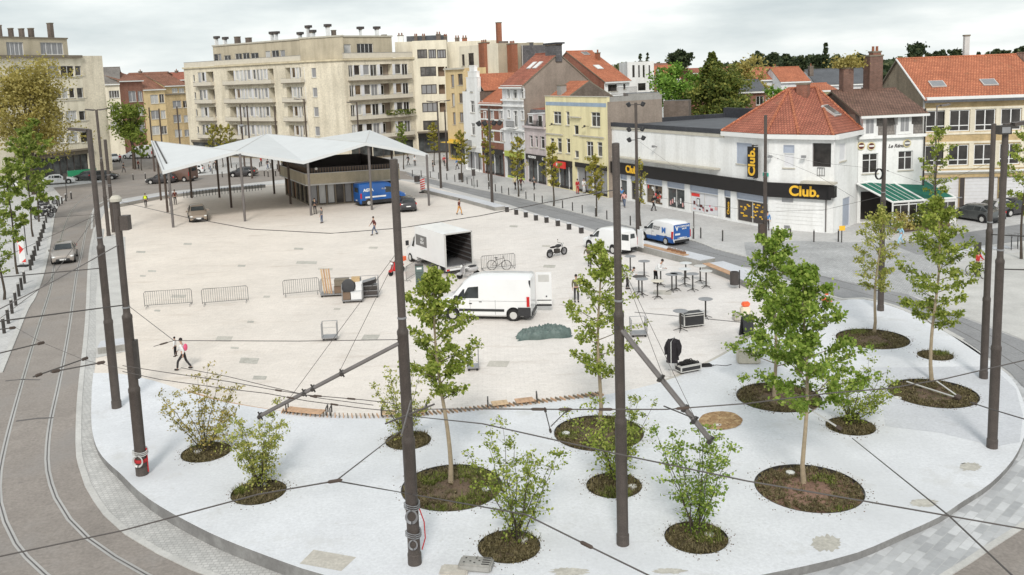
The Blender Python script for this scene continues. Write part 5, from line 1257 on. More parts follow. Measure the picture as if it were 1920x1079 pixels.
for (a, b, c, d) in Z4([(86, 385, 105, 452), (88, 517, 118, 605), (155, 517, 176, 600), (95, 685, 122, 775)]): x, z, w, h = F.rect(a, b, c, d); F.window(x, z, w, h, 'pane_dark', nx=2, tr=.7)
zs = F.hit(899, 172)[1]; xs0, xs1 = F.hit(874, 200)[0], F.hit(896.5, 200)[0]
steps = [(F.hit(875.5, 190)[0], F.hit(896.5, 190)[0], zs, F.hit(885, 146)[1]), (F.hit(877.5, 150)[0], F.hit(893.5, 150)[0], F.hit(885, 146)[1], F.hit(885, 135)[1]), (F.hit(880, 130)[0], F.hit(889, 130)[0], F.hit(885, 135)[1], F.hit(885, 124)[1])]
shopfront(F, .3, F.L - .3, 2.8, 'frame_white', n=4, pane='pane_net')
mb = MB(); F.wall(mb, 0, zs, 'plaster_white'); shell(F, mb, 13, zs, 'brick_brown')
for (a, b, z0, z1) in steps:
 Fo = F.ops; F.wall(mb, z0, z1, 'plaster_white', x0=max(0, a), x1=min(b, F.L)); F.box(mb, max(0, a), b, .015, .5, z0, z1 - .01, 'plaster_white'); F.box(mb, max(0, a) - .05, b + .05, -.04, .52, z1 - .01, z1 + .08, 'plaster_white')
mb.build('wall', t, sharp=0)
zr = steps[1][3] - .3; r = gable_y(F, 13, zs + .1, zr, 'tile_orange', 0, F.L, y0=.55);
mb = MB(); F.box(mb, .4, F.L * .7, -.8, -.02, 3.4, 3.6, 'stone_trim'); mb.build('balcony', t); F.rail(.4, F.L * .7, 3.6, .9, -.76)
pxchim(F, 903, 76, 140, 13, 'brick_chimney', 9, 1.0, 3)
t, F = rowhouse('town_house', 'red brick town house with white window bands in the shop row', 905.5, 947)
for (a, b, c, d) in Z4([(190, 600, 205, 655), (234, 587, 262, 655), (306, 585, 336, 655), (190, 740, 210, 812), (236, 742, 262, 815), (316, 738, 345, 820)]): x, z, w, h = F.rect(a, b, c, d); F.window(max(.2, x), z, w, h, 'pane_net', nx=2, tr=.7, surround='plaster_white')
zt = F.hit(926, 194)[1]; shopfront(F, .3, F.L - .3, 2.9, 'sign_black', n=4)
m = finish(t, F, zt, 12, 'brick_red', 'cement_render', 'plaster_white')
for yy in (585, 660, 740, 822, 895): z = F.hit(926, 60 + yy / 3.997)[1]; F.box(m, 0, F.L, -.05, .01, z - .1, z + .1, 'plaster_white')
m.build('wall', t, sharp=0); gable_x(F, 12, zt, F.hit(940, 150)[1] + .6, 'tile_orange', 'cement_render')
x, z = F.hit(925, 215); pxchim(F, 956, 78, 160, 12, 'brick_chimney', 11.5, 1.0, 3)
t, F = rowhouse('town_house', 'ornate white town house whose tiled roof ends in a tall brown party wall', 947, 986.5)
for (a, b, c, d) in Z4([(365, 432, 385, 500), (408, 432, 440, 500), (465, 428, 488, 500), (368, 587, 385, 645), (413, 592, 442, 715), (468, 592, 488, 662), (388, 752, 405, 832), (425, 757, 447, 837), (473, 762, 490, 832)]): x, z, w, h = F.rect(a, b, c, d); F.window(max(.2, x), z, w, h, rr.choice(['pane_dark', 'pane_net']), nx=2, tr=.72, surround='plaster_white')
zt = F.hit(966, 161)[1]; shopfront(F, .3, F.L - .3, 2.9, 'lime_paint', n=4)
m = finish(t, F, zt, yat(F, F.L, 1112), 'plaster_white_old', 'cement_render', 'plaster_white', top=None)
for yy in (512, 555, 735): z = F.hit(966, 60 + yy / 3.997)[1]; F.box(m, -.05, F.L + .05, -.25, .01, z - .12, z + .1, 'plaster_white')
yw = yat(F, F.L, 1053); DW = yat(F, F.L, 1112); zr = ZT(F.t.location + F.P(F.L, yw, 0), 101)
r = gable_x(F, DW, zt, zr, 'tile_red', 'cement_render', mb_wall=m, yr=yw); m.build('wall', t, sharp=0)
sl = math.atan2(zr - zt, yw)
for k, fx in enumerate((.45, .72)): skylight(F, F.L * fx, yw * .6, zt + .6 * (zr - zt) + .16, 1.0, 1.4, sl, r, 'lamp_glass')
chimney(F, F.L - 1.2, yw, zr - 1.0, zr + 1.2, 2.8, .9, 'slate', 0); mb = MB(); F.box(mb, F.L - 2.9, F.L + .5, yw - .6, yw + .7, zr + 1.22, zr + 1.42, 'roof_black'); mb.build('chimney_slab', t)
F.rail(F.L * .3, F.L * .7, F.hit(966, 239)[1], .8, -.5)
mb = MB(); z = F.hit(966, 239)[1]; F.box(mb, F.L * .3, F.L * .7, -.52, -.002, z - .15, z, 'plaster_white'); mb.build('balcony', t)
t, F = rowhouse('town_house', 'pale pink town house with dark mansard dormers above dark shop fronts', 986.5, 1026.5)
for (a, b, c, d) in Z4([(533, 777, 556, 865), (573, 782, 594, 866), (613, 784, 645, 876)]): x, z, w, h = F.rect(a, b, c, d); F.window(x, z, w, h, 'pane_dark', nx=1, tr=.75, surround='plaster_pink')
zc = F.hit(1006, 238)[1]; zt = F.hit(1006, 207)[1]; f = shopfront(F, .3, F.L - .3, 2.9, 'sign_black', n=4)
m = MB(); F.wall(m, 0, zc, 'plaster_pink'); shell(F, m, 12, zc, 'cement_render', top=None); F.box(m, -.05, F.L + .05, -.3, .02, zc - .2, zc + .05, 'plaster_pink'); m.build('wall', t, sharp=0)
m = MB(); slab(F, m, [(0, .05, zc), (F.L, .05, zc), (F.L, 1.0, zt), (0, 1.0, zt)], .12, 'slate'); slab(F, m, [(0, 1.0, zt), (F.L, 1.0, zt), (F.L, 12, zt + .8), (0, 12, zt + .8)], .12, 'tile_red', 'stone_dark')
for x in (0.002, F.L - .002): m.face([F.P(x, .05, zc), F.P(x, 1, zt), F.P(x, 12, zt + .7), F.P(x, 12, zc)], 'cement_render')
r = m.build('mansard_roof', t, sharp=0)
for (a, b, c, d) in Z4([(530, 625, 560, 688), (600, 622, 632, 712)]):
 x, z, w, h = F.rect(a, b, c, d); m = MB(); F.box(m, x - .18, x + w + .18, -.05, 1.1, z - .1, z + h + .1, 'plaster_pink'); F.box(m, x - .25, x + w + .25, -.12, 1.15, z + h + .1, z + h + .22, 'plaster_white_old'); F.box(m, x, x + w, -.09, -.05, z, z + h, 'frame_white'); F.box(m, x + .1, x + w - .1, -.105, -.09, z + .1, z + h - .1, 'pane_dark'); m.build('dormer', r, sharp=0)
F.rail(F.L * .45, F.L * .95, zc + .05, .7, -.28)
text('PROXIMUS', .42, 'sign_white', t, F.P(F.L * .36, -.13, 3.25), (R(90), 0, F.ang), .01); text('G', .5, 'sign_white', t, F.P(F.L * .86, -.13, 3.2), (R(90), 0, F.ang), .01)
t, F = rowhouse('town_house', 'wide pale yellow building with flat roof and a faded blue band under its parapet', 1026.5, 1142)
for k, (a, b, c, d) in enumerate(Z4([(708, 597, 768, 690), (803, 597, 830, 700), (863, 700, 898, 772), (990, 602, 1060, 712), (686, 797, 715, 885), (737, 797, 772, 905), (806, 800, 835, 910), (868, 890, 900, 945), (956, 822, 1008, 935), (1036, 826, 1076, 936)])): x, z, w, h = F.rect(a, b, c, d); F.window(x, z, w, h, ['pane_dark', 'pane_mid'][k % 2], nx=3 if w > 2.4 else 2 if w > 1.3 else 1, tr=.72 if h > 1.3 else 0, sill='stone_trim')
zt = F.hit(1084, 182)[1]
shopfront(F, .4, F.L * .44, 2.7, 'sign_black', n=5); shopfront(F, F.L * .50, F.L - .3, 2.9, 'sign_black', n=4, pane='pane_net', fas=.5)
mb = MB(); F.wall(mb, 0, zt, 'plaster_yellow'); DY = yat(F, F.L, 1243); shell(F, mb, DY, zt - .5, 'cement_render')
F.box(mb, 0, F.L, .002, .3, zt - .55, zt, 'plaster_yellow'); F.box(mb, -.02, F.L + .02, -.08, .32, zt, zt + .08, 'stone_trim'); F.box(mb, F.L - .3, F.L, .302, DY, zt - .5, zt, 'plaster_grey')
mb.build('wall', t, sharp=0)
mb = MB(); zb = F.hit(1084, 196)[1]; F.box(mb, .15, F.L - .2, -.02, .01, zb - .22, zb + .2, 'paint_blue_band'); mb.build('painted_band', t)
mb = MB(); zz = F.hit(1041, 252)[1]; F.box(mb, 0, F.L * .3, -.14, .01, zz - .08, zz + .08, 'stone_trim'); zz = F.hit(1113, 257)[1]; F.box(mb, F.L * .58, F.L * .95, -.14, .01, zz - .08, zz + .08, 'stone_trim'); x, z, w, h = F.rect(*Z4([(840, 597, 920, 640)])[0]); F.box(mb, x, x + w, -.3, .01, z - .05, z + .08, 'stone_trim'); mb.build('ledges', t)
mb = MB(); x, z, w, h = F.rect(*zrects(860, 240, 5.99, [(1085, 378, 1212, 450)])[0]); F.box(mb, x, x + w, -.30, -.12, z, z + h, 'sign_red'); sg = mb.build('shop_sign', t); text('iPho', h * .7, 'sign_white', sg, F.P(x + w * .45, -.32, z + h * .5), (R(90), 0, F.ang), .01)
for (px, py) in ((1042, 196 + 37), (1104, 237)):
 x, z = F.hit(px, py + 0); mb = MB(); M = F.M @ Matrix.Translation((x, -.5, z)); mb.tube([F.P(x, 0, z), F.P(x, -.5, z)], .02, 'metal_dark', 4); mb.tube([F.P(x, -.5, z), F.P(x - .8, -.4, z - .2)], .04, 'metal_dark', 5); mb.ball(F.P(x - .1, -.5, z + .02), .14, 'metal_dark', 8, 5); mb.build('wall_lamp', t)
mb = MB()
a_, b_ = -1.8, F.L * .20
slab(F, mb, [(a_, 1.2, zt - .3), (b_, 1.2, zt - .3), (b_, 4.6, zt + 1.7), (a_, 4.6, zt + 1.7)], .15, 'tile_orange', 'stone_dark'); slab(F, mb, [(a_, 4.6, zt + 1.7), (b_, 4.6, zt + 1.7), (b_, 8, zt - .3), (a_, 8, zt - .3)], .15, 'tile_orange', 'stone_dark')
for x in (a_ + .01, b_ - .01): mb.face([F.P(x, 1.2, zt - .5), F.P(x, 8, zt - .5), F.P(x, 4.6, zt + 1.6)], 'brick_brown')
mb.build('rear_roof', t, sharp=0)
chimney(F, F.L * .02, 2.2, zt - .4, zt + 1.3, .9, .8, 'plaster_grey', 0)
def boxbuilding(name, lab, px0, px1, ytop, D0, depth, mats, cat='building', slope=0, z0=0, dy=0, tilt=0.0):
 A, zA = at(px0, ytop, D0); B, zB = at(px1, ytop - tilt, D0 + dy); t = thing(name, lab, cat, (A.x, A.y, 0)); F = Facet(t, A, B)
 return t, F, (zA + zB) / 2
t, F, z = boxbuilding('slate_block', 'tall slate hung rear building between the orange chimneys behind the shop row', 898, 977, 84, 146, 12, None, dy=2)
mb = MB(); F.wall(mb, 0, z, 'slate_pale'); shell(F, mb, 6, z, 'slate'); F.box(mb, -.05, F.L + .05, -.06, .1, z - .02, z + .15, 'stone_dark'); mb.build('wall', t, sharp=0); pxchim(F, 937, 42, 90, 10, 'brick_chimney', 2, .9, 0)
mb = MB(); G2 = Facet(t, F.A, F.A + F.u, y=4); xx, zz = G2.hit(937, 82); F.box(mb, xx - .8, xx + .8, 1.7, 3.2, z - .2, zz + .3, 'brick_brown'); mb.build('chimney_base', t)
t, F, z = boxbuilding('slate_block', 'darker slate rear wall right of the tall slate block with a thin vent pipe', 978, 1030, 85, 143, 10, None, dy=1)
mb = MB(); F.wall(mb, 0, z, 'slate'); shell(F, mb, 6, z, 'slate_pale'); F.box(mb, 0, .12, -.08, .1, 3, z + .1, 'metal_light'); mb.build('wall', t, sharp=0); pxchim(F, 995, 80, 90, 10, 'slate', 1, .8, 0)
A, zA = at(1134, 205, 126); B, zB = at(1181, 205, 129)
t = thing('house', 'white house with a big orange roof and skylights rising behind the shop row', 'house', (A.x, A.y, 0)); F = Facet(t, A, B); ze = F.hit(1155, 152)[1]; yw = yat(F, 0, 1068)
for (a, b, c, d) in zrects(1130, 60, 3.997, [(40, 395, 108, 445), (155, 390, 172, 430)]): x, z, w, h = F.rect(a, b, c, d); F.window(x, z, w, h, 'pane_dark', 'frame_dark', nx=2)
zr = ZT(t.location + F.P(0, yw, 0), 98.5); m = MB(); F.wall(m, 0, ze, 'plaster_white'); shell(F, m, yw * 1.8, ze, 'brick_red', top=None)
r = gable_x(F, yw * 1.8, ze, zr, 'tile_orange', 'brick_red', mb_wall=m, yr=yw); m.build('wall', t, sharp=0); sl = math.atan2(zr - ze, yw)
skylight(F, F.L * .4, yw * .42, ze + .42 * (zr - ze) + .17, 1.2, 1.2, sl, r, 'lamp_glass'); skylight(F, F.L * .6, yw * .9, ze + .9 * (zr - ze) + .17, 1.2, .9, sl, r)
chimney(F, F.L * .8, yw * .7, ze + 1.5, zr - .2, .5, .6, 'brick_chimney', 1)
F.rail(0, F.L, F.hit(1145, 178)[1], 1.0, -1.4); mb = MB(); F.box(mb, 0, F.L, -1.5, -.01, F.hit(1145, 178)[1] - .15, F.hit(1145, 178)[1], 'plaster_white'); mb.build('balcony', t)
t, F, z = boxbuilding('modern_house', 'white cubic modern house with tall slit windows behind the orange roof', 1176, 1226, 116, 142, 10, None, 'house', dy=0)
for (a, b, c, d) in zrects(1130, 60, 3.997, [(222, 250, 240, 342), (267, 250, 278, 342), (300, 250, 315, 342), (345, 250, 355, 342), (265, 385, 322, 440), (348, 380, 362, 435)]): x, zz, w, h = F.rect(a, b, c, d); F.window(x, zz, w, h, 'pane_dark', 'frame_dark', nx=1, sill=None)
mb = MB(); F.wall(mb, 0, z, 'plaster_white'); shell(F, mb, 9, z, 'plaster_white'); mb.build('wall', t, sharp=0)
t, F, z = boxbuilding('garden_wall', 'ivy streaked stone wall right of the rendered annexe', 1244, 1291, 189, 101, 10, None, 'wall', dy=-1)
mb = MB(); F.wall(mb, 0, z, 'brick_brown'); shell(F, mb, 2, z, 'brick_brown'); mb.build('wall', t, sharp=0)
t, F, z = boxbuilding('annexe', 'small grey roof terrace room behind the annexe wall', 1178, 1237, 175, 107, 6, None, 'annexe')
mb = MB(); F.wall(mb, 0, z, 'plaster_grey'); shell(F, mb, 4, z, 'plaster_grey'); mb.build('wall', t, sharp=0)
def ridgehouse(lab, px0, px1, yeave, yridge, D, depth, roof, wall, chim=(), wins=0, dy=0):
 A, zA = at(px0, yeave, D); B, zB = at(px1, yeave, D + dy); t = thing('house', lab, 'house', (A.x, A.y, 0), 0, 'houses glimpsed beyond the first rows'); F = Facet(t, A, B)
 ze = (zA + zB) / 2; _, zr = at((px0 + px1) / 2, yridge, D + depth / 2)
 for k in range(wins): F.window(F.L * (k + .3) / max(1, wins), ze - 2.0, 1.1, 1.3, 'pane_dark', nx=2)
 m = MB(); F.wall(m, 0, ze, wall); shell(F, m, depth, ze, wall, top=None); gable_x(F, depth, ze, zr, roof, wall, mb_wall=m); m.build('wall', t, sharp=0)
 for (px, w) in chim: pxchim(F, px, yridge - 7, yridge + 8, w, 'brick_brown', depth / 2 - .6, 1, 1)
 return t, F
ridgehouse('small orange roof behind the modern white house, left one', 1224, 1246, 143, 126, 175, 10, 'tile_orange', 'brick_red')
ridgehouse('small orange roof right beside the one behind the modern house', 1244, 1275, 148, 124, 168, 10, 'tile_orange', 'plaster_white')
ridgehouse('long orange roof left of the dark dormer roof', 1404, 1462, 150, 128, 165, 12, 'tile_orange', 'plaster_white_old', [(1455, 8)])
ridgehouse('broad orange roof with white verge before the slate roof', 1464, 1518, 153, 127, 160, 12, 'tile_orange', 'plaster_white_old', [(1522, 7)])
ridgehouse('slate roofed house with three white dormers beyond the hipped roof', 1531, 1640, 158, 130, 165, 12, 'roof_felt', 'plaster_white_old', [(1586, 6)], 3)
ridgehouse('orange roof strip just behind the hipped corner roof', 1530, 1568, 170, 158, 125, 8, 'tile_orange', 'plaster_yellow')
ridgehouse('white house with balcony half hidden by the brownish tree', 1384, 1436, 172, 152, 130, 8, 'roof_felt', 'brick_red', [], 2)
ridgehouse('far orange roof left of the evergreen on the skyline', 1300, 1400, 136, 128, 210, 12, 'tile_red', 'brick_red')
ridgehouse('far brown roof behind the skyline cedar', 1224, 1290, 128, 120, 215, 12, 'tile_dull', 'brick_red')
ridgehouse('far red roofs closing the view behind the ochre houses', 225, 300, 148, 138, 225, 12, 'tile_dull', 'brick_red', [(262, 6)])
ridgehouse('far red roof between the ochre houses and the large block', 300, 375, 150, 137, 230, 12, 'tile_red', 'brick_red', [(330, 6)])
A, B_, C_, D2 = G(1144, 369.5), G(1441, 429), G(1562, 438.5), G(1606, 419)
t = thing('corner_shop', 'long white bookshop with black fascia and a hipped red roof over its corner', 'shop', (A.x, A.y, 0))
F1, F2, F3 = Facet(t, A, B_), Facet(t, B_, C_), Facet(t, C_, D2)
za = F1.hit(1200, 240)[1]; ZC = 7.75
x, z, w, h = F1.rect(*Z7([(1122, 38, 1248, 215)])[0]); F1.window(x, z, w, h, 'shutter_blue', 'shutter_blue', nx=1, depth=.12)
x, z, w, h = F2.rect(*Z7([(1512, 55, 1605, 122)])[0]); F2.window(x, z, w, h, 'shutter_blue', 'shutter_blue', nx=1, depth=.12, sill=None)
x, z, w, h = F2.rect(*Z7([(1512, 124, 1605, 245)])[0]); F2.window(x, z, w, h, 'shutter_white', 'frame_white', nx=1, depth=.12)
x, z, w, h = F2.rect(*Z7([(1755, 40, 1912, 240)])[0]); F2.window(x, z, min(w, F2.L - x - .1), h, 'pane_dark', 'frame_dark', nx=1, depth=.3, sill=None)
x, z, w, h = F2.rect(*Z7([(1800, 242, 1860, 315)])[0]); F2.rail(x, x + w, z, h, -.08, step=.18)
x, z, w, h = F3.rect(1574, 268, 1586, 302); F3.window(max(.2, x), z, w, h, 'shutter_white', 'frame_white', nx=1, depth=.1)
x, z, w, h = F3.rect(1580, 342, 1594, 407); F3.window(max(.3, x), .1, w, 2.5, 'shutter_blue', 'shutter_white', nx=1, depth=.1, sill=None, name='side_door')
fz0, fz1 = F1.hit(1400, 361)[1], F1.hit(1400, 340.5)[1]
fz0, fz1 = 2.75, 3.95
gl = []
for (a, b, c, d, pane, nm, nx) in ((150, 335, 205, 520, 'pane_shop', 'shop_window', 1), (236, 340, 282, 525, 'pane_dark', 'shop_door', 1), (300, 350, 335, 535, 'pane_mid', 'shop_window', 1), (362, 390, 500, 560, 'pane_warm', 'shop_window', 2), (540, 412, 686, 600, 'pane_shop', 'shop_window', 2), (730, 435, 966, 655, 'shutter_white', 'shop_window', 2), (1016, 485, 1070, 672, 'sign_black', 'shop_window', 1), (1120, 505, 1390, 720, 'frame_dark', 'shop_window', 2)):
 x0, zb = F1.hit(1130 + a / 4.465, 260 + d / 4.465)[0], .15
 x1 = F1.hit(1130 + c / 4.465, 260 + d / 4.465)[0]; x1 = min(x1, F1.L - .12)
 F1.window(x0, zb, x1 - x0, 1.95, pane, 'metal_light', nx=nx, sill=None, depth=.18, name=nm); gl.append((x0, x1))
 F1.window(x0, 2.12, x1 - x0, .6, 'shutter_blue', 'shutter_blue', nx=1, sill=None, depth=.16, name='roller_shutter')
mb = MB()
for F_ in (F1, F2, F3): F_.wall(mb, 0, ZC, 'plaster_white')
base = Vector((A.x, A.y, 0)); Bp = F1.P(0, 16, 0); Dp = F3.P(F3.L, 0, 0); Ep = Dp + Vector((-3.0, 12, 0)); Fp = F1.P(F1.L * .72, 16, 0)
poly = [F1.P(0, 0, 0), F1.P(F1.L, 0, 0), F2.P(F2.L, 0, 0), Dp, Ep, Bp]
mb.face([(p.x, p.y, ZC - .25) for p in poly], 'roof_felt')
for p, q in ((Dp, Ep), (Ep, Bp), (Bp, poly[0])): mb.face([(p.x, p.y, 0), (q.x, q.y, 0), (q.x, q.y, ZC), (p.x, p.y, ZC)], 'plaster_grey')
mb.build('wall', t, sharp=0)
mb = MB(); xr = F1.hit(1358, 245)[0]
F1.box(mb, -.05, xr, -.12, .35, ZC - .02, ZC + .38, 'roof_black'); F1.box(mb, -.05, xr, 15.6, 16.1, ZC - .02, ZC + 1.15, 'roof_black'); F1.box(mb, -.1, .35, .352, 15.58, ZC - .02, ZC + .5, 'roof_black'); F1.box(mb, .352, xr, .352, 15.58, ZC - .02, ZC + .06, 'roof_felt'); mb.build('flat_roof', t)
mb = MB()
for F_ in (F1, F2, F3): F_.box(mb, (xr if F_ is F1 else -.15), F_.L + .15, -.42, .02, ZC - .15, ZC + .22, 'frame_white')
F1.box(mb, 0, xr, -.08, -.001, ZC - .35, ZC - .05, 'stone_trim'); mb.build('cornice', t)
pts = [F1.P(xr, -.35, ZC + .25), F1.P(F1.L, -.38, ZC + .25), F2.P(F2.L, -.38, ZC + .25), F3.P(F3.L, -.35, ZC + .25)]
ap1, z1_ = at(1479, 167, 78.5); ap2, z2_ = at(1530, 165, 79.5); ap1 = ap1 - base; ap2 = ap2 - base; ap1.z = z1_; ap2.z = z1_
bk1 = F1.P(xr, 9, ZC + .2); bk2 = Ep + Vector((0, 0, ZC + .2)); mb = MB()
for f in ((pts[0], pts[1], ap1), (pts[1], (pts[1] + pts[2]) * .5 + Vector((0, 0, 0)), ap1), ((pts[1] + pts[2]) * .5, pts[2], ap2, ap1), (pts[2], pts[3], ap2), (pts[3], bk2, ap2), (bk2, bk1, ap1, ap2), (bk1, pts[0], ap1)): mb.face(f, 'tile_red')
rf = mb.build('hipped_roof', t, sharp=0)
mb = MB()
for p, q in ((pts[1], ap1), (pts[2], ap2), (ap1, ap2), (pts[0], ap1), ((pts[1] + pts[2]) * .5, ap1), (pts[3], ap2)): mb.tube([p + Vector((0, 0, .03)), q + Vector((0, 0, .05))], .12, 'tile_orange', 6)
mb.build('ridge_tiles', rf)
pxchim(F2, 1503, 157, 170, 20, 'brick_red', (F2.M.inverted() @ ap1).y - .2, .8, 0)
sm = (pts[2] * .35 + pts[3] * .2 + ap2 * .45); nn = (pts[3] - pts[2]).cross(ap2 - pts[2]).normalized(); rotm = nn.to_track_quat('Z', 'Y').to_matrix().to_4x4(); mb = MB(); mb.box((0, 0, .08), (1.2, 1.5, .16), 'metal_light', M=Matrix.Translation(sm) @ rotm); mb.box((0, 0, .17), (1.0, 1.3, .02), 'pane_mid', M=Matrix.Translation(sm) @ rotm); mb.build('skylight', rf, sharp=0)
mb = MB(); F1.box(mb, .1, F1.L + .05, -.28, -.02, fz0, fz1, 'sign_black'); F2.box(mb, -.12, F2.L - .2, -.30, -.02, fz0 + .003, fz1 + .003, 'sign_black'); F2.box(mb, F2.L - .198, F2.L + .25, -.7, -.02, fz0 + .25, fz1 - .05, 'sign_black'); fa = mb.build('shop_fascia', t, sharp=0)
xc = F2.hit(1510, 357)[0]; text('Club.', 1.15, 'sign_yellow', fa, F2.P(xc, -.32, (fz0 + fz1) / 2 - .02), (R(90), 0, F2.ang), .035, ext=.02)
xc = F1.hit(1189, 325)[0]; text('Club.', 1.05, 'sign_yellow', fa, F1.P(xc, -.30, (fz0 + fz1) / 2), (R(90), 0, F1.ang), .035, ext=.02)
mb = MB()
F1.box(mb, 1.6, F1.hit(1351, 315)[0], -.75, -.02, fz1 + .55, fz1 + .68, 'stone_trim')
x0 = F2.hit(1507, 343)[0]; F2.box(mb, x0, F2.L + .3, -.9, -.02, fz1 + .12, fz1 + .28, 'stone_trim'); mb.build('concrete_canopy', t)
mb = MB(); x, z, w, h = F1.rect(*Z7([(1385, 292, 1432, 322)])[0]); x = min(x, F1.L - w - .02); F1.box(mb, x, x + w, -.04, -.005, z, z + h, 'sign_green'); mb.build('street_sign', t)
mb = MB()
for (a, b, c, d) in Z7([(1502, 485, 1595, 532), (1520, 728, 1568, 752)]): x, z, w, h = F2.rect(a, b, c, d); F2.box(mb, x, x + w, -.04, -.005, z, z + h, 'metal_grey')
mb.build('vent_grille', t)
mb = MB();
for k in range(9): zz = .55 + k * .32; F2.box(mb, .6, F2.L - .8, -.012, -.003, zz, zz + .02, 'metal_light')
F2.box(mb, F2.L - .62, F2.L - .54, -.08, -.01, .1, fz0, 'pole_grey'); mb.build('wall_panel', t)
def poster(*a): mb = MB(); F1.box(mb, *a); mb.build('poster', t, sharp=0)
x0, x1 = gl[7]; rr2 = random.Random(4)
for k in range(26):
 xx = rr2.uniform(x0 + .2, x1 - .5); zz = rr2.uniform(.5, 1.9); poster(xx, xx + rr2.uniform(.2, .45), .128, .135, zz, zz + .12, 'sign_yellow')
poster(gl[5][0] + .1, gl[5][0] + 1.3, .128, .135, 1.65, 1.95, 'sign_red')
for k in range(16):
 xx = rr2.uniform(gl[5][0] + .2, gl[5][1] - .5); zz = rr2.uniform(.3, .9); poster(xx, xx + rr2.uniform(.15, .4), .128, .135, zz, zz + rr2.uniform(.1, .35), rr2.choice(['cloth_pale_pink', 'cloth_pink', 'cloth_white', 'cloth_maroon']))
for k in range(22):
 xx = rr2.uniform(gl[3][0] + .1, gl[3][1] - .4); zz = rr2.uniform(.3, 1.8); poster(xx, xx + rr2.uniform(.15, .4), .128, .135, zz, zz + rr2.uniform(.1, .4), rr2.choice(['sign_red', 'sign_white', 'awning_yellow', 'cloth_black', 'sign_white']))
for k in range(8):
 xx = gl[4][0] + .3 + k * .32; poster(xx, xx + .2, .128, .135, .4 + (k % 3) * .15, .8 + (k % 3) * .2, rr2.choice(['cloth_grey', 'sign_white', 'cloth_pale_pink']))
poster(gl[5][0] + .9, gl[5][0] + 1.35, .12, .127, .75, 1.5, 'cloth_black'); poster(gl[5][0] + .97, gl[5][0] + 1.28, .112, .12, .83, 1.42, 'cloth_white')
text('Choco', .42, 'sign_yellow', t, F1.P((gl[6][0] + gl[6][1]) / 2, .12, 1.1), (R(90), R(-90), F1.ang), .01, ext=.005)
x, zt_ = F1.hit(1420, 275); zb_ = F1.hit(1420, 332)[1]
s_ = thing('projecting_sign', 'tall black vertical sign with yellow lettering fixed to the bookshop wall', 'sign', (base + F1.P(x, 0, 0)))
s_.location.z = (zt_ + zb_) / 2; s_.rotation_euler = (0, 0, F1.ang); hh = zt_ - zb_
mb = MB(); ws = 1.15; mb.box((-.05, -.45 - ws / 2 * 0, 0), (ws, .16, hh), 'sign_black'); mb.build('panel', s_)
mb = MB(); mb.tube([(0, -.4, hh / 2 + .1), (0, 0, hh / 2 + .1)], .04, 'metal_dark', 5); mb.tube([(0, -.4, -hh / 2 - .08), (0, 0, -hh / 2 - .08)], .04, 'metal_dark', 5); mb.box((-.05, -.45, hh / 2 + .08), (.12, .12, .2), 'metal_dark'); mb.build('bracket', s_)
text('Club.', 1.12, 'sign_yellow', s_, (-.05, -.545, .02), (R(90), R(-90), 0), .035, ext=.012)
for (px, py, F_) in ((1232, 276, F1), (1447, 295, F2), (1510, 295, F2)):
 x, z = F_.hit(px, py); w_ = F_.M @ Vector((x, 0, z)) + base; o = thing('wall_lamp', 'small wall spotlight on the white bookshop wall, ' + {1232: 'above the long blank part', 1447: 'left of the blue shutters by the corner', 1510: 'left of the black window'}[px], 'lamp', w_, F_.ang)
 mb = MB(); mb.tube([(0, 0, 0), (0, -.35, .1)], .03, 'metal_dark', 5); mb.build('arm', o); mb = MB(); mb.box((0, -.42, .08), (.34, .22, .2), 'metal_grey'); mb.build('lamp_head', o)
A, B = G(1606.5, 419), G(1727, 412)
t = thing('cafe_house', 'white cafe house with mansard dormers, round beer signs and a brown tiled roof', 'cafe', (A.x, A.y, 0)); F = Facet(t, A, B)
for (a, b, c, d) in Z6([(228, 912, 345, 1060), (498, 893, 605, 1035)]): x, z, w, h = F.rect(a, b, c, d); F.window(x, z, w, h, 'pane_dark', nx=2, tr=.66)
zc = F.hit(1667, 256)[1]; zm = F.hit(1667, 213)[1]
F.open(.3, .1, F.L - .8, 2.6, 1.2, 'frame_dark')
m = MB(); F.wall(m, 0, zc, 'plaster_white'); shell(F, m, 11, zc, 'plaster_white', top=None); F.box(m, -.1, F.L + .05, -.35, .02, zc - .12, zc + .12, 'plaster_white'); m.build('wall', t, sharp=0)
m = MB(); slab(F, m, [(0, .05, zc + .1), (F.L, .05, zc + .1), (F.L, .55, zm), (0, .55, zm)], .1, 'slate_pale')
for x in (.003, F.L - .003): m.face([F.P(x, .05, zc), F.P(x, .55, zm), F.P(x, 11, zm), F.P(x, 11, zc)], 'cement_render')
r = m.build('mansard_roof', t, sharp=0)
for (a, b, c, d) in Z6([(240, 652, 315, 768), (500, 638, 578, 752)]):
 x, z, w, h = F.rect(a, b, c, d); m = MB(); F.box(m, x - .15, x + w + .15, -.12, .8, z - .15, zm - .02, 'frame_white'); F.box(m, x + .1, x + w * .48, -.135, -.12, z + .08, z + h - .05, 'pane_net'); F.box(m, x + w * .54, x + w - .1, -.135, -.12, z + .08, z + h - .05, 'pane_net'); F.box(m, x - .28, x - .15, -.14, .8, z - .25, z + h * .5, 'frame_white'); F.box(m, x + w + .15, x + w + .28, -.14, .8, z - .25, z + h * .5, 'frame_white'); m.build('dormer', r, sharp=0)
zr2 = ZT(t.location + F.P(F.L * .4, 4.6, 0), 172)
m2 = MB(); gable_x(F, 9, zm, zr2, 'tile_brown', 'brick_brown', over=.55, yr=4.6, mb_wall=m2); m2.build('gable_wall', t, sharp=0)
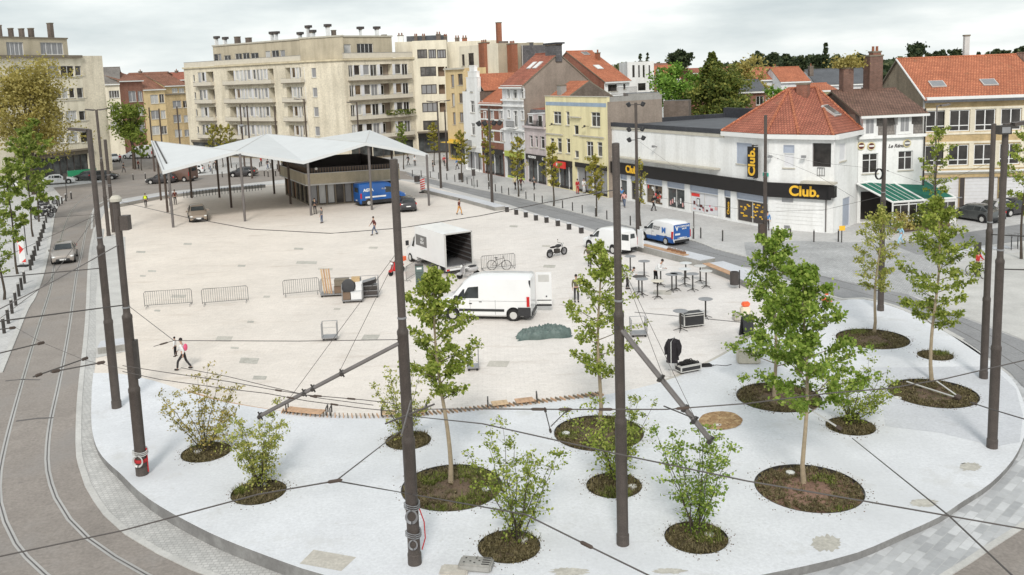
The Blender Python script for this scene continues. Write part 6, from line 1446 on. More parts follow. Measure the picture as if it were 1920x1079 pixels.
pxchim(F, 1591, 127, 170, 18, 'brick_old', 4.2, .8, 0); Gp = Facet(t, F.A, F.A + F.u, y=4.6); xp, zp_ = Gp.hit(1591, 127)
mb = MB(); ob = [F.P(xp, 4.6, zp_) + Vector((rr.gauss(0, .6), rr.gauss(0, .4), abs(rr.gauss(0, .42)))) for _ in range(1300)]
for p in ob: leafquad(mb, p, .22, rr, 'leaf_ochre')
mb.build('plant_on_chimney', t, uv=False)
pxchim(F, 1643, 104, 170, 23, 'brick_old', 4.4, 1.1, 0); pxchim(F, 1645, 88, 112, 14, 'brick_red', 4.5, .8, 2)
text('Le Réno', .42, 'frame_dark', t, F.P(F.hit(1680, 274)[0], -.03, F.hit(1680, 274)[1]), (R(90), 0, F.ang), .004, shear=.35)
for (px, py, c1) in ((1614, 274, 'cloth_maroon'), (1633, 274.5, 'cloth_maroon'), (1700, 269, 'cloth_grey')):
 x, z = F.hit(px, py); M = F.M @ Matrix.Translation((x, -.06, z)) @ Matrix.Rotation(R(90), 4, 'X')
 mb = MB(); mb.lathe([(.34, -.02), (.36, 0), (.34, .03), (0, .035)], (0, 0, 0), 'cloth_cream', 20, M=M); mb.lathe([(.27, .036), (0, .042)], (0, 0, 0), c1, 16, M=M); mb.box((0, .02, .05), (.46, .13, .012), 'sign_white', M=M); mb.build('round_sign', t)
mb = MB(); mb.tube([F.P(F.L + .02, -.12, 0.1), F.P(F.L + .02, -.12, zm + .3)], .07, 'metal_dark', 6); mb.build('drain_pipe', t)
q = [G(1607, 345, 3.45), G(1722, 331.5, 3.5), G(1792, 371.5, 2.15), G(1674, 380, 2.15)]
bs = q[3].copy(); bs.z = 0; t = thing('terrace_canopy', 'green and white terrace canopy projecting from the cafe front', 'awning', bs)
qq = [v - bs for v in q]; mb = MB()
bl, br, fr, fl_ = qq
for k in range(2):
 a0, a1 = (k + .02) / 2, (k + .98) / 2
 p0, p1, p2, p3 = fl_.lerp(fr, a0), fl_.lerp(fr, a1), bl.lerp(br, a1), bl.lerp(br, a0); mb.face([p0, p1, p2, p3], 'awning_green'); mb.face([p - Vector((0, 0, .03)) for p in (p3, p2, p1, p0)], 'awning_green')
mb.build('fabric', t)
mb = MB()
for a, q_ in ((0, .09), (.5, .09), (1, .09), (.12, .022), (.22, .022), (.32, .022), (.40, .022)): mb.tube([fl_.lerp(fr, a) + Vector((0, 0, .02)), bl.lerp(br, a) + Vector((0, 0, .02))], q_, 'frame_white', 6)
mb.tube([fl_, fr], .10, 'frame_white', 6); mb.tube([bl, br], .08, 'frame_white', 6); mb.tube([fr, fr + (fr - fl_) * .1], .05, 'metal_grey', 5)
for k in range(5): p = fl_.lerp(fr, k / 4); mb.tube([p, (p.x, p.y, 0)], .07, 'frame_white', 6)
for k in range(9): p = fl_.lerp(fr, k / 8); mb.tube([(p.x, p.y, .9), (p.x, p.y, 1.9)], .03, 'frame_white', 4)
mb.tube([(fl_.x, fl_.y, 1.9), (fr.x, fr.y, 1.9)], .05, 'frame_white', 5); mb.tube([(fl_.x, fl_.y, .9), (fr.x, fr.y, .9)], .05, 'frame_white', 5); mb.build('frame', t)
mb = MB(); mb.face([(fl_.x, fl_.y, .05), (fr.x, fr.y, .05), (fr.x, fr.y, .6), (fl_.x, fl_.y, .6)], 'frame_white'); mb.face([(fl_.x, fl_.y, .92), (fr.x, fr.y, .92), (fr.x, fr.y, 1.88), (fl_.x, fl_.y, 1.88)], 'pane_dark'); mb.build('side_panels', t)
o = MB(); c0 = G(1690, 434); t = thing('terrace_planter', 'row of brownish green bushes in front of the green terrace canopy', 'planter', c0)
rr3 = random.Random(5); d = (G(1778, 426) - G(1680, 437))
mb = MB();
for _ in range(1500):
 f = rr3.random(); p = G(1680, 437) + d * f - c0; hh = 1.0 + .35 * math.sin(f * 17) + .2 * math.sin(f * 41)
 leafquad(mb, (p.x + rr3.gauss(0, .22), p.y + rr3.gauss(0, .35), .3 + rr3.random() * hh), .20, rr3, 'leaf_ochre' if math.sin(f * 11) > .1 else 'leaf_mid')
mb.build('bushes', t, uv=False); mb = MB(); a_, b_ = G(1680, 437) - c0, G(1778, 426) - c0; mb.tube([(a_.x, a_.y, .2), (b_.x, b_.y, .2)], .25, 'frame_brown', 4); mb.build('trough', t)
A, B = G(1728.5, 393), G(1920, 389.5); B = A + (B - A) * 1.8
t = thing('brick_building', 'ochre brick building with wide dark windows, white garage doors and an orange tiled roof', 'building', (A.x, A.y, 0)); F = Facet(t, A, B)
ze = F.hit(1800, 184)[1]
wr = Z6([(687, 592, 836, 750), (880, 585, 1032, 746), (1072, 576, 1220, 737), (1260, 570, 1425, 730)]); w2 = Z6([(700, 852, 832, 1008), (872, 846, 1025, 1002), (1062, 837, 1210, 992), (1250, 830, 1420, 984)])
rc1 = [F.rect(*r_) for r_ in wr]; rc2 = [F.rect(*r_) for r_ in w2]; zr1, zr2_ = rc1[1][1], rc2[1][1]; h1, h2 = rc1[1][3], rc2[1][3]; pitch = rc1[2][0] - rc1[1][0]; ww = rc1[1][2]; xs_ = [rc1[1][0] + pitch * k for k in range(-1, 7)]
for xx in xs_:
 xx = max(.1, xx)
 if xx + ww < F.L:
  F.window(xx, zr1, ww, h1, 'pane_dark', nx=2, tr=.27, depth=.15, fw=.09, sill=None); F.window(xx, zr2_, ww, h2, 'pane_dark', nx=2, tr=.27, depth=.15, fw=.09, sill=None)
zg = F.hit(1830, 330)[1]
gx = [.3 + 3.35 * k for k in range(5)]
for x in gx:
 F.open(x, .03, 2.9, zg - .15, .25)
 f = MB(); F.box(f, x, x + 2.9, .19, .25, .03, zg - .13, 'shutter_white')
 for k in range(8): F.box(f, x + .03, x + 2.87, .18, .192, .2 + k * (zg - .4) / 8, .23 + k * (zg - .4) / 8, 'metal_light')
 f.build('garage_door', t, sharp=0)
m = MB(); F.wall(m, 0, ze, 'brick_ochre'); shell(F, m, 14, ze, 'brick_tan', top=None)
for zz in (zr1 - .28, zr2_ - .28, zr2_ + h2 + .1, zg + .2, zr1 + h1 + .02): F.box(m, 0, F.L, -.06, .02, zz, zz + .2, 'plaster_pale')
for xx in xs_:
 if 0 < xx - .5 < F.L: F.box(m, xx - (pitch - ww) + .02, xx - .02, -.05, -.002, zr1 - .08, zr1 + h1 + .02, 'plaster_pale'); F.box(m, xx - (pitch - ww) + .02, xx - .02, -.05, -.002, zr2_ - .08, zr2_ + h2 + .1, 'plaster_pale')
[F.box(m, x + 2.93, x + 3.32, -.04, -.003, .03, zg - .13, 'frame_dark') for x in gx]; F.box(m, 0, F.L, -.5, .02, ze - .1, ze + .15, 'frame_white'); F.box(m, 0, F.L, -.3, -.002, zg + .4, zg + .55, 'frame_white')
yr = 7.5; zr3 = ZT(base_p := (t.location + F.P(.5, yr, 0)), 113); zr3 = max(zr3, ze + 2.8);
xe = F.L * .68
r = gable_x(F, 14, ze, zr3, 'tile_orange', 'brick_tan', yr=yr, mb_wall=m, x1=xe, gutter='roof_felt', over=.5, over_x=.2); m.build('wall', t, sharp=0)
mb = MB(); gable_x(F, 14, ze, zr3 + .1, 'tile_brown', 'brick_brown', yr=yr, x0=xe + .1, gutter='roof_felt', over=.5, over_x=0)
sl = math.atan2(zr3 - ze, yr)
for px in (1755, 1854):
 x = F.hit(px, 165)[0]; yy = 2.2; skylight(F, x + .9, yy, ze + yy * (zr3 - ze) / yr + .18, 1.3, 1.2, sl, r, 'metal_grey')
mb = MB(); mb.tube([F.P(-.12, -.1, .1), F.P(-.12, -.1, ze)], .09, 'metal_light', 6); mb.tube([F.P(-.2, -.45, ze), F.P(-.2, yr, zr3 + .12)], .08, 'frame_white', 5); mb.build('drain_pipe', t)
chimney(F, F.L * .42, yr + 1, zr3 - .5, zr3 + 2.2, .45, .45, 'metal_light', 0, r)
ridgehouse('brown roofed house behind the ochre brick building at the right edge', 1860, 2000, 150, 108, 120, 14, 'tile_brown', 'brick_brown')
PO = G(325, 427); PU = (G(805, 386) - PO) / 4; PV = G(302, 376) - PO
def pv(c, r, z=0.0): p = PO + PU * c + PV * r; return Vector((p.x, p.y, z))
ZF = [5.6, 7.1, 5.65, 7.15, 5.55]; ZB = [7.3, 6.05, 7.35, 6.45, 7.1]
t = thing('market_pavilion', 'open market pavilion with a white folded roof on slim dark columns', 'pavilion', PO)
mb = MB(); th = .30
def P0(c, r, z): return pv(c, r, z) - PO
F_ = [P0(c, 0, ZF[c]) for c in range(5)]; Bk_ = [P0(c, 1, ZB[c]) for c in range(5)]
ex = PU.normalized() * .55; ey = PV.normalized() * .8
F_[0] = F_[0] - ex - ey * .3; Bk_[0] = Bk_[0] - ex; F_[4] = F_[4] + ex * .3; Bk_[4] = Bk_[4] + ex * .3
tri = []
for c in range(4):
 a, b, d, e = F_[c], F_[c + 1], Bk_[c + 1], Bk_[c]
 if c % 2 == 0: tri += [(a, b, e), (b, d, e)]
 else: tri += [(a, b, d), (a, d, e)]
dn = Vector((0, 0, -th))
for f in tri:
 mb.face(f, 'sheet_white'); mb.face([p + dn for p in f[::-1]], 'metal_light')
for L_ in (F_, Bk_[::-1], ):
 for i in range(4): mb.face([L_[i] + dn, L_[i + 1] + dn, L_[i + 1], L_[i]], 'sheet_white')
for a, b in ((F_[4], Bk_[4]), (Bk_[0], F_[0])): mb.face([a + dn, b + dn, b, a], 'sheet_white')
ro_ = mb.build('folded_roof', t, sharp=0)
mb = MB()   # standing seams, edge trim and the gutter line along the left edge
for c in range(4):
 a, b, d, e = F_[c], F_[c + 1], Bk_[c + 1], Bk_[c]
 segs = [(b, e)] if c % 2 == 0 else [(a, d)]
 for p, q in segs: mb.tube([p + Vector((0, 0, .01)), q + Vector((0, 0, .01))], .035, 'metal_light', 5)
for p, q in ((F_[0], Bk_[0]),):
 e1 = F_[1] - F_[0]; qq = lambda s_, k_: p.lerp(q, s_) + e1 * k_ + Vector((0, 0, .05))
 mb.tube([qq(.16, .09), qq(.93, .06)], .09, 'metal_dark', 5); mb.tube([qq(.03, .025), qq(.97, .02)], .04, 'metal_grey', 5)
mb.build('roof_seams', ro_)
cols = [(0, 0), (1, 0), (2, 0), (3, 0), (4, 0)]
def roofz(c, r):
 i = min(3, int(c)); u = c - i
 f0 = ZF[i] + (ZF[i + 1] - ZF[i]) * u; b0 = ZB[i] + (ZB[i + 1] - ZB[i]) * u; return f0 + (b0 - f0) * r
colpx = [(325, 427), (460, 416), (583.5, 404.5), (697.5, 394), (804.5, 386), (314.5, 398.6), (434, 390), (545, 383), (302, 376), (411.7, 370.8), (514.6, 364), (350, 343), (472, 334), (803, 356), (700, 348)]
for k, (px, py) in enumerate(colpx):
 g = G(px, py); d = g - PO; den = PU.x * PV.y - PU.y * PV.x; c = (d.x * PV.y - d.y * PV.x) / den; r = (PU.x * d.y - PU.y * d.x) / den
 if r > 1.25 or c < -.3:
  if k in (11, 12): c, r = {11: (.55, 1.0), 12: (3.0, 1.0)}[k];
 c = max(0, min(4, c)); r = max(0, min(1, r)); g = pv(c, r)
 mb = MB(); mb.tube([g - PO, g - PO + Vector((0, 0, roofz(c, r) - th + .25 * (1 if r not in (0, 1) else .4)))], .125, 'pole_grey' if k in (0, 1, 2, 3, 4) else 'pole_brown', 10); mb.build('column', t)
HA, HB = G(581.5, 386.5), G(742, 375.5); A = HA; B = HB
th_ = thing('market_hall', 'glazed market hall with a tan timber parapet under the folded roof', 'hall', A); F = Facet(th_, A, B); DH = 9.0; SV = (G(549, 371.5) - A) * 1.45
F.ops = []; n = 10; zg = 2.45
for k in range(n):
 xx = F.L * k / n; F.open(xx + .08, .12, F.L / n - .16, zg - .2, .25)
 fm = MB(); x0, x1 = xx + .08, xx + F.L / n - .08
 for a, b, c, e in ((x0, x0 + .06, .12, zg - .08), (x1 - .06, x1, .12, zg - .08), (x0 + .06, x1 - .06, .12, .2), (x0 + .06, x1 - .06, zg - .16, zg - .08)): F.box(fm, a, b, .14, .22, c, e, 'frame_dark')
 w_ = fm.build('window', th_, sharp=0); fm = MB(); F.quad(fm, [(x0, .2, .12), (x1, .2, .12), (x1, .2, zg - .08), (x0, .2, zg - .08)], ['pane_net', 'pane_curtain', 'pane_curtain', 'pane_dark', 'pane_net', 'pane_warm', 'pane_dark', 'pane_mid', 'pane_dark', 'pane_dark'][k]); fm.build('pane', w_, sharp=0)
mb = MB(); F.wall(mb, 0, zg, 'stone_dark'); cn = [Vector((0, 0, 0)), B - A, B - A + SV, SV]
for p, q in ((cn[1], cn[2]), (cn[2], cn[3])): mb.face([p, q, q + Vector((0, 0, zg)), p + Vector((0, 0, zg))], 'stone_dark')
mb.build('wall', th_, sharp=0)
FS = Facet(th_, A + SV, A)
for k in range(6):
 x0 = .4 + k * 1.85; FS.window(x0, .15, 1.3, 2.1, ['door_wood', 'pane_net', 'door_wood', 'pane_mid', 'pane_dark', 'pane_dark'][k], 'frame_dark', nx=1, sill=None, name='window' if k else 'door')
mb = MB(); FS.wall(mb, 0, zg, 'stone_dark'); mb.build('wall', th_, sharp=0)
ctr = (cn[0] + cn[2]) / 2; oc = [ctr + (p - ctr) * 1.09 for p in cn]; mb = MB(); m2 = MB()
for k in range(4):
 E_ = Facet(th_, A + oc[k], A + oc[(k + 1) % 4]); E_.box(mb, 0, E_.L, 0, .12, zg, zg + 1.15, 'plaster_attic'); E_.box(mb, -.03, E_.L + .03, -.04, .15, zg - .14, zg - .001, 'metal_light'); E_.box(mb, -.02, E_.L + .02, -.03, .14, zg + 1.151, zg + 1.21, 'metal_light')
 E_.box(m2, .4, E_.L - .4, .5, .56, zg + .12, zg + 2.1 - .35 * (k == 0), 'frame_dark')
 for q in range(int(E_.L / .3)): E_.box(m2, .4 + q * .3, .5 + q * .3, .44, .5, zg + .12, zg + 1.7, 'frame_brown')
mb.face([p + Vector((0, 0, zg + .05)) for p in oc], 'roof_felt'); mb.build('parapet', th_, sharp=0); m2.build('roof_screen', th_, sharp=0)
mb = MB(); x, z = F.hit(592, 309); mb.ball(F.P(x, -.6, zg + 1.7), .16, 'lamp_glass', 8, 5); mb.build('lamp', th_)
def loft(st, parent, mat, name='body', under='black_plastic', split=None):
 """st rows: x, z_low, z_belt, z_top, w_low, w_belt, w_top (half widths)"""
 rings = []
 for (x, zl, zb, zt, wl, wb, wt) in st:
  zm = zl + (zb - zl) * .45
  h = [(wl * .92, zl), (wl, zl + .08 * (zb - zl) + .02), (wb, zm), (wb * .995, zb), (wt, max(zb + .005, zt - .08 * (zt - zb) - .02)), (wt * .80, zt), (0, zt + .02)]
  rings.append([Vector((x, -a, b)) for a, b in h] + [Vector((x, a, b)) for a, b in h[-2::-1]])
 m = len(rings[0]); mb = MB(); vs = [v for r in rings for v in r]; n = len(rings)
 for i in range(n - 1):
  for j in range(m - 1):
   mt = mat
   if split and j in (0, 1, m - 3, m - 2): mt = split
   mb.face([vs[i * m + j], vs[i * m + j + 1], vs[(i + 1) * m + j + 1], vs[(i + 1) * m + j]][::-1], mt, True)
  mb.face([vs[i * m + m - 1], vs[i * m], vs[(i + 1) * m], vs[(i + 1) * m + m - 1]][::-1], under)
 mb.face(rings[0], mat); mb.face(rings[-1][::-1], mat)
 bm = bmesh.new(); me_o = mb.build(name, parent, sharp=0); bm.from_mesh(me_o.data); bmesh.ops.remove_doubles(bm, verts=bm.verts, dist=.0005); bmesh.ops.recalc_face_normals(bm, faces=bm.faces); bm.to_mesh(me_o.data); bm.free()
 try: me_o.data.set_sharp_from_angle(angle=R(32))
 except Exception: pass
 return me_o, rings
def glass(rings, i0, i1, j0, j1, parent, mat='car_glass', name='window', fr=(.06, .06, .08, .08), off=.012):
 """pane laid over a region of the loft: stations i0..i1, ring points j0..j1"""
 mb = MB()
 for i in range(i0, i1):
  a, b, c, d = rings[i][j0], rings[i + 1][j0], rings[i + 1][j1], rings[i][j1]
  n = (b - a).cross(d - a)
  if n.length < 1e-9: continue
  n.normalize(); ctr = (a + b + c + d) / 4
  if n.dot(ctr - Vector((ctr.x * .98, 0, .8))) < 0: n = -n
  s = lambda u, v: (a.lerp(b, u)).lerp(d.lerp(c, u), v) + n * off
  u0 = fr[0] if i == i0 else 0; u1 = 1 - (fr[1] if i == i1 - 1 else 0)
  mb.face([s(u0, fr[2]), s(u1, fr[2]), s(u1, 1 - fr[3]), s(u0, 1 - fr[3])], mat)
 return mb.build(name, parent, sharp=0)
def wheel(parent, x, y, r, w, side, rim='metal_light'):
 M = Matrix.Translation((x, y, r)) @ Matrix.Rotation(R(90), 4, 'X')
 mb = MB(); mb.lathe([(r * .55, -w / 2), (r * .92, -w / 2), (r, -w / 2 + .03), (r, w / 2 - .03), (r * .92, w / 2), (r * .55, w / 2)], (0, 0, 0), 'rubber', 20, M=M); t_ = mb.build('wheel', parent)
 mb = MB(); yy = -(w / 2 + .004) if side > 0 else (w / 2 + .004)
 mb.lathe([(r * .62, yy), (r * .58, yy * .9), (r * .2, yy * .75), (0, yy * .8)], (0, 0, 0), rim, 14, M=M)
 for k in range(5):
  a = k * 2 * PI / 5; mb.box((r * .36 * math.cos(a), r * .36 * math.sin(a), yy * .93), (r * .45, r * .13, .012), rim, M=M @ Matrix.Rotation(0, 4, 'Z'))
 mb.build('rim', t_); return t_
def arch(parent_mb, x, y, r, side, mat='black_plastic'):
 M = Matrix.Translation((x, y, r * .98)) @ Matrix.Rotation(R(90), 4, 'X'); parent_mb.lathe([(r, -.012), (r, .012), (0, .012)], (0, 0, 0), mat, 20, M=M); parent_mb.lathe([(0, -.012), (r, -.012)], (0, 0, 0), mat, 20, M=M)
CARS = {
 'hatch': dict(L=4.1, r=.31, wb=(1.28, -1.25), st=[(2.05, .32, .50, .56, .66, .70, .60), (1.97, .22, .60, .70, .78, .80, .70), (1.35, .19, .70, .90, .84, .86, .74), (.98, .19, .84, .98, .84, .87, .72), (.28, .19, .90, 1.40, .84, .87, .60), (-.35, .19, .92, 1.47, .84, .87, .61), (-1.15, .19, .94, 1.43, .84, .87, .60), (-1.62, .20, .96, 1.32, .83, .86, .57), (-1.95, .24, .92, .98, .80, .83, .66), (-2.05, .34, .70, .80, .74, .78, .62)], ws=(3, 4), sd=(4, 7), rw=(7, 8)),
 'sedan': dict(L=4.6, r=.32, wb=(1.42, -1.38), st=[(2.30, .32, .50, .56, .68, .72, .60), (2.2, .22, .60, .70, .80, .82, .72), (1.45, .19, .72, .90, .86, .88, .76), (1.0, .19, .86, .97, .86, .89, .74), (.28, .19, .90, 1.38, .86, .89, .60), (-.5, .19, .92, 1.43, .86, .89, .61), (-1.15, .19, .94, 1.38, .86, .89, .60), (-1.75, .20, .95, 1.06, .86, .88, .68), (-2.2, .24, .90, .98, .82, .85, .70), (-2.30, .34, .70, .82, .76, .80, .64)], ws=(3, 4), sd=(4, 7), rw=(6, 7)),
 'wagon': dict(L=4.6, r=.32, wb=(1.40, -1.35), st=[(2.30, .32, .52, .58, .68, .72, .62), (2.2, .22, .62, .72, .80, .82, .72), (1.45, .19, .74, .92, .86, .88, .76), (1.02, .19, .86, .99, .86, .89, .74), (.35, .19, .92, 1.42, .86, .89, .62), (-.5, .19, .93, 1.50, .86, .89, .63), (-1.6, .19, .94, 1.47, .86, .89, .63), (-2.0, .20, .94, 1.40, .84, .87, .60), (-2.22, .26, .9, .98, .80, .84, .68), (-2.30, .34, .70, .80, .76, .80, .64)], ws=(3, 4), sd=(4, 7), rw=(7, 8)),
 'small_van': dict(L=4.4, r=.32, wb=(1.32, -1.38), st=[(2.2, .34, .56, .62, .68, .72, .62), (2.1, .24, .70, .82, .82, .84, .74), (1.55, .21, .84, 1.02, .88, .90, .76), (1.2, .21, .98, 1.10, .88, .91, .76), (.55, .21, 1.05, 1.68, .88, .91, .70), (.2, .21, 1.06, 1.80, .88, .91, .74), (-.5, .21, 1.06, 1.86, .88, .91, .76), (-1.9, .21, 1.06, 1.84, .88, .91, .76), (-2.15, .24, 1.0, 1.72, .86, .90, .72), (-2.2, .30, .95, 1.55, .84, .88, .70)], ws=(3, 5), sd=(4, 5), rw=(8, 9)),
 'van': dict(L=5.5, r=.34, wb=(1.78, -1.72), st=[(2.72, .36, .64, .72, .80, .84, .74), (2.62, .26, .86, 1.02, .94, .96, .84), (2.15, .24, 1.06, 1.24, 1.0, 1.02, .86), (1.85, .24, 1.14, 1.34, 1.0, 1.02, .86), (1.2, .24, 1.22, 2.12, 1.0, 1.02, .80), (.8, .24, 1.24, 2.36, 1.0, 1.02, .86), (.2, .24, 1.24, 2.47, 1.0, 1.02, .90), (-1.2, .24, 1.24, 2.50, 1.0, 1.02, .91), (-2.6, .24, 1.24, 2.48, 1.0, 1.02, .91), (-2.72, .30, 1.2, 2.40, .98, 1.0, .88)], ws=(3, 5), sd=(4, 6), rw=(8, 9)),
}
def car(kind, label, rear_px, front_px, paint, near='right', cat='car', name='parked_car', group=None, rim='metal_light', L=None, side_glass=True, mirrors=True, split=None, seed=1, plate=True, loc=None, rz=None, rear_glass=True):
 """placed by the ground contact of the two wheels on the side we see"""
 K = CARS[kind]; st = K['st']; w = max(s[5] for s in st); r = K['r']
 if loc is None:
  a, b = G(*rear_px), G(*front_px); d = (b - a); rz = math.atan2(d.y, d.x); u = d.normalized(); n = Vector((-u.y, u.x, 0))
  mid = (a + b) / 2 + (n if near == 'right' else -n) * (w - .10); loc = mid - u * ((K['wb'][0] + K['wb'][1]) / 2)
 t = thing(name, label, cat, (loc[0], loc[1], 0), rz, group)
 body, rg = loft(st, t, paint, split=split)
 mbt = MB()
 for x in K['wb']:
  for s in (1, -1): wheel(t, x, s * (w - .075), r, .22, s, rim); arch(mbt, x, s * (w - .004), r * 1.2, s)
 mbt.build('wheel_arch', t, sharp=0)
 glass(rg, K['ws'][0], K['ws'][1], 5, 7, t, name='windscreen', fr=(.04, .04, .0, .06)) if False else None
 mb = MB()
 i0, i1 = K['ws'][0], K['ws'][0] + 1
 for (i_0, i_1, nm, lo, hi) in ((K['ws'][0], K['ws'][0] + 1, 'windscreen', .10, .94), (K['rw'][0], K['rw'][0] + 1, 'rear_window', .12, .88)):
  if nm == 'rear_window' and not rear_glass: continue
  a, b = rg[i_0][4], rg[i_1][4]; c, d = rg[i_1][8], rg[i_0][8]
  tp0, tp1 = rg[i_0][6].z, rg[i_1][6].z; m = MB()
  A0, A1 = Vector((a.x, a.y * .92, tp0)), Vector((d.x, d.y * .92, tp0)); B0, B1 = Vector((b.x, b.y * .92, tp1)), Vector((c.x, c.y * .92, tp1))
  n = (B0 - A0).cross(A1 - A0).normalized(); n = n if n.z > 0 else -n
  q = [A0.lerp(B0, lo), A0.lerp(B0, hi), A1.lerp(B1, hi), A1.lerp(B1, lo)]
  if kind in ('van', 'small_van') and nm == 'rear_window':
   xr = st[-1][0] - .012; q = [Vector((xr, -.6, 1.15 if kind == 'small_van' else 1.5)), Vector((xr, .6, 1.15 if kind == 'small_van' else 1.5)), Vector((xr, .55, 1.5 if kind == 'small_van' else 2.0)), Vector((xr, -.55, 1.5 if kind == 'small_van' else 2.0))]; n = Vector((0, 0, 0))
  m.face([p + n * .02 for p in q], 'car_glass'); m.build(nm, t, sharp=0)
 for s, (j0, j1) in ((1, (3, 4)), (-1, (9, 8))):
  if side_glass:
   i0, i1 = K['sd']
   if kind in ('van', 'small_van'): glass(rg, i0, i1, j0, j1, t, name='side_window', fr=(.0, .1, .06, .34 if kind == 'van' else .2))
   else:
    for k in range(i0, i1): glass(rg, k, k + 1, j0, j1, t, name='side_window', fr=(.05, .05, .10, .12))
   a, b, c = rg[i0 - 1][j0], rg[i0][j0], rg[i0][j1]; mm = MB(); o_ = Vector((0, (-1 if j0 == 3 else 1) * .012, 0))
   p0 = b.lerp(a, .62); mm.face([p0 + Vector((0, 0, .04)) + o_, b + Vector((0, 0, .05)) + o_, b.lerp(c, .64 if kind == 'van' else .78 if kind == 'small_van' else .84) + o_], 'car_glass'); mm.build('side_window', t, sharp=0)
 x0 = st[1][0]; zf = st[1][2]; fw = st[1][5]
 for s in (1, -1):
  m = MB(); m.ball((x0 - .05, s * (fw - .16), zf + .02), (.16, .17, .085), 'lamp_glass', 10, 6); m.build('headlight', t)
  m = MB(); xr = st[-2][0]; zz = st[-2][2]; tl = .10 if kind not in ('van', 'small_van') else .28
  m.box((st[-2][0] + .03, s * (st[-2][5] - .02), zz - .06 + (0 if tl < .2 else -.05)), (.16, .10, tl * 2), 'tail_light'); m.build('tail_light', t)
  if mirrors:
   m = MB(); xm, zm = rg[4][3].x + .35, rg[4][3].z + .10; m.box((xm, s * (w + .12), zm), (.14, .2, .15 if kind not in ('van',) else .28), 'black_plastic' if kind in ('van', 'small_van') else paint); m.build('mirror', t)
 m = MB(); m.box((st[0][0] + .005, 0, .40), (.04, 1.0, .16), 'black_plastic'); m.box((st[0][0] + .03, 0, st[0][2] + .01), (.03, .62, .09), 'chrome' if kind not in ('van',) else 'black_plastic'); m.build('grille', t)
 if plate:
  m = MB(); m.box((st[0][0] + .035, 0, .42), (.012, .46, .11), 'sign_white'); m.box((st[-1][0] - .03, .0, .62), (.012, .46, .11), 'sign_white'); m.build('number_plate', t)
 m = MB(); m.box((st[-1][0] - .02, 0, .38), (.10, w * 1.6, .18), 'black_plastic'); m.build('bumper', t)
 for s in (1, -1):      # door seams
  m = MB()
  for xx in (([.95, .0, -.95]) if kind not in ('van', 'small_van') else ([1.35, .3] if kind == 'small_van' else [1.75, .75, -.7])):
   m.box((xx, s * (w + .002), (st[4][2] + .35) / 2), (.012, .006, st[4][2] - .38), 'black_plastic')
  m.box((.15, s * (w + .01), st[4][2] - .12), (.16, .02, .03), 'black_plastic'); m.build('door_seam', t)
 return t
vw = car('van', 'big white panel van in the middle of the market floor with its rear door open', (965, 602), (849, 600), 'car_white', near='left', cat='van', name='panel_van', side_glass=True, rear_glass=False)
m = MB(); m.box((-2.35, 1.035, .55), (.72, .05, .5), 'black_plastic'); m.box((.1, 1.028, .62), (2.6, .02, .14), 'black_plastic'); m.box((-2.5, 1.02, .5), (.4, .06, .52), 'black_plastic'); m.box((-.9, 1.024, 1.15), (3.3, .008, .012), 'metal_grey'); m.box((.72, 1.03, 1.0), (.16, .03, .05), 'black_plastic'); m.build('side_trim', vw)
dr = MB(); M = Matrix.Translation((-2.74, -.95, 0)) @ Matrix.Rotation(R(4), 4, 'Z')
dr.box((-.46, 0, 1.38), (.90, .06, 1.95), 'car_white', M=M); d_ = dr.build('rear_door', vw)
dr = MB(); dr.box((-.46, .035, 2.02), (.62, .012, .42), 'metal_light', M=M); dr.box((-.46, .035, .72), (.84, .012, .05), 'black_plastic', M=M); dr.box((-.46, .035, .43), (.86, .02, .12), 'black_plastic', M=M); dr.box((-.60, .035, .95), (.08, .02, .08), 'black_plastic', M=M); dr.box((-.46, .035, .60), (.6, .012, .1), 'sign_white', M=M)
dr.build('door_trim', d_)
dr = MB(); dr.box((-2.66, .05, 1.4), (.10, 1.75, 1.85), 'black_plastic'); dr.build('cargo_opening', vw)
v2 = car('small_van', 'white delivery van behind the slender tree with its rear doors open', (1157, 478), (1101, 466), 'car_white', near='left', cat='van', name='delivery_van')
for s, a_ in ((1, -70), (-1, 75)):
 m = MB(); M = Matrix.Translation((-2.22, s * .86, 0)) @ Matrix.Rotation(R(a_), 4, 'Z'); m.box((-.02, -s * .40, 1.12), (.06, .80, 1.3), 'car_white', M=M); m.box((-.055, -s * .40, 1.42), (.012, .58, .45), 'car_glass', M=M); m.build('rear_door', v2)
v3 = car('small_van', 'white and blue van with lettering driving past the bookshop', (1254, 461), (1205, 450), 'car_white', near='left', cat='van', name='delivery_van', split='car_blue', rear_glass=False)
m = MB(); m.box((-2.215, 0, 1.12), (.03, 1.62, 1.12), 'car_blue'); m.box((-1.2, .915, .50), (1.9, .012, .42), 'car_blue'); m.box((-2.235, .45, .93), (.012, .5, .14), 'sign_white'); m.build('blue_panel', v3)
text('M', .62, 'sign_blue', v3, (-1.15, .925, 1.15), (R(90), 0, PI), .02, ext=.004); text('COMPAGNIE\nDES EAUX', .17, 'cloth_grey', v3, (-.25, .925, 1.25), (R(90), 0, PI), .002, ext=.004)
text('V', .5, 'sign_white', v3, (-2.25, .52, 1.38), (R(90), 0, R(-90)), .02, ext=.004); text('COMPAGNIE\nEAUX', .18, 'sign_white', v3, (-2.25, -.22, 1.42), (R(90), 0, R(-90)), .004, ext=.004); text('WWW.EAUX.BE', .13, 'sign_white', v3, (-2.25, 0, .62), (R(90), 0, R(-90)), .002, ext=.004)
v4 = car('van', 'blue removal van with white lettering parked against the market hall', (694, 386), (745, 380.5), 'car_blue', near='right', cat='van', name='panel_van', rear_glass=True)
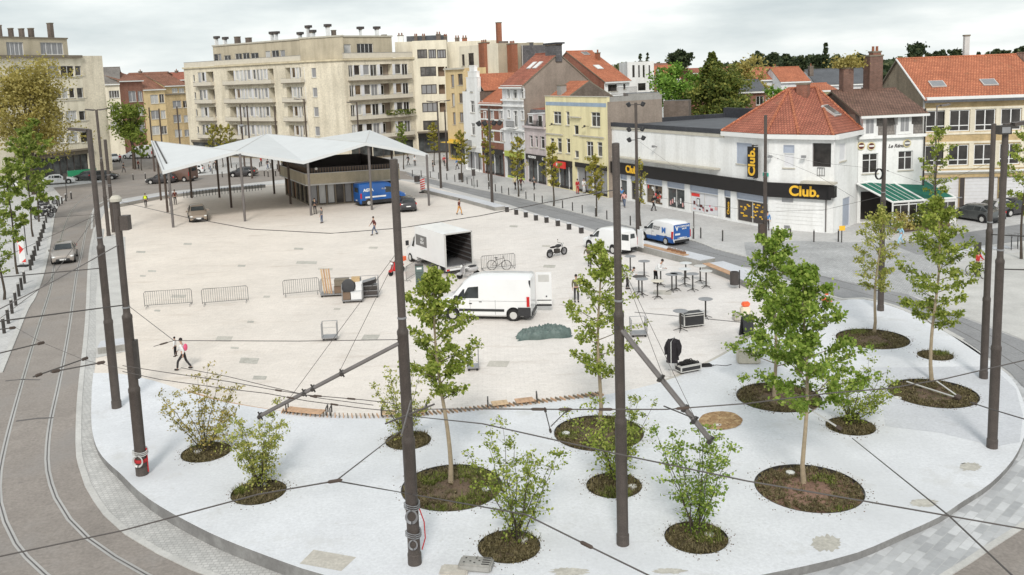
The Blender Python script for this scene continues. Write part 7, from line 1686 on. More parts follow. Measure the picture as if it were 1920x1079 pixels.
m = MB(); m.box((-.5, -1.03, .42), (4.0, .02, .36), 'black_plastic'); m.box((-.9, -1.032, .95), (2.4, .012, .17), 'sign_white'); m.build('side_trim', v4)
text('AGTA', .42, 'sign_white', v4, (-1.7, -1.0, 1.72), (R(84), 0, 0), .02, ext=.02); text('B-19', .26, 'car_silver', v4, (.1, -1.0, 1.74), (R(84), 0, 0), .01, ext=.02)
car('hatch', 'dark hatchback parked beside the blue van with its tail towards us', (752, 399), (744, 390), 'car_dark', near='left', rim='metal_light')
car('wagon', 'beige grey estate car with a loaded roof under the left roof wing', None, None, 'car_taupe', loc=G(371, 412), rz=R(-69))
car('hatch', 'grey beige car driving towards us on the left road', None, None, 'car_beige', loc=G(122, 488), rz=R(-68), name='driving_car')
car('sedan', 'graphite car parked in front of the garage doors at the right', (1834, 417), (1795, 411), 'car_graphite', near='left')
car('sedan', 'silver grey car parked behind the far right mast', None, None, 'car_silver', loc=G(1862, 405), rz=R(205))
car('hatch', 'black car parked at the right edge beside the silver grey car', None, None, 'car_dark', loc=G(1898, 402), rz=R(200))
car('sedan', 'white car in front of the green sheeted shop of the cream block', (95, 347), (124, 345), 'car_white', near='right')
car('sedan', 'white car cut by the left edge, further back', None, None, 'car_white', loc=G(10, 352), rz=R(4))
car('hatch', 'dark car behind the left masts, nose to the left', None, None, 'car_graphite', loc=G(165, 338), rz=R(175))
car('hatch', 'dark blue grey car behind the left masts, nearer the corner', None, None, 'car_dark', loc=G(196, 337), rz=R(10))
car('hatch', 'dark car waiting behind the left tip of the folded roof', None, None, 'car_dark', loc=G(303, 344), rz=R(185))
car('van', 'brown van behind the left wing of the folded roof', None, None, 'car_brown', loc=G(334, 340), rz=R(165), cat='van', name='panel_van')
car('hatch', 'small white car on the far road beyond the left wing of the roof', None, None, 'car_white', loc=G(358, 326), rz=R(190))
car('van', 'white van parked in the far side street', None, None, 'car_white', loc=G(268, 297), rz=R(170), cat='van', name='panel_van')
car('hatch', 'white car parked beside the far white van', None, None, 'car_white', loc=G(250, 297), rz=R(170))
car('hatch', 'white car standing in front of the side wing of the cream block', None, None, 'car_white', loc=G(214, 303), rz=R(-60))
car('hatch', 'dark car crossing behind the folded roof', None, None, 'car_dark', loc=G(456, 331), rz=R(180))
a, b = G(826, 513), G(771, 491); d = b - a; rz = math.atan2(d.y, d.x); u = d.normalized(); n = Vector((-u.y, u.x, 0)); loc = (a + b) / 2 - n * .95
tk = thing('box_truck', 'white box truck with its open empty loading box turned towards us', 'truck', (loc.x, loc.y, 0), rz)
WB = d.length; xf, xr = WB / 2, -WB / 2
st = [(xf + .95, .36, .64, .74, .80, .84, .74), (xf + .85, .26, .86, 1.02, .92, .95, .84), (xf + .45, .24, 1.02, 1.22, .98, 1.0, .86), (xf + .2, .24, 1.1, 1.32, .98, 1.0, .86), (xf - .35, .24, 1.2, 2.05, .98, 1.0, .80), (xf - .8, .24, 1.2, 2.3, .98, 1.0, .86), (xf - 1.15, .24, 1.2, 2.34, .98, 1.0, .88)]
body, rg = loft(st, tk, 'car_white', name='cab')
for j0, j1 in ((3, 4), (9, 8)): glass(rg, 4, 5, j0, j1, tk, name='side_window', fr=(.0, .08, .08, .1))
m = MB(); A0, B0 = rg[3][4], rg[4][4]; m.face([Vector((A0.x, A0.y * .9, rg[3][6].z + .03)), Vector((B0.x, B0.y * .9, rg[4][6].z)), Vector((B0.x, -B0.y * .9, rg[4][6].z)), Vector((A0.x, -A0.y * .9, rg[3][6].z + .03))], 'car_glass'); m.build('windscreen', tk, sharp=0)
for s in (1, -1): m = MB(); m.box((xf + .1, s * 1.16, 1.45), (.12, .22, .36), 'black_plastic'); m.build('mirror', tk); m = MB(); m.ball((xf + .8, s * .75, .9), (.15, .16, .1), 'lamp_glass', 8, 5); m.build('headlight', tk)
x0, x1 = xr - 1.15, xf - 1.2; zb0, zb1 = .62, 2.95; hw = 1.08; m = MB()
for (a0, a1, b0, b1, c0, c1, mt) in ((x0, x1, hw - .05, hw, zb0, zb1, 'car_white'), (x0, x1, -hw, -hw + .05, zb0, zb1, 'car_white'), (x0, x1, -hw + .051, hw - .051, zb1 - .06, zb1 - .001, 'car_white'), (x1 - .05, x1, -hw + .051, hw - .051, zb0, zb1 - .061, 'car_white'), (x0, x1 - .051, -hw + .051, hw - .051, zb0 + .001, zb0 + .07, 'metal_grey')): m.bx(a0, a1, b0, b1, c0, c1, mt)
bxo = m.build('cargo_box', tk, sharp=0)
m = MB()
for s in (1, -1): m.bx(x0 - .03, x0 + .06, s * (hw - .03) - .05, s * (hw - .03) + .05, zb0 - .02, zb1 + .03, 'metal_light')
m.bx(x0 - .03, x0 + .06, -hw + .02, hw - .02, zb1 - .05, zb1 + .04, 'metal_light'); m.bx(x0 - .04, x0 + .04, -hw, hw, zb0 - .1, zb0 - .001, 'metal_light'); m.build('rear_frame', bxo)
m = MB()
for s in (1, -1):
 for k in range(6): m.bx(x0 + .15, x1 - .1, s * (hw - .085) - .02, s * (hw - .085) + .02, zb0 + .35 + k * .33, zb0 + .42 + k * .33, 'metal_grey')
 m.bx(x0 + .07, x1 - .06, s * (hw - .056) - .005, s * (hw - .056) + .005, zb0 + .08, zb1 - .07, 'frame_dark')
m.bx(x1 - .07, x1 - .052, -hw + .06, hw - .06, zb0 + .08, zb1 - .07, 'frame_dark'); m.bx(x0 + .1, x1 - .1, -hw + .06, hw - .06, zb1 - .075, zb1 - .062, 'frame_brown'); m.build('box_lining', bxo)
m = MB(); m.bx(x1 - 2.0, x1 - .15, hw + .004, hw + .012, 1.55, 2.35, 'cloth_grey'); sd = m.build('side_panel', tk); text('SELF\nRENT', .26, 'sign_white', tk, (x1 - 1.25, hw + .016, 1.95), (R(90), 0, PI), .004, ext=.003)
m = MB(); m.bx(x0 + .2, xf - .2, -.4, .4, .42, .60, 'black_plastic'); m.bx(x0 - .05, x0 + .03, -hw, hw, .36, .5, 'car_white'); m.build('chassis', tk)
for s in (1, -1):
 m = MB(); m.box((x0 - .06, s * (hw - .15), .43), (.03, .22, .1), 'tail_light'); m.build('tail_light', tk)
for x in (xf, xr):
 for s in (1, -1): wheel(tk, x, s * .92, .34, .22, s)
def motorbike(label, px0, px1, paint, name='motorcycle', scooter=False, loc=None, rz=None, group=None, top_case=False):
 if loc is None: a, b = G(*px0), G(*px1); loc = (a + b) / 2; rz = math.atan2(b.y - a.y, b.x - a.x)
 t = thing(name, label, 'scooter' if scooter else 'motorcycle', (loc.x, loc.y, 0), rz, group); wb = .66 if scooter else .74; r = .23 if scooter else .31
 for x in (wb, -wb):
  M = Matrix.Translation((x, 0, r)) @ Matrix.Rotation(R(90), 4, 'X'); m = MB(); m.lathe([(r * .72, -.05), (r * .95, -.06), (r, 0), (r * .95, .06), (r * .72, .05), (r * .72, -.05)], (0, 0, 0), 'rubber', 18, M=M)
  w_ = m.build('wheel', t); m = MB(); m.lathe([(r * .73, -.012), (r * .73, .012)], (0, 0, 0), 'metal_grey', 18, M=M)
  for k in range(6): a_ = k * PI / 3; m.tube([M @ Vector((r * .1 * math.cos(a_), r * .1 * math.sin(a_), 0)), M @ Vector((r * .73 * math.cos(a_), r * .73 * math.sin(a_), 0))], .012, 'metal_grey', 4)
  m.build('rim', w_)
 m = MB()
 if scooter:
  m.ball((-.42, 0, .55), (.42, .17, .20), paint, 12, 8); m.box((-.0, 0, .30), (.55, .26, .08), paint); m.box((.42, 0, .60), (.08, .36, .62), paint, M=Matrix.Rotation(-.12, 4, 'Y')); m.ball((wb, 0, .36), (.26, .10, .12), paint, 10, 6); m.build('body', t)
  m = MB(); m.ball((-.35, 0, .78), (.36, .14, .07), 'black_plastic', 12, 6); m.build('seat', t)
 else:
  m.ball((.12, 0, .78), (.30, .15, .14), paint, 12, 8); m.build('fuel_tank', t)
  m = MB(); m.ball((-.36, 0, .76), (.36, .13, .08), 'black_cloth', 12, 6); m.build('seat', t)
  m = MB(); m.box((.0, 0, .42), (.38, .30, .32), 'metal_dark'); m.tube([(.15, .16, .3), (-.3, .2, .26), (-.85, .2, .36)], .045, 'metal_grey', 6); m.tube([(wb, 0, r), (-.1, 0, .35), (-wb, 0, r)], .03, 'metal_dark', 5); m.build('engine', t)
  m = MB(); m.ball((-wb, 0, .52), (.28, .09, .14), paint, 8, 6); m.build('rear_mudguard', t)
 m = MB(); hx = wb - .30
 for s in (1, -1): m.tube([(wb, s * .07, r), (hx + .02, s * .07, .85)], .022, 'metal_grey', 5)
 m.tube([(hx - .05, -.34, 1.0), (hx + .03, 0, .93), (hx - .05, .34, 1.0)], .018, 'metal_dark', 5); m.build('handlebar', t)
 m = MB(); m.ball((hx + .14, 0, .85), (.09, .1, .1), 'lamp_glass', 8, 6); m.build('headlight', t)
 m = MB(); m.tube([(hx - .02, .3, .99), (hx, .34, 1.12)], .01, 'metal_dark', 4); m.ball((hx, .35, 1.16), (.02, .06, .045), 'metal_dark', 6, 4); m.build('mirror', t)
 if top_case: m = MB(); m.box((-.78, 0, .98), (.36, .38, .30), 'cone_orange' if top_case == 'r' else paint); m.build('top_case', t)
 m = MB(); m.tube([(-.1, .05, .25), (-.1, .28, .01)], .015, 'metal_dark', 4); m.build('side_stand', t)
 return t
motorbike('black motorcycle standing alone on the market floor', (1031, 484), (1058, 478), 'black_plastic')
motorbike('red scooter half hidden by the front mast, red case behind', (765, 507), (722, 522), 'car_red', scooter=True, name='scooter', top_case='r')
motorbike('silver grey scooter squeezed between the box truck and the white van', (890, 519), (866, 523), 'car_silver', scooter=True, name='scooter')
lg_ = 'motorcycles parked in a row at the left pavement'
for k, (px, py) in enumerate([(86, 396), (90, 385), (83, 410), (92, 402)]): motorbike('dark motorcycle in the left pavement row, %s' % ['second from the back', 'farthest back', 'nearest the camera', 'second from the front'][k], None, None, 'black_plastic', loc=G(px, py), rz=R(20 + 15 * k), group=lg_)
def bicycle(label, loc, rz, col='metal_dark', group=None):
 t = thing('bicycle', label, 'bicycle', (loc.x, loc.y, 0), rz, group); r = .34
 for x in (.52, -.52):
  M = Matrix.Translation((x, 0, r)) @ Matrix.Rotation(R(90), 4, 'X'); m = MB(); m.tube([M @ Vector((r * math.cos(a), r * math.sin(a), 0)) for a in [2 * PI * k / 20 for k in range(21)]], .022, 'rubber', 5, cap=False)
  for k in range(8): a_ = k * PI / 4; m.tube([M @ Vector((0, 0, 0)), M @ Vector((r * math.cos(a_), r * math.sin(a_), 0))], .004, 'metal_grey', 3, cap=False)
  m.build('wheel', t)
 m = MB(); bb, sc, hd = (-.05, 0, .30), (-.2, 0, .82), (.36, 0, .84)
 for p, q in ((bb, sc), (bb, (.40, 0, .68)), ((-.17, 0, .72), hd), (bb, (-.52, 0, r)), ((-.52, 0, r), (-.18, 0, .74)), ((.33, 0, .92), (.52, 0, r))): m.tube([p, q], .018, col, 6)
 m.build('frame', t)
 m = MB(); m.tube([(.30, -.28, .98), (.36, 0, .96), (.30, .28, .98)], .014, 'metal_dark', 5); m.build('handlebar', t)
 m = MB(); m.ball((-.2, 0, .86), (.14, .07, .035), 'black_plastic', 8, 5); m.build('saddle', t); return t
bicycle('bicycle leaning on the crowd barrier behind the white van', G(936, 506), R(-8))
for k, (px, py) in enumerate([(1896, 466), (1908, 464), (1922, 468)]): bicycle('dark bicycle in the rack at the right edge, %s' % ['left one', 'middle one', 'right one, cut by the frame'][k], G(px, py), R(60), group='bicycles at the right edge')
def barrier(label, a, b):
 A, B = G(*a), G(*b); d = B - A; L = d.length; t = thing('crowd_barrier', label, 'barrier', A, math.atan2(d.y, d.x), 'steel crowd barriers')
 m = MB(); pts = [(0, 0, .12), (0, 0, .98), (.08, 0, 1.08), (L - .08, 0, 1.08), (L, 0, .98), (L, 0, .12)]; m.tube(pts, .022, 'steel_worn', 6); m.tube([(0, 0, .2), (L, 0, .2)], .018, 'steel_worn', 5)
 m.build('frame', t); m = MB(); n = max(8, int(L / .13))
 for k in range(1, n): m.tube([(L * k / n, 0, .2), (L * k / n, 0, 1.08)], .011, 'steel_worn', 4, cap=False)
 m.build('bars', t)
 for x in (.12, L - .12): m = MB(); m.tube([(x, -.3, .02), (x, -.25, .12), (x, .25, .12), (x, .3, .02)], .02, 'steel_worn', 5); m.build('foot', t)
barrier('leftmost crowd barrier standing alone on the market floor', (272, 579), (361, 573)); barrier('second crowd barrier from the left', (380, 574), (466, 567)); barrier('crowd barrier left of the piled roll cages', (532, 557), (599, 551))
barrier('crowd barrier with a bicycle behind the white van', (903, 509), (966, 503)); barrier('crowd barrier half hidden beside the box truck and the red scooter', (762, 530), (790, 512))
def cage(label, g, rz, w=.8, d=.65, h=1.0, group='roll cages', deck=True):
 t = thing('roll_cage', label, 'roll cage', g, rz, group)
 m = MB(); m.box((0, 0, .17), (w, d, .06), 'metal_grey'); m.build('base', t)
 for s in (-1, 1):
  m = MB(); x = s * w / 2; m.tube([(x, -d / 2, .2), (x, -d / 2, h), (x, d / 2, h), (x, d / 2, .2)], .018, 'steel_galvanised', 5)
  for k in range(1, 6): y = -d / 2 + d * k / 6; m.tube([(x, y, .2), (x, y, h)], .007, 'steel_galvanised', 3, cap=False)
  for k in range(1, 4): z = .2 + (h - .2) * k / 4; m.tube([(x, -d / 2, z), (x, d / 2, z)], .007, 'steel_galvanised', 3, cap=False)
  m.build('side_grille', t)
 m = MB(); m.tube([(-w / 2, d / 2, h), (w / 2, d / 2, h)], .016, 'steel_galvanised', 5); m.tube([(-w / 2, d / 2, h * .6), (w / 2, d / 2, h * .6)], .01, 'steel_galvanised', 4); m.build('back_bar', t)
 for sx in (-1, 1):
  for sy in (-1, 1): m = MB(); m.lathe([(.06, -.02), (.06, .02)], (0, 0, 0), 'rubber', 10, M=Matrix.Translation((sx * (w / 2 - .08), sy * (d / 2 - .08), .065)) @ Matrix.Rotation(R(90), 4, 'X')); m.build('castor', t)
 return t
cage('empty roll cage standing alone beside the boom stays', G(619, 637), R(5), h=.95); cage('empty roll cage behind the slender tree left of centre', G(887, 693), R(3), .55, .6, 1.05)
cage('empty roll cage between the middle mast and the flight case', G(1197, 630), R(0), .8, .7, .95)
pile = 'goods piled in the roll cages'
cg = G(632, 554); cage('left roll cage of the piled group, loaded with planks and dark boxes', cg, R(4), 2.0, .9, 1.05); cage('front roll cage of the piled group with white boxes', G(662, 566), R(4), 1.25, .8, 1.15); cage('right roll cage of the piled group with dark folded cases', G(694, 557), R(4), 1.1, .8, 1.3)
def gbox(name, label, cat, c, size, mat, rz=0.0, z=0.0, group=None, lid=None, tilt=0):
 t = thing(name, label, cat, (c.x, c.y, z), rz, group); m = MB(); M = Matrix.Rotation(tilt, 4, 'Y'); m.box((0, 0, size[2] / 2), size, mat, M=M); m.build('body', t, sharp=0)
 m = MB(); m.box((0, 0, size[2] + .02), (size[0] + .02, size[1] + .02, .04), lid or mat, M=M); m.build('lid', t, sharp=0); return t
gbox('crate', 'dark lower crate in the left roll cage', 'crate', cg + Vector((.35, 0, 0)), (.95, .6, .4), 'frame_brown', R(4), .21, pile); gbox('crate', 'dark upper crate in the left roll cage', 'crate', cg + Vector((.35, 0, 0)), (.9, .6, .35), 'stone_dark', R(4), .68, pile)
m = MB()
for k in range(4): m.tube([(-.75 + .16 * k, -.2 - .05 * k, .21), (-.95 + .16 * k, .1, 1.75)], .055, 'wood_tan' if k % 2 else 'wood_pale', 4)
o = m.build('planks', loc=cg); tag(o, 'bundle of brown planks leaning in the left roll cage', 'planks', pile)
c2 = G(662, 566); gbox('box', 'white box low in the front roll cage', 'box', c2 + Vector((.25, -.05, 0)), (.65, .5, .42), 'white_plastic', R(4), .21, pile); gbox('box', 'white upright box at the right of the front roll cage', 'box', c2 + Vector((.42, .15, 0)), (.4, .4, .5), 'white_plastic', R(4), .70, pile); gbox('box', 'brown cardboard box on top of the front roll cage', 'box', c2 + Vector((.2, .3, 0)), (.5, .35, .25), 'cardboard', R(4), 1.22, pile)
gbox('crate', 'brown crate in the lower left of the front roll cage', 'crate', c2 + Vector((-.35, -.05, 0)), (.45, .5, .4), 'frame_brown', R(4), .21, pile)
m = MB(); m.lathe([(.42, -.14), (.46, 0), (.42, .14), (.2, .16), (0, .15)], (0, 0, 0), 'black_plastic', 16, M=Matrix.Translation((-.25, .1, .98)) @ Matrix.Rotation(R(75), 4, 'X')); m.lathe([(.42, -.14), (0, -.15)], (0, 0, 0), 'black_plastic', 16, M=Matrix.Translation((-.25, .1, .98)) @ Matrix.Rotation(R(75), 4, 'X')); tag(m.build('drum', loc=c2), 'round black drum lying on the front roll cage', 'drum', pile)
c3 = G(694, 557)
for k in range(3): gbox('flight_case', ['lowest', 'middle', 'topmost, tilted'][k] + ' dark folded case in the right roll cage', 'case', c3, (.95, .6, .24), ['frame_dark', 'metal_dark', 'sign_black'][k], R(4), .21 + k * .32, pile, 'metal_grey', tilt=-.25 if k == 2 else 0)
def table(px, py, label, top='metal_grey', h=1.1):
 g = G(px, py); t = thing('standing_table', label, 'bar table', g, random.random() * 1.5, 'round standing tables near the road')
 m = MB(); m.lathe([(.37, h - .03), (.39, h - .02), (.39, h), (.37, h + .006), (0, h + .006)], (0, 0, 0), top, 28); m.lathe([(0, h - .03), (.37, h - .03)], (0, 0, 0), 'metal_dark', 28); m.build('table_top', t)
 m = MB(); m.lathe([(.045, .08), (.045, h - .03)], (0, 0, 0), 'metal_dark', 12); m.build('stem', t)
 for k in range(4): a_ = k * PI / 2; m = MB(); m.tube([(0, 0, .16), (.16 * math.cos(a_), .16 * math.sin(a_), .10), (.38 * math.cos(a_), .38 * math.sin(a_), .015)], [.025, .022, .015], 'metal_dark', 5); m.build('leg', t)
for px, py, lab, mt in [(1182, 510, 'farthest left grey standing table near the middle mast', 'metal_grey'), (1208, 520, 'standing table behind the man in the white shirt', 'metal_grey'), (1198, 551, 'standing table with a dark top next to the middle mast', 'metal_dark'), (1204, 556, 'standing table in front of the dark topped one', 'metal_grey'),
      (1233, 560, 'standing table in front of the man in the white shirt, pinkish top', 'panel_lilac'), (1239, 537, 'standing table the man in the white shirt leans over', 'metal_light'), (1260, 547, 'grey standing table right of the man in the white shirt', 'metal_grey'), (1268, 545, 'standing table half hidden behind its grey neighbour', 'metal_grey'),
      (1284, 536, 'white topped standing table in the middle of the group', 'sheet_white'), (1286, 524, 'white topped standing table closest to the concrete bench', 'sheet_white'), (1299, 546, 'grey standing table in front of the white topped pair', 'metal_grey'), (1313, 530, 'pale standing table at the right of the group by the wooden bench', 'metal_light'),
      (1324, 540, 'rightmost standing table of the group', 'metal_light'), (1276, 621, 'standing table directly left of the black flight case', 'metal_grey'), (1323, 597, 'standing table directly behind the black flight case', 'metal_grey')]: table(px, py, lab, mt)
def case(label, c, rz, L, W_, H, lidded=True, group='flight cases'):
 t = thing('flight_case', label, 'flight case', c, rz, group); z0 = .12
 m = MB(); m.box((0, 0, z0 + H / 2), (L, W_, H), 'black_plastic'); m.build('body', t, sharp=0); m = MB(); e = .025
 for sx in (-1, 1):
  for sy in (-1, 1): m.box((sx * L / 2, sy * W_ / 2, z0 + H / 2), (e * 2, e * 2, H + .02), 'metal_light')
 for zz in (z0, z0 + H, z0 + H * .82):
  for s in (-1, 1): m.box((0, s * W_ / 2, zz), (L, e * 1.7, e * 1.6), 'metal_light'); m.box((s * L / 2, 0, zz), (e * 1.7, W_, e * 1.6), 'metal_light')
 m.build('metal_edging', t, sharp=0)
 for sx in (-1, 1):
  for sy in (-1, 1): m = MB(); m.lathe([(.055, -.02), (.055, .02)], (0, 0, 0), 'rubber', 10, M=Matrix.Translation((sx * (L / 2 - .12), sy * (W_ / 2 - .1), .058)) @ Matrix.Rotation(R(90), 4, 'X')); m.build('castor', t)
 return t
case('large closed black flight case with metal edges beside two standing tables', G(1297, 612), R(14), 1.15, .6, .66)
fc = case('low open flight case of cables in front of the coat rack', G(1290, 697), R(22), 1.05, .5, .26)
rr = random.Random(9); m = MB()
for k in range(16):
 x, y = rr.uniform(-.45, .45), rr.uniform(-.18, .18); m.tube([(x + .12 * math.cos(a), y + .08 * math.sin(a), .40 + .05 * math.sin(a * 2) + .02 * k / 3) for a in [2 * PI * i / 10 for i in range(11)]], .028, 'rubber', 5)
o = m.build('cable_heap', loc=G(1290, 697)); o.rotation_euler = (0, 0, R(22)); tag(o, 'black cables heaped in the low open flight case', 'cables')
m = MB()
for k in range(5): m.tube([(rr.uniform(-.1, .4) + .14 * math.cos(a), .12 * math.sin(a), .03 + .02 * k) for a in [2 * PI * i / 12 for i in range(13)]], .02, 'rubber', 5)
m.tube([(.3, 0, .02), (.7, .1, .02), (1.1, -.05, .02), (1.4, .1, .02)], .018, 'rubber', 4); o = m.build('cable_coil', loc=G(1316, 688)); tag(o, 'loose black cable coil on the ground right of the open flight case', 'cable')
g = G(1262, 701); t = thing('clothes_rack', 'metal clothes rack standing at the edge of the market floor', 'clothes rack', g, R(68)); m = MB()
m.tube([(-.45, 0, .05), (-.45, 0, 1.6), (.45, 0, 1.6), (.45, 0, .05)], .02, 'metal_light', 6)
for x in (-.45, .45): m.tube([(x, -.3, .03), (x, .3, .03)], .02, 'metal_light', 5)
m.build('frame', t)
for k in range(4):
 c = thing('coat', ['leftmost black coat', 'black coat second from the left', 'black coat second from the right', 'rightmost black coat'][k] + ' hanging on the metal clothes rack', 'coat', g + Vector((math.cos(R(68)), math.sin(R(68)), 0)) * (-.22 + .15 * k) + Vector((0, 0, 1.6)), R(68), 'black coats on the rack')
 m = MB(); vs = []; hh = [1.0, .85, .95, .8][k]
 prof = [(.03, .03, 0), (.09, .22, -.06), (.10, .24, -.22), (.09, .22, -hh * .6), (.13, .27, -hh)]
 for (a, b, z) in prof:
  for i in range(12): an = 2 * PI * i / 12; vs.append((a * math.cos(an) * (1 + .15 * math.sin(3 * an + k)), b * math.sin(an), z))
 m.faces(vs, [(j * 12 + i, j * 12 + (i + 1) % 12, (j + 1) * 12 + (i + 1) % 12, (j + 1) * 12 + i) for j in range(4) for i in range(12)], 'black_cloth', True); m.build('torso', c, sharp=0)
 for s in (1, -1): m = MB(); m.tube([(0, s * .2, -.08), (.02, s * .30, -.35), (.03, s * .28, -.66)], [.07, .065, .055], 'black_cloth', 8); m.build('sleeve', c)
 m = MB(); m.tube([(0, 0, .02), (0, 0, .0), (0, 0, -.04)], .01, 'metal_grey', 4); m.build('hanger', c)
c = G(1020, 631); m = MB(); print('HALL', [PXL(th_.location + F.u * a + F.n * b + Vector((0, 0, c))) for a, b, c in ((0, 0, 0), (-.5, -.5, 3), (-.5, 12.5, 3), (0, 12, 0))]); nx, ny = 90, 48; vs = []
for j in range(ny + 1):
 for i in range(nx + 1):
  u, v = i / nx * 2 - 1, j / ny * 2 - 1; e = max(0, 1 - (abs(u) ** 2.6 + abs(v) ** 2.4));
  h = .60 * e ** .30 * (.80 + .10 * math.sin(u * 2.6 + .6) + .16 * abs(math.sin(u * 7 + v * 6)) - .22 * abs(math.sin(u * 10 - v * 7 + 1)) ** .6 + .10 * abs(math.sin(u * 23 + v * 17)) + .06 * math.sin(u * 41 - v * 30) * math.sin(v * 19))
  vs.append((u * 1.45 + .06 * math.sin(v * 9), v * .55 + .06 * math.sin(u * 7), max(.006, h) + (.0 if e > 0 else 0)))
m.faces(vs, [(j * (nx + 1) + i, j * (nx + 1) + i + 1, (j + 1) * (nx + 1) + i + 1, (j + 1) * (nx + 1) + i) for j in range(ny) for i in range(nx)], 'tarp_green', True); o = m.build('tarpaulin', loc=c, sharp=50); o.rotation_euler = (0, 0, R(6)); tag(o, 'crumpled dark green tarpaulin heap lying in front of the white van', 'tarpaulin')
g = G(788, 541); t = thing('utility_cabinet', 'tall narrow dark green cabinet with a pale label beside the front mast', 'cabinet', g, R(2)); m = MB(); m.bx(-.26, .26, -.2, .2, 0, 1.55, 'tarp_green'); m.build('body', t); m = MB(); m.bx(-.28, .28, -.22, .22, 1.552, 1.62, 'metal_dark'); m.build('lid', t); m = MB(); m.bx(-.16, .16, -.215, -.201, 1.32, 1.44, 'sign_white'); m.build('nameplate', t)
m = MB()
for k in range(9): m.bx(-.22, .22, -.212, -.201, .15 + k * .12, .17 + k * .12, 'metal_dark')
m.build('louvres', t)
def ledge(name, label, px, h, w, mat='concrete_grey', group='low concrete ledges round the market floor', seats=(), side=1):
 L = W(px); base = Vector((L[0][0], L[0][1], 0)); t = thing(name, label, 'ledge', base, 0, group); m = MB()
 Lp = [Vector(p) for p in L]; A_ = []; B_ = []
 for i, p in enumerate(Lp):
  d = (Lp[min(i + 1, len(Lp) - 1)] - Lp[max(i - 1, 0)]).normalized(); n = Vector((-d.y, d.x)) * side; A_.append(p); B_.append(p + n * w)
 for i in range(len(Lp) - 1):
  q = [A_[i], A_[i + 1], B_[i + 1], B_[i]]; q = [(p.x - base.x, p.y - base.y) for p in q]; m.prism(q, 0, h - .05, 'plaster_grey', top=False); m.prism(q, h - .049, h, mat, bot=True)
 m.build('block', t, sharp=0)
 for (f0, f1, mt) in seats:
  tot = len(Lp) - 1; m = MB(); a = Lp[0].lerp(Lp[-1], f0); b = Lp[0].lerp(Lp[-1], f1); d = (b - a).normalized(); n = Vector((-d.y, d.x)) * side; K = int((b - a).length / .14)
  for k in range(K):
   p = a.lerp(b, (k + .5) / K) - Vector((base.x, base.y)); m.box((p.x + n.x * .22, p.y + n.y * .22, h + .035), (.09, .5, .05), mt, rz=math.atan2(n.y, n.x) - PI / 2)
  m.build('seat', t, sharp=0)
 return t
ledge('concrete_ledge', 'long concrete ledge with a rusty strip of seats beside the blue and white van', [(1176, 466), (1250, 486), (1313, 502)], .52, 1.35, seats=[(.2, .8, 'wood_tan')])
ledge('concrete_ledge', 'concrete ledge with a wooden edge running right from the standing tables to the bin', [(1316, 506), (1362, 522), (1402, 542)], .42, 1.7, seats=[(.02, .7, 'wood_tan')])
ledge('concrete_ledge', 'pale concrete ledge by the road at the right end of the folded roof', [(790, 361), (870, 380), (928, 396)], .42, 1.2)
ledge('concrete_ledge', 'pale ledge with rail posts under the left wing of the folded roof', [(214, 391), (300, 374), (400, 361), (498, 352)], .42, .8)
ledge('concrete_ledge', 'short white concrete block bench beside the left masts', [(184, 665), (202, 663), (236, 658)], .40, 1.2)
m = MB(); L0, L1 = G(345, 372), G(490, 357)
for k in range(26): p = L0.lerp(L1, k / 25) - L0; m.tube([(p.x, p.y, 0), (p.x, p.y, .8)], .035, 'metal_dark', 4)
tag(m.build('rail_posts', loc=L0), 'row of short dark rail posts in front of the pale ledge under the folded roof', 'rail posts')
for k, f in enumerate((.60, .66, .72, .78)):
 p = G(1176, 466).lerp(G(1313, 502), f); t = thing('bottle_crate', '%s small brown bottle crate from the mast on the concrete ledge' % ORD[k], 'crate', (p.x + .15, p.y + .5, .52), R(-25), 'crates on the concrete ledge')
 m = MB(); m.box((0, 0, .09), (.36, .26, .18), 'door_wood'); m.build('box', t)
 for a in (-.09, .0, .09): m = MB(); m.lathe([(.03, .18), (.03, .26), (.012, .30), (.012, .34)], (a, 0, 0), 'frame_brown', 8); m.build('bottle', t)
seg = curve2(W([(530, 773), (600, 780), (700, 782), (800, 777), (900, 767), (1000, 756), (1130, 740)]), .17)
base = Vector((seg[0][0], seg[0][1], 0)); t = thing('slatted_bench', 'long curved slatted bench along the rear edge of the white platform', 'bench', base); m = MB(); wood = []
for i in range(len(seg) - 1):
 p = Vector(seg[i]); d = (Vector(seg[i + 1]) - p).normalized(); f = i / len(seg)
 m.box((p.x - base.x, p.y - base.y, .05), (.04, .40, .08), 'stone_dark' if i % 2 else 'wood_tan', rz=math.atan2(d.y, d.x) + .35)
m.build('slats', t, sharp=0)
for k, (x0, x1) in enumerate([(535, 612), (713, 747), (775, 800), (918, 958), (964, 1006)]):
 ii = [i for i, p in enumerate(seg) if x0 <= PXL((p[0], p[1], 0))[0] <= x1]; m = MB()
 for i in ii[:-1]: a, b = Vector(seg[i]), Vector(seg[i + 1]); m.box(((a.x + b.x) / 2 - base.x, (a.y + b.y) / 2 - base.y + .04, .16), ((b - a).length + .01, .42, .05), 'wood_pale' if k % 2 else 'wood_tan', rz=math.atan2(b.y - a.y, b.x - a.x))
 m.build('seat', t, sharp=0)
for k, x in enumerate([541, 614, 621, 716, 802, 917, 1007]):
 i = min(range(len(seg)), key=lambda j: abs(PXL((seg[j][0], seg[j][1], 0))[0] - x)); p = Vector(seg[i]); m = MB(); m.tube([(p.x - base.x, p.y - base.y - .2, .1), (p.x - base.x, p.y - base.y - .2, .42), (p.x - base.x, p.y - base.y + .2, .42), (p.x - base.x, p.y - base.y + .2, .1)], .03, 'metal_dark', 5); m.build('armrest', t)
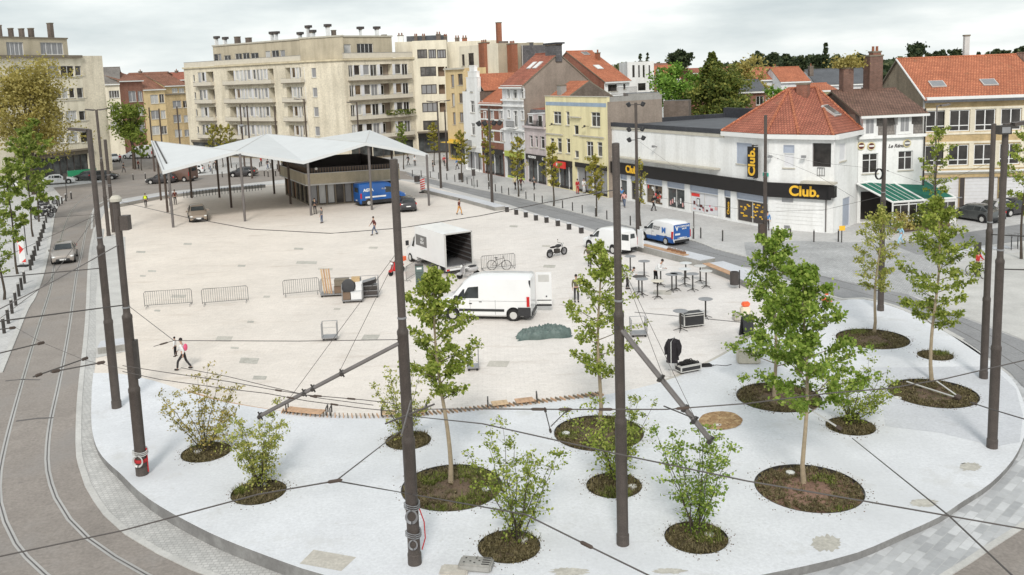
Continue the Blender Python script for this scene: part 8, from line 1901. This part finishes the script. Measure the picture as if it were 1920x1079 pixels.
def proto_bollard():
 t = thing('bollard', 'slim black bollard with a pale cap in the row along the shop pavement', 'bollard', (0, 0, 0), 0, 'slim bollards along the shop pavement')
 m = MB(); m.lathe([(.055, 0), (.055, .88)], (0, 0, 0), 'metal_dark', 10); m.build('post', t); m = MB(); m.lathe([(.058, .88), (.058, .98), (.03, 1.0), (0, 1.0)], (0, 0, 0), 'metal_light', 10); m.build('cap', t); return t
rowpx = [(773.6, 331), (790, 332), (807, 333.5), (822.6, 336), (838, 338), (853, 341), (876, 345.5), (885, 348.5), (895, 351), (916.4, 355.5), (929, 359.5), (941, 363.5), (954, 367), (986.4, 374.5), (1002, 378.5), (1017, 383), (1038.6, 387.5), (1055, 392), (1073.7, 396), (1092, 401.5), (1117, 407.5), (1138, 412.5), (1182, 423.5), (1300, 422 + 26), (1314, 447), (1355, 452.5), (1447, 450.5), (1482, 450), (1526, 454), (1571.8, 454)]
pb = proto_bollard()
for k, (px, py) in enumerate(rowpx):
 g = G(px, py)
 if k == 0: pb.location = g
 else: dup(pb, g)
lb = 'thick black bollards along the left pavement'
left_px = [(8, 625), (16, 607), (23, 588), (30, 573), (36, 556), (41, 544), (46.5, 532), (57.4, 507), (60.7, 498), (64, 489), (66.7, 480), (71.3, 470), (74, 462), (76.6, 453), (79, 447), (82, 437), (84, 430), (87, 418), (90, 407), (93, 400), (95.6, 394), (107.7, 388), (111.3, 386), (116.6, 383), (124, 378), (134, 374)]
for k, (px, py) in enumerate(left_px):
 o = dup(pb, G(px, py), 0, 'thick black bollard in the long row along the left pavement', lb, (1.7, 1.7, .98))
def sq():
 t = thing('square_bollard', 'squat square dark bollard with pale top between market floor and road', 'bollard', (0, 0, 0), R(10), 'squat square bollards at the edge of the market floor')
 m = MB(); m.bx(-.17, .17, -.17, .17, 0, .52, 'metal_dark'); m.build('post', t); m = MB(); m.bx(-.18, .18, -.18, .18, .522, .60, 'concrete_grey'); m.build('cap', t); return t
ps = sq()
for k, (px, py) in enumerate([(950.6, 397.7), (968, 402.8), (986, 407.8), (1005, 413.6), (1024.8, 417.8), (1046, 424), (1067, 430.6), (1090, 437.6)]):
 if k == 0: ps.location = G(px, py)
 else: dup(ps, G(px, py))
def bin_(label, g, h=1.0, r=.22, mat='frame_dark', group='litter bins'):
 t = thing('litter_bin', label, 'litter bin', g, 0, group); m = MB(); m.lathe([(r, .25), (r * 1.02, h), (r * .8, h), (r * .8, .3)], (0, 0, 0), mat, 16); m.build('basket', t); m = MB(); m.tube([(r + .05, 0, 0), (r + .05, 0, h + .1)], .035, 'metal_dark', 6); m.build('post', t)
bin_('brown cylindrical litter bin at the end of the wooden ledge near the dense trees', G(1377, 541), 1.05, .27, 'frame_dark'); bin_('dark litter bin beside the leaning striped sign by the roof', G(782, 345), 1.0, .35); bin_('dark litter bin at the foot of the ochre street tree', G(864, 341), 1.1, .3)
for (px, py, hh, lab, st_) in ((793, 362, 1.7, 'red and white striped warning board leaning by the road near the folded roof', True), (44, 500, 2.2, 'red and white arrow board on the left pavement', False)):
 g = G(px, py); t = thing('warning_board', lab, 'road sign', g, R(-8)); m = MB(); m.bx(-.28, .28, -.03, .03, .3, hh, 'sign_white'); m.build('panel', t, sharp=0); m = MB()
 if st_:
  for k in range(5): z = .35 + k * .27; m.face([(-.28, -.034, z), (.28, -.034, z + .18), (.28, -.034, z + .32), (-.28, -.034, z + .14)], 'sign_red')
 else: m.face([(-.2, -.034, 1.0), (.2, -.034, 1.4), (-.2, -.034, 1.8)], 'sign_red'); m.face([(-.28, -.034, hh), (-.28, -.034, hh - .3), (.1, -.034, hh)], 'sign_red'); m.face([(.28, -.034, .35), (.28, -.034, .65), (-.1, -.034, .35)], 'sign_red')
 m.build('stripes', t, sharp=0); m = MB(); m.box((0, 0, .06), (.8, .4, .12), 'rubber'); m.tube([(0, 0, .1), (0, 0, .4)], .04, 'metal_grey', 6); m.build('foot', t)
g = G(1550, 565); t = thing('traffic_cone', 'orange and white traffic cone at the rear edge of the platform', 'traffic cone', g); m = MB(); m.box((0, 0, .03), (.46, .46, .06), 'cone_orange'); m.lathe([(.17, .06), (.13, .24)], (0, 0, 0), 'cone_orange', 16); m.lathe([(.10, .38), (.07, .55)], (0, 0, 0), 'cone_orange', 16); m.lathe([(.045, .68), (.02, .80), (0, .8)], (0, 0, 0), 'cone_orange', 16); m.build('body', t); m = MB(); m.lathe([(.13, .241), (.10, .38)], (0, 0, 0), 'sign_white', 16); m.lathe([(.07, .551), (.045, .679)], (0, 0, 0), 'sign_white', 16); m.build('reflective_bands', t)
def block(label, px, py, s, rz, mat, name='concrete_block', cat='concrete block'):
 g = G(px, py); bm = bmesh.new(); bmesh.ops.create_cube(bm, size=1); bmesh.ops.scale(bm, vec=s, verts=bm.verts); bmesh.ops.bevel(bm, geom=bm.edges[:], offset=.06, segments=2, affect='EDGES'); bmesh.ops.translate(bm, vec=(0, 0, s[2] / 2), verts=bm.verts)
 me = bpy.data.meshes.new(name); bm.to_mesh(me); bm.free(); me.materials.append(MATS[mat]); o = bpy.data.objects.new(name, me); C.objects.link(o); o.location = g; o.rotation_euler = (0, 0, rz); return tag(o, label, cat)
block('cream concrete block lying left of the dense trees', 1403, 680, (1.05, .6, .62), R(-8), 'stone_trim'); block('smaller stone block beside the stacked goods near the dense trees', 1383, 601, (.45, .45, .42), R(10), 'paving_patch'); block('upright pale box behind the black panel near the dense trees', 1397, 600, (.5, .4, .75), R(5), 'plaster_pale', 'goods_box', 'box')
block('small orange crate on the pale box behind the dense trees', 1398, 600, (.42, .3, .26), R(5), 'cone_orange', 'goods_box', 'box').location.z = .75
g = G(1400, 628); t = thing('signboard', 'dark folding board standing at the platform edge before the dense trees', 'board', g, R(35))
for s in (1, -1): m = MB(); m.box((0, s * .18, .5), (.75, .05, 1.02), 'black_plastic', M=Matrix.Rotation(s * .15, 4, 'X')); m.build('panel', t)
g = G(893, 1066); t = thing('concrete_drain_block', 'grey cast concrete drain block with holes lying at the front edge of the platform', 'concrete block', (g.x, g.y, 0), R(-12)); bm = bmesh.new(); bmesh.ops.create_cube(bm, size=1); bmesh.ops.scale(bm, vec=(.95, .52, .22), verts=bm.verts); bmesh.ops.bevel(bm, geom=bm.edges[:], offset=.05, segments=2, affect='EDGES'); bmesh.ops.translate(bm, vec=(0, 0, .13), verts=bm.verts)
me = bpy.data.meshes.new('block'); bm.to_mesh(me); bm.free(); me.materials.append(MATS['plaster_grey']); o = bpy.data.objects.new('block', me); C.objects.link(o); o.parent = t
m = MB()
for k in range(4): m.box((.30, -.17 + k * .11, .243), (.22, .045, .012), 'metal_dark')
for (x, y) in ((-.3, .1), (-.15, -.05), (0, .12), (-.02, -.12), (-.32, -.12), (.1, 0)): m.lathe([(.03, .236), (.03, .246), (0, .246)], (x, y, 0), 'metal_dark', 8)
m.build('holes', t)
g2 = G(850, 1070); block('low rough slab of dusty concrete left of the drain block', 852, 1072, (.8, .5, .08), R(-8), 'paving_patch', 'concrete_slab', 'concrete slab')
for (px, py, topy, lab, mt) in ((1830, 520, 455, 'street sign post with a dark plate beside the red cyclist', 'metal_dark'), (1578, 455, 424, 'short post with a yellow plate at the crossing before the awning', 'sign_yellow'), (126, 372, 326, 'traffic light post at the corner of the left road', 'metal_dark'), (889, 352, 318, 'small square notice board on a thin post on the shop pavement', 'frame_dark'), (51, 478, 405, 'dark sign panel on the left pavement between the green trees', 'frame_dark')):
 g = G(px, py); H = ZT(g, topy); t = thing('sign_post', lab, 'sign post', g, 0, 'sign posts'); m = MB(); m.tube([(0, 0, 0), (0, 0, H)], .04, 'metal_dark', 6); m.build('post', t); m = MB(); m.bx(-.22, .22, -.08, -.045, H - (.8 if mt != 'sign_yellow' else .35), H + .02, mt); m.build('plate', t)
g = G(1301, 448); H = ZT(g, 398); t = thing('thin_post', 'thin grey post beside the rear of the blue and white van', 'post', g); m = MB(); m.tube([(0, 0, 0), (0, 0, H)], .05, 'pole_grey', 8); m.build('shaft', t); m = MB(); m.lathe([(.06, H), (.03, H + .06), (0, H + .06)], (0, 0, 0), 'metal_dark', 8); m.build('cap', t)
for a, b, lab in (((1700, 716, .15), (1800, 748, .1), 'long guy rod lying across the right hand pit, lower one'), ((1752, 712, .5), (1800, 746, .1), 'short guy rod from the trunk to the rim of the right hand pit'), ((1481, 744, 1.2), (1578, 806, .1), 'pale guy rod slanting from the dense tree to the small pit')):
 wire('guy_rod', lab, [a, b], .07, mat='metal_light', group='tree guy rods', n=2, extras=[.95])
def person(label, px, py, rz, shirt, trousers, hair='hair_dark', h=1.74, pose='stand', group=None, vest=None, z=0.0, loc=None, bag=None, seed=0):
 g = loc or G(px, py); t = thing('person', label, 'person', (g.x, g.y, z), rz, group); s = h / 1.75
 V = lambda *a: Vector(a) * s
 stride = {'stand': .03, 'walk': .26, 'big': .34}.get(pose, .05); lean = .04 if pose in ('walk', 'big') else .0
 if pose == 'bend': lean = .30
 hip = V(0, 0, .93); chest = V(lean, 0, 1.30); neck = V(lean * 1.5, 0, 1.48); head = V(lean * 1.8 + .02, 0, 1.64)
 kL, kR = V(stride * .75 + .03, .10, .50), V(-stride * .35 + .03, -.10, .50); fL, fR = V(stride, .10, .08), V(-stride, -.10, .09 if pose == 'stand' else .12)
 sL, sR = V(lean * 1.3, .19, 1.42), V(lean * 1.3, -.19, 1.42)
 eL, eR = V(lean - stride * .5, .25, 1.15), V(lean + stride * .5 + .02, -.25, 1.15); hL, hR = V(lean - stride * .6 + .08, .26, .90), V(lean + stride * .9 + .1, -.26, .93)
 if pose in ('bend', 'reach', 'carry'): eL, eR = V(lean + .12, .26, 1.16), V(lean + .12, -.26, 1.16); hL, hR = V(lean + .38, .16, 1.14), V(lean + .38, -.16, 1.14)
 def skin(name, verts, edges, rad, mat, root=0, lv=1, parent=t):
  me = bpy.data.meshes.new(name); me.from_pydata([tuple(v) for v in verts], edges, []); o = bpy.data.objects.new(name, me); C.objects.link(o); o.parent = parent; me.materials.append(MATS[mat])
  md = o.modifiers.new('Skin', 'SKIN'); md.use_smooth_shade = True
  for i, r_ in enumerate([tuple(q * s for q in r_) if isinstance(r_, tuple) else r_ * s for r_ in rad]): me.skin_vertices[0].data[i].radius = (r_ if isinstance(r_, tuple) else (r_, r_)); me.skin_vertices[0].data[i].use_root = (i == root)
  sd = o.modifiers.new('Sub', 'SUBSURF'); sd.levels = lv; sd.render_levels = lv; return o
 vs = [hip, V(lean * .5, 0, 1.10), chest, neck, head, head + V(.0, 0, .10), V(0, .09, .90), kL, fL, fL + V(.14, 0, -.04), V(0, -.09, .90), kR, fR, fR + V(.14, 0, -.04), sL, eL, hL, sR, eR, hR]
 ed = [(0, 1), (1, 2), (2, 3), (3, 4), (4, 5), (0, 6), (6, 7), (7, 8), (8, 9), (0, 10), (10, 11), (11, 12), (12, 13), (2, 14), (14, 15), (15, 16), (2, 17), (17, 18), (18, 19)]
 rd = [.11, .10, .12, .052, .082, .060, .075, .052, .038, .028, .075, .052, .038, .028, .05, .036, .026, .05, .036, .026]
 for hi, hd in ((16, (hL - eL).normalized()), (19, (hR - eR).normalized())):     # palm and five fingers
  hp = vs[hi]; pm = len(vs); vs.append(hp + hd * .06 * s); ed.append((hi, pm)); rd.append(.020); sd_ = hd.cross(Vector((0, 1, .2))).normalized()
  for f in range(4):
   o_ = sd_ * (f - 1.5) * .020 * s; ln = (.060, .072, .066, .050)[f] * s; i = len(vs); vs += [vs[pm] + o_ + hd * .02 * s, vs[pm] + o_ + hd * (.02 * s + ln * .55), vs[pm] + o_ * .9 + hd * (.02 * s + ln) + Vector((-.008, 0, -.008))]; ed += [(pm, i), (i, i + 1), (i + 1, i + 2)]; rd += [.009, .0085, .007]
  i = len(vs); vs += [hp + sd_ * -.035 * s + hd * .03 * s, hp + sd_ * -.05 * s + hd * .065 * s]; ed += [(hi, i), (i, i + 1)]; rd += [.010, .008]
 skin('body', vs, ed, rd, 'skin')
 skin('shirt', [hip + V(0, 0, .02), V(lean * .5, 0, 1.12), chest, neck + V(0, 0, -.05), sL, eL, eL.lerp(hL, .8), sR, eR, eR.lerp(hR, .8)], [(0, 1), (1, 2), (2, 3), (2, 4), (4, 5), (5, 6), (2, 7), (7, 8), (8, 9)], ((.125, .15), (.115, .145), (.135, .165), .065, .068, .052, .040, .068, .052, .040), shirt, 2)
 skin('trousers', [hip + V(0, 0, .03), V(0, .09, .88), kL, fL + V(0, 0, .03), V(0, -.09, .88), kR, fR + V(0, 0, .03)], [(0, 1), (1, 2), (2, 3), (0, 4), (4, 5), (5, 6)], (.118, .090, .066, .055, .090, .066, .055), trousers)
 m = MB()
 for f in (fL, fR): m.ball((f.x + .05 * s, f.y, f.z - .02 * s), (.135 * s, .048 * s, .052 * s), 'leather_shoe', 10, 6)
 m.build('shoes', t)
 m = MB(); m.ball((head.x - .018 * s, 0, head.z + .045 * s), (.098 * s, .090 * s, .105 * s), hair, 12, 8); m.build('hair', t)
 m = MB(); m.ball((head.x + .088 * s, 0, head.z), (.018 * s, .013 * s, .022 * s), 'skin', 6, 5)
 for q in (1, -1): m.ball((head.x + .072 * s, q * .032 * s, head.z + .022 * s), .010 * s, 'hair_dark', 6, 4); m.ball((head.x - .01 * s, q * .085 * s, head.z + .005), (.02 * s, .012 * s, .028 * s), 'skin', 6, 4)
 m.box((head.x + .078 * s, 0, head.z - .042 * s), (.01 * s, .045 * s, .009 * s), 'cloth_maroon'); m.build('face', t)
 if vest: skin('vest', [hip + V(0, 0, .10), V(lean * .5, 0, 1.14), chest, neck + V(0, 0, -.07)], [(0, 1), (1, 2), (2, 3)], ((.14, .17), (.13, .165), (.15, .19), .08), vest, 2)
 if bag: m = MB(); m.ball((chest.x - .20 * s, 0, chest.z - .04), (.10 * s, .15 * s, .20 * s), bag, 10, 8); m.build('backpack', t)
 return t
W_ = R(180)
pw = person('person in white top and dark trousers striding left with a pink backpack', 346, 694, R(178), 'cloth_white', 'cloth_dark', pose='big', h=1.6, bag='cloth_pink')
person('small child in white carried by the walking person with the pink backpack', 0, 0, R(178), 'cloth_white', 'cloth_black', h=1.0, loc=G(346, 694) + Vector((-.34, -.05, 0)), z=.70, pose='stand')
person('man in a dark brown jacket and jeans walking across the market floor', 703, 441, R(200), 'cloth_maroon', 'cloth_jeans', pose='walk', h=1.66)
person('man in grey with jeans standing in front of the market hall', 604, 419, R(160), 'cloth_grey', 'cloth_jeans', h=1.55, pose='stand')
person('person in dark clothes with a yellow and white bundle beside a roof column', 591, 402, R(-60), 'cloth_dark', 'cloth_dark', h=1.7, pose='carry', vest=None, bag='hi_vis')
person('person in a dark red jacket and orange trousers near the concrete ledge', 861, 403, R(-30), 'cloth_maroon', 'cloth_orange', pose='walk', h=1.6)
person('worker in a yellow high visibility vest at the left ledge', 274, 389, R(-90), 'cloth_dark', 'cloth_dark', h=1.6, vest='hi_vis')
person('person in a brown coat behind the left roof column', 329, 384, R(-60), 'cloth_maroon', 'cloth_dark', h=1.75, pose='stand'); person('dark clothed person half hidden by the left roof column', 319, 386, R(20), 'cloth_grey', 'cloth_dark', h=1.75)
person('man in olive camouflage standing behind the tarpaulin', 1081, 567, R(-80), 'cloth_olive', 'cloth_dark', h=1.7, pose='stand')
person('person in olive top bending behind the slender tree crown', 1106, 501, R(-120), 'cloth_olive', 'cloth_dark', h=1.6, pose='bend')
person('man in a white shirt leaning over a standing table', 1229, 533, R(-40), 'cloth_white', 'cloth_black', h=1.68, pose='bend'); person('crouching helper in white beside the middle mast and tables', 1176, 543, R(-20), 'cloth_white', 'cloth_black', h=1.45, pose='bend')
ps_ = 'pedestrians on the shop pavement'
person('pedestrian in a pale yellow top walking on the shop pavement', 966, 356, R(60), 'cloth_cream', 'cloth_black', h=1.65, group=ps_, pose='walk'); person('pedestrian in brown just right of the one in pale yellow', 977, 358, R(60), 'cloth_maroon', 'cloth_grey', h=1.65, group=ps_, pose='walk')
person('pedestrian in a pale grey jacket and black trousers before the dark shop', 1002, 356, R(-120), 'cloth_grey', 'cloth_black', h=1.65, group=ps_, pose='walk'); person('person in a long red outfit beside the yellow house garage', 1083, 364, R(-60), 'cloth_red', 'cloth_red', h=1.7, group=ps_); person('person in white next to the one in red', 1095, 363, R(-60), 'cloth_white', 'cloth_white', h=1.7, group=ps_)
person('pedestrian in a pink top near the left end of the bookshop', 1171, 389, R(-110), 'cloth_pale_pink', 'cloth_jeans', h=1.6, group=ps_, pose='walk'); person('pedestrian in a blue top by the left end of the bookshop', 1166, 380, R(70), 'cloth_blue', 'cloth_dark', h=1.6, group=ps_); person('pedestrian all in black before the bookshop windows', 1225, 396, R(10), 'cloth_black', 'cloth_black', h=1.65, group=ps_, pose='walk')
person('person in a blue shirt at the corner of the bookshop, half behind the mast', 1439, 432, R(-90), 'cloth_blue', 'cloth_dark', h=1.6, group=ps_)
person('person in a sky blue garment crossing behind the sparse tree', 1689, 460, R(180), 'cloth_sky', 'cloth_sky', h=1.6, pose='walk')
rd_ = person('cyclist in a red top at the right behind the sign post', 1832, 521, R(-70), 'cloth_red', 'cloth_black', h=1.65, z=.12, pose='carry'); bicycle('bicycle ridden by the person in red', G(1832, 521), R(-70))
fp = 'small figures on the far pavement beyond the roof'
for k, (px, py, a, b, lab) in enumerate([(812, 322, 'cloth_black', 'cloth_dark', 'dark figure under the far roof corner'), (833, 312, 'cloth_red', 'cloth_dark', 'red clothed figure left of the ochre awning'), (838, 316, 'cloth_pale_pink', 'cloth_dark', 'pale pink figure before the corner shop'), (766, 310, 'cloth_dark', 'cloth_dark', 'figure pushing a pram right of the roof peak'), (778, 312, 'cloth_white', 'cloth_dark', 'figure in white near the pram'),
  (232, 324, 'cloth_dark', 'cloth_dark', 'dark figure behind the far trees on the left'), (260, 318, 'cloth_maroon', 'cloth_dark', 'brown figure walking in the far side street'), (226, 306, 'cloth_red', 'cloth_dark', 'red figure beside the far white car'), (395, 322, 'cloth_white', 'cloth_jeans', 'white figure under the left roof wing'), (405, 320, 'cloth_dark', 'cloth_dark', 'dark figure next to the white one under the left wing'),
  (490, 312, 'cloth_red', 'cloth_dark', 'far figure in red between the roof columns'), (502, 318, 'cloth_dark', 'cloth_jeans', 'far figure in jeans between the roof columns'), (530, 316, 'cloth_cream', 'cloth_dark', 'far figure in cream left of the hall'), (858, 300 + 18, 'cloth_blue', 'cloth_dark', 'blue clothed figure under the ochre awning')]):
 person(lab, px, py, R(70 * k), a, b, h=1.65, group=fp, pose='walk' if k % 2 else 'stand')
fb = 'bollards on the far crossing beyond the folded roof'
for (px, py) in [(250, 338), (273, 336), (398, 326), (417, 333), (430, 322), (466, 331), (480, 326), (496, 331), (503, 332), (517, 331), (531, 330), (392, 318), (400, 316), (444, 318), (459, 318), (487, 314), (508, 316), (520, 318)]:
 dup(pb, G(px, py), 0, 'small dark bollard on the far crossing beyond the folded roof', fb, (1.4, 1.4, .95))
a, b = G(128, 338), G(182, 333); t = thing('site_fence', 'green sheeted site fence in front of the left cream block', 'fence', a, math.atan2(b.y - a.y, b.x - a.x)); L = (b - a).length
m = MB(); m.bx(0, L, -.03, .03, .1, 1.4, 'green_sheet'); m.build('sheet', t)
m = MB()
for k in range(5): m.bx(L * k / 4 - .04, L * k / 4 + .04, .04, .1, 0, 1.5, 'metal_grey')
m.build('posts', t)
w = bpy.data.worlds.new('World'); bpy.context.scene.world = w; w.use_nodes = True
n = w.node_tree.nodes; l = w.node_tree.links; bg = n['Background']
sky = n.new('ShaderNodeTexSky'); sky.sky_type = 'NISHITA'; sky.sun_disc = False; sky.sun_elevation = R(40); sky.sun_rotation = R(184); sky.altitude = 60; sky.air_density = 1; sky.dust_density = 3
sc = n.new('ShaderNodeVectorMath'); sc.operation = 'SCALE'; sc.inputs['Scale'].default_value = .055; l.new(sky.outputs[0], sc.inputs[0])
tc = n.new('ShaderNodeTexCoord'); mp = n.new('ShaderNodeMapping'); mp.inputs['Scale'].default_value = (1, 1, 4.2); mp.inputs['Rotation'].default_value = (0, .06, .4); l.new(tc.outputs['Generated'], mp.inputs[0])
n1 = noise(n, l, mp.outputs[0], 2.6, 7, .55)
cr = ramp(n, [(.34, (.40, .45, .465)), (.49, (.56, .60, .60)), (.62, (.74, .75, .735))]); l.new(n1, cr.inputs[0])
mx = mixc(n, l, 'MIX', .93, sc.outputs[0], cr.outputs[0])
sx = n.new('ShaderNodeSeparateXYZ'); l.new(tc.outputs['Generated'], sx.inputs[0])
gr = ramp(n, [(0, (1.10, 1.09, 1.08)), (.22, (1.12, 1.12, 1.12)), (.55, (.98, .98, .99)), (1, (.95, .96, .98))]); l.new(sx.outputs[2], gr.inputs[0])
mx = mixc(n, l, 'MULTIPLY', 1.0, mx, gr.outputs[0])
l.new(mx, bg.inputs['Color']); bg.inputs['Strength'].default_value = WORLD_S = 1.0
sun = bpy.data.lights.new('sun', 'SUN'); sun.energy = 1.5; sun.angle = R(12); sun.color = (1, .955, .89)
so = bpy.data.objects.new('sun', sun); C.objects.link(so); so.rotation_euler = (R(50), 0, R(-4))
cam = bpy.data.cameras.new('camera'); co = bpy.data.objects.new('camera', cam); C.objects.link(co)
co.matrix_world = Matrix(((RT.x, UP.x, -FW.x, 0), (RT.y, UP.y, -FW.y, 0), (RT.z, UP.z, -FW.z, CH), (0, 0, 0, 1)))
cam.sensor_fit = 'HORIZONTAL'; cam.sensor_width = 36; cam.lens = CF / 1920 * 36
cam.shift_x = -(CX - 960) / 1920; cam.shift_y = (CY - 539.5) / 1920; cam.clip_start = .3; cam.clip_end = 6000
s = bpy.context.scene; s.camera = co
s.view_settings.view_transform = 'Standard'; s.view_settings.look = 'None'; s.view_settings.exposure = 0.57; s.view_settings.gamma = 1
s.cycles.max_bounces = 5; s.cycles.diffuse_bounces = 3; s.cycles.transparent_max_bounces = 4
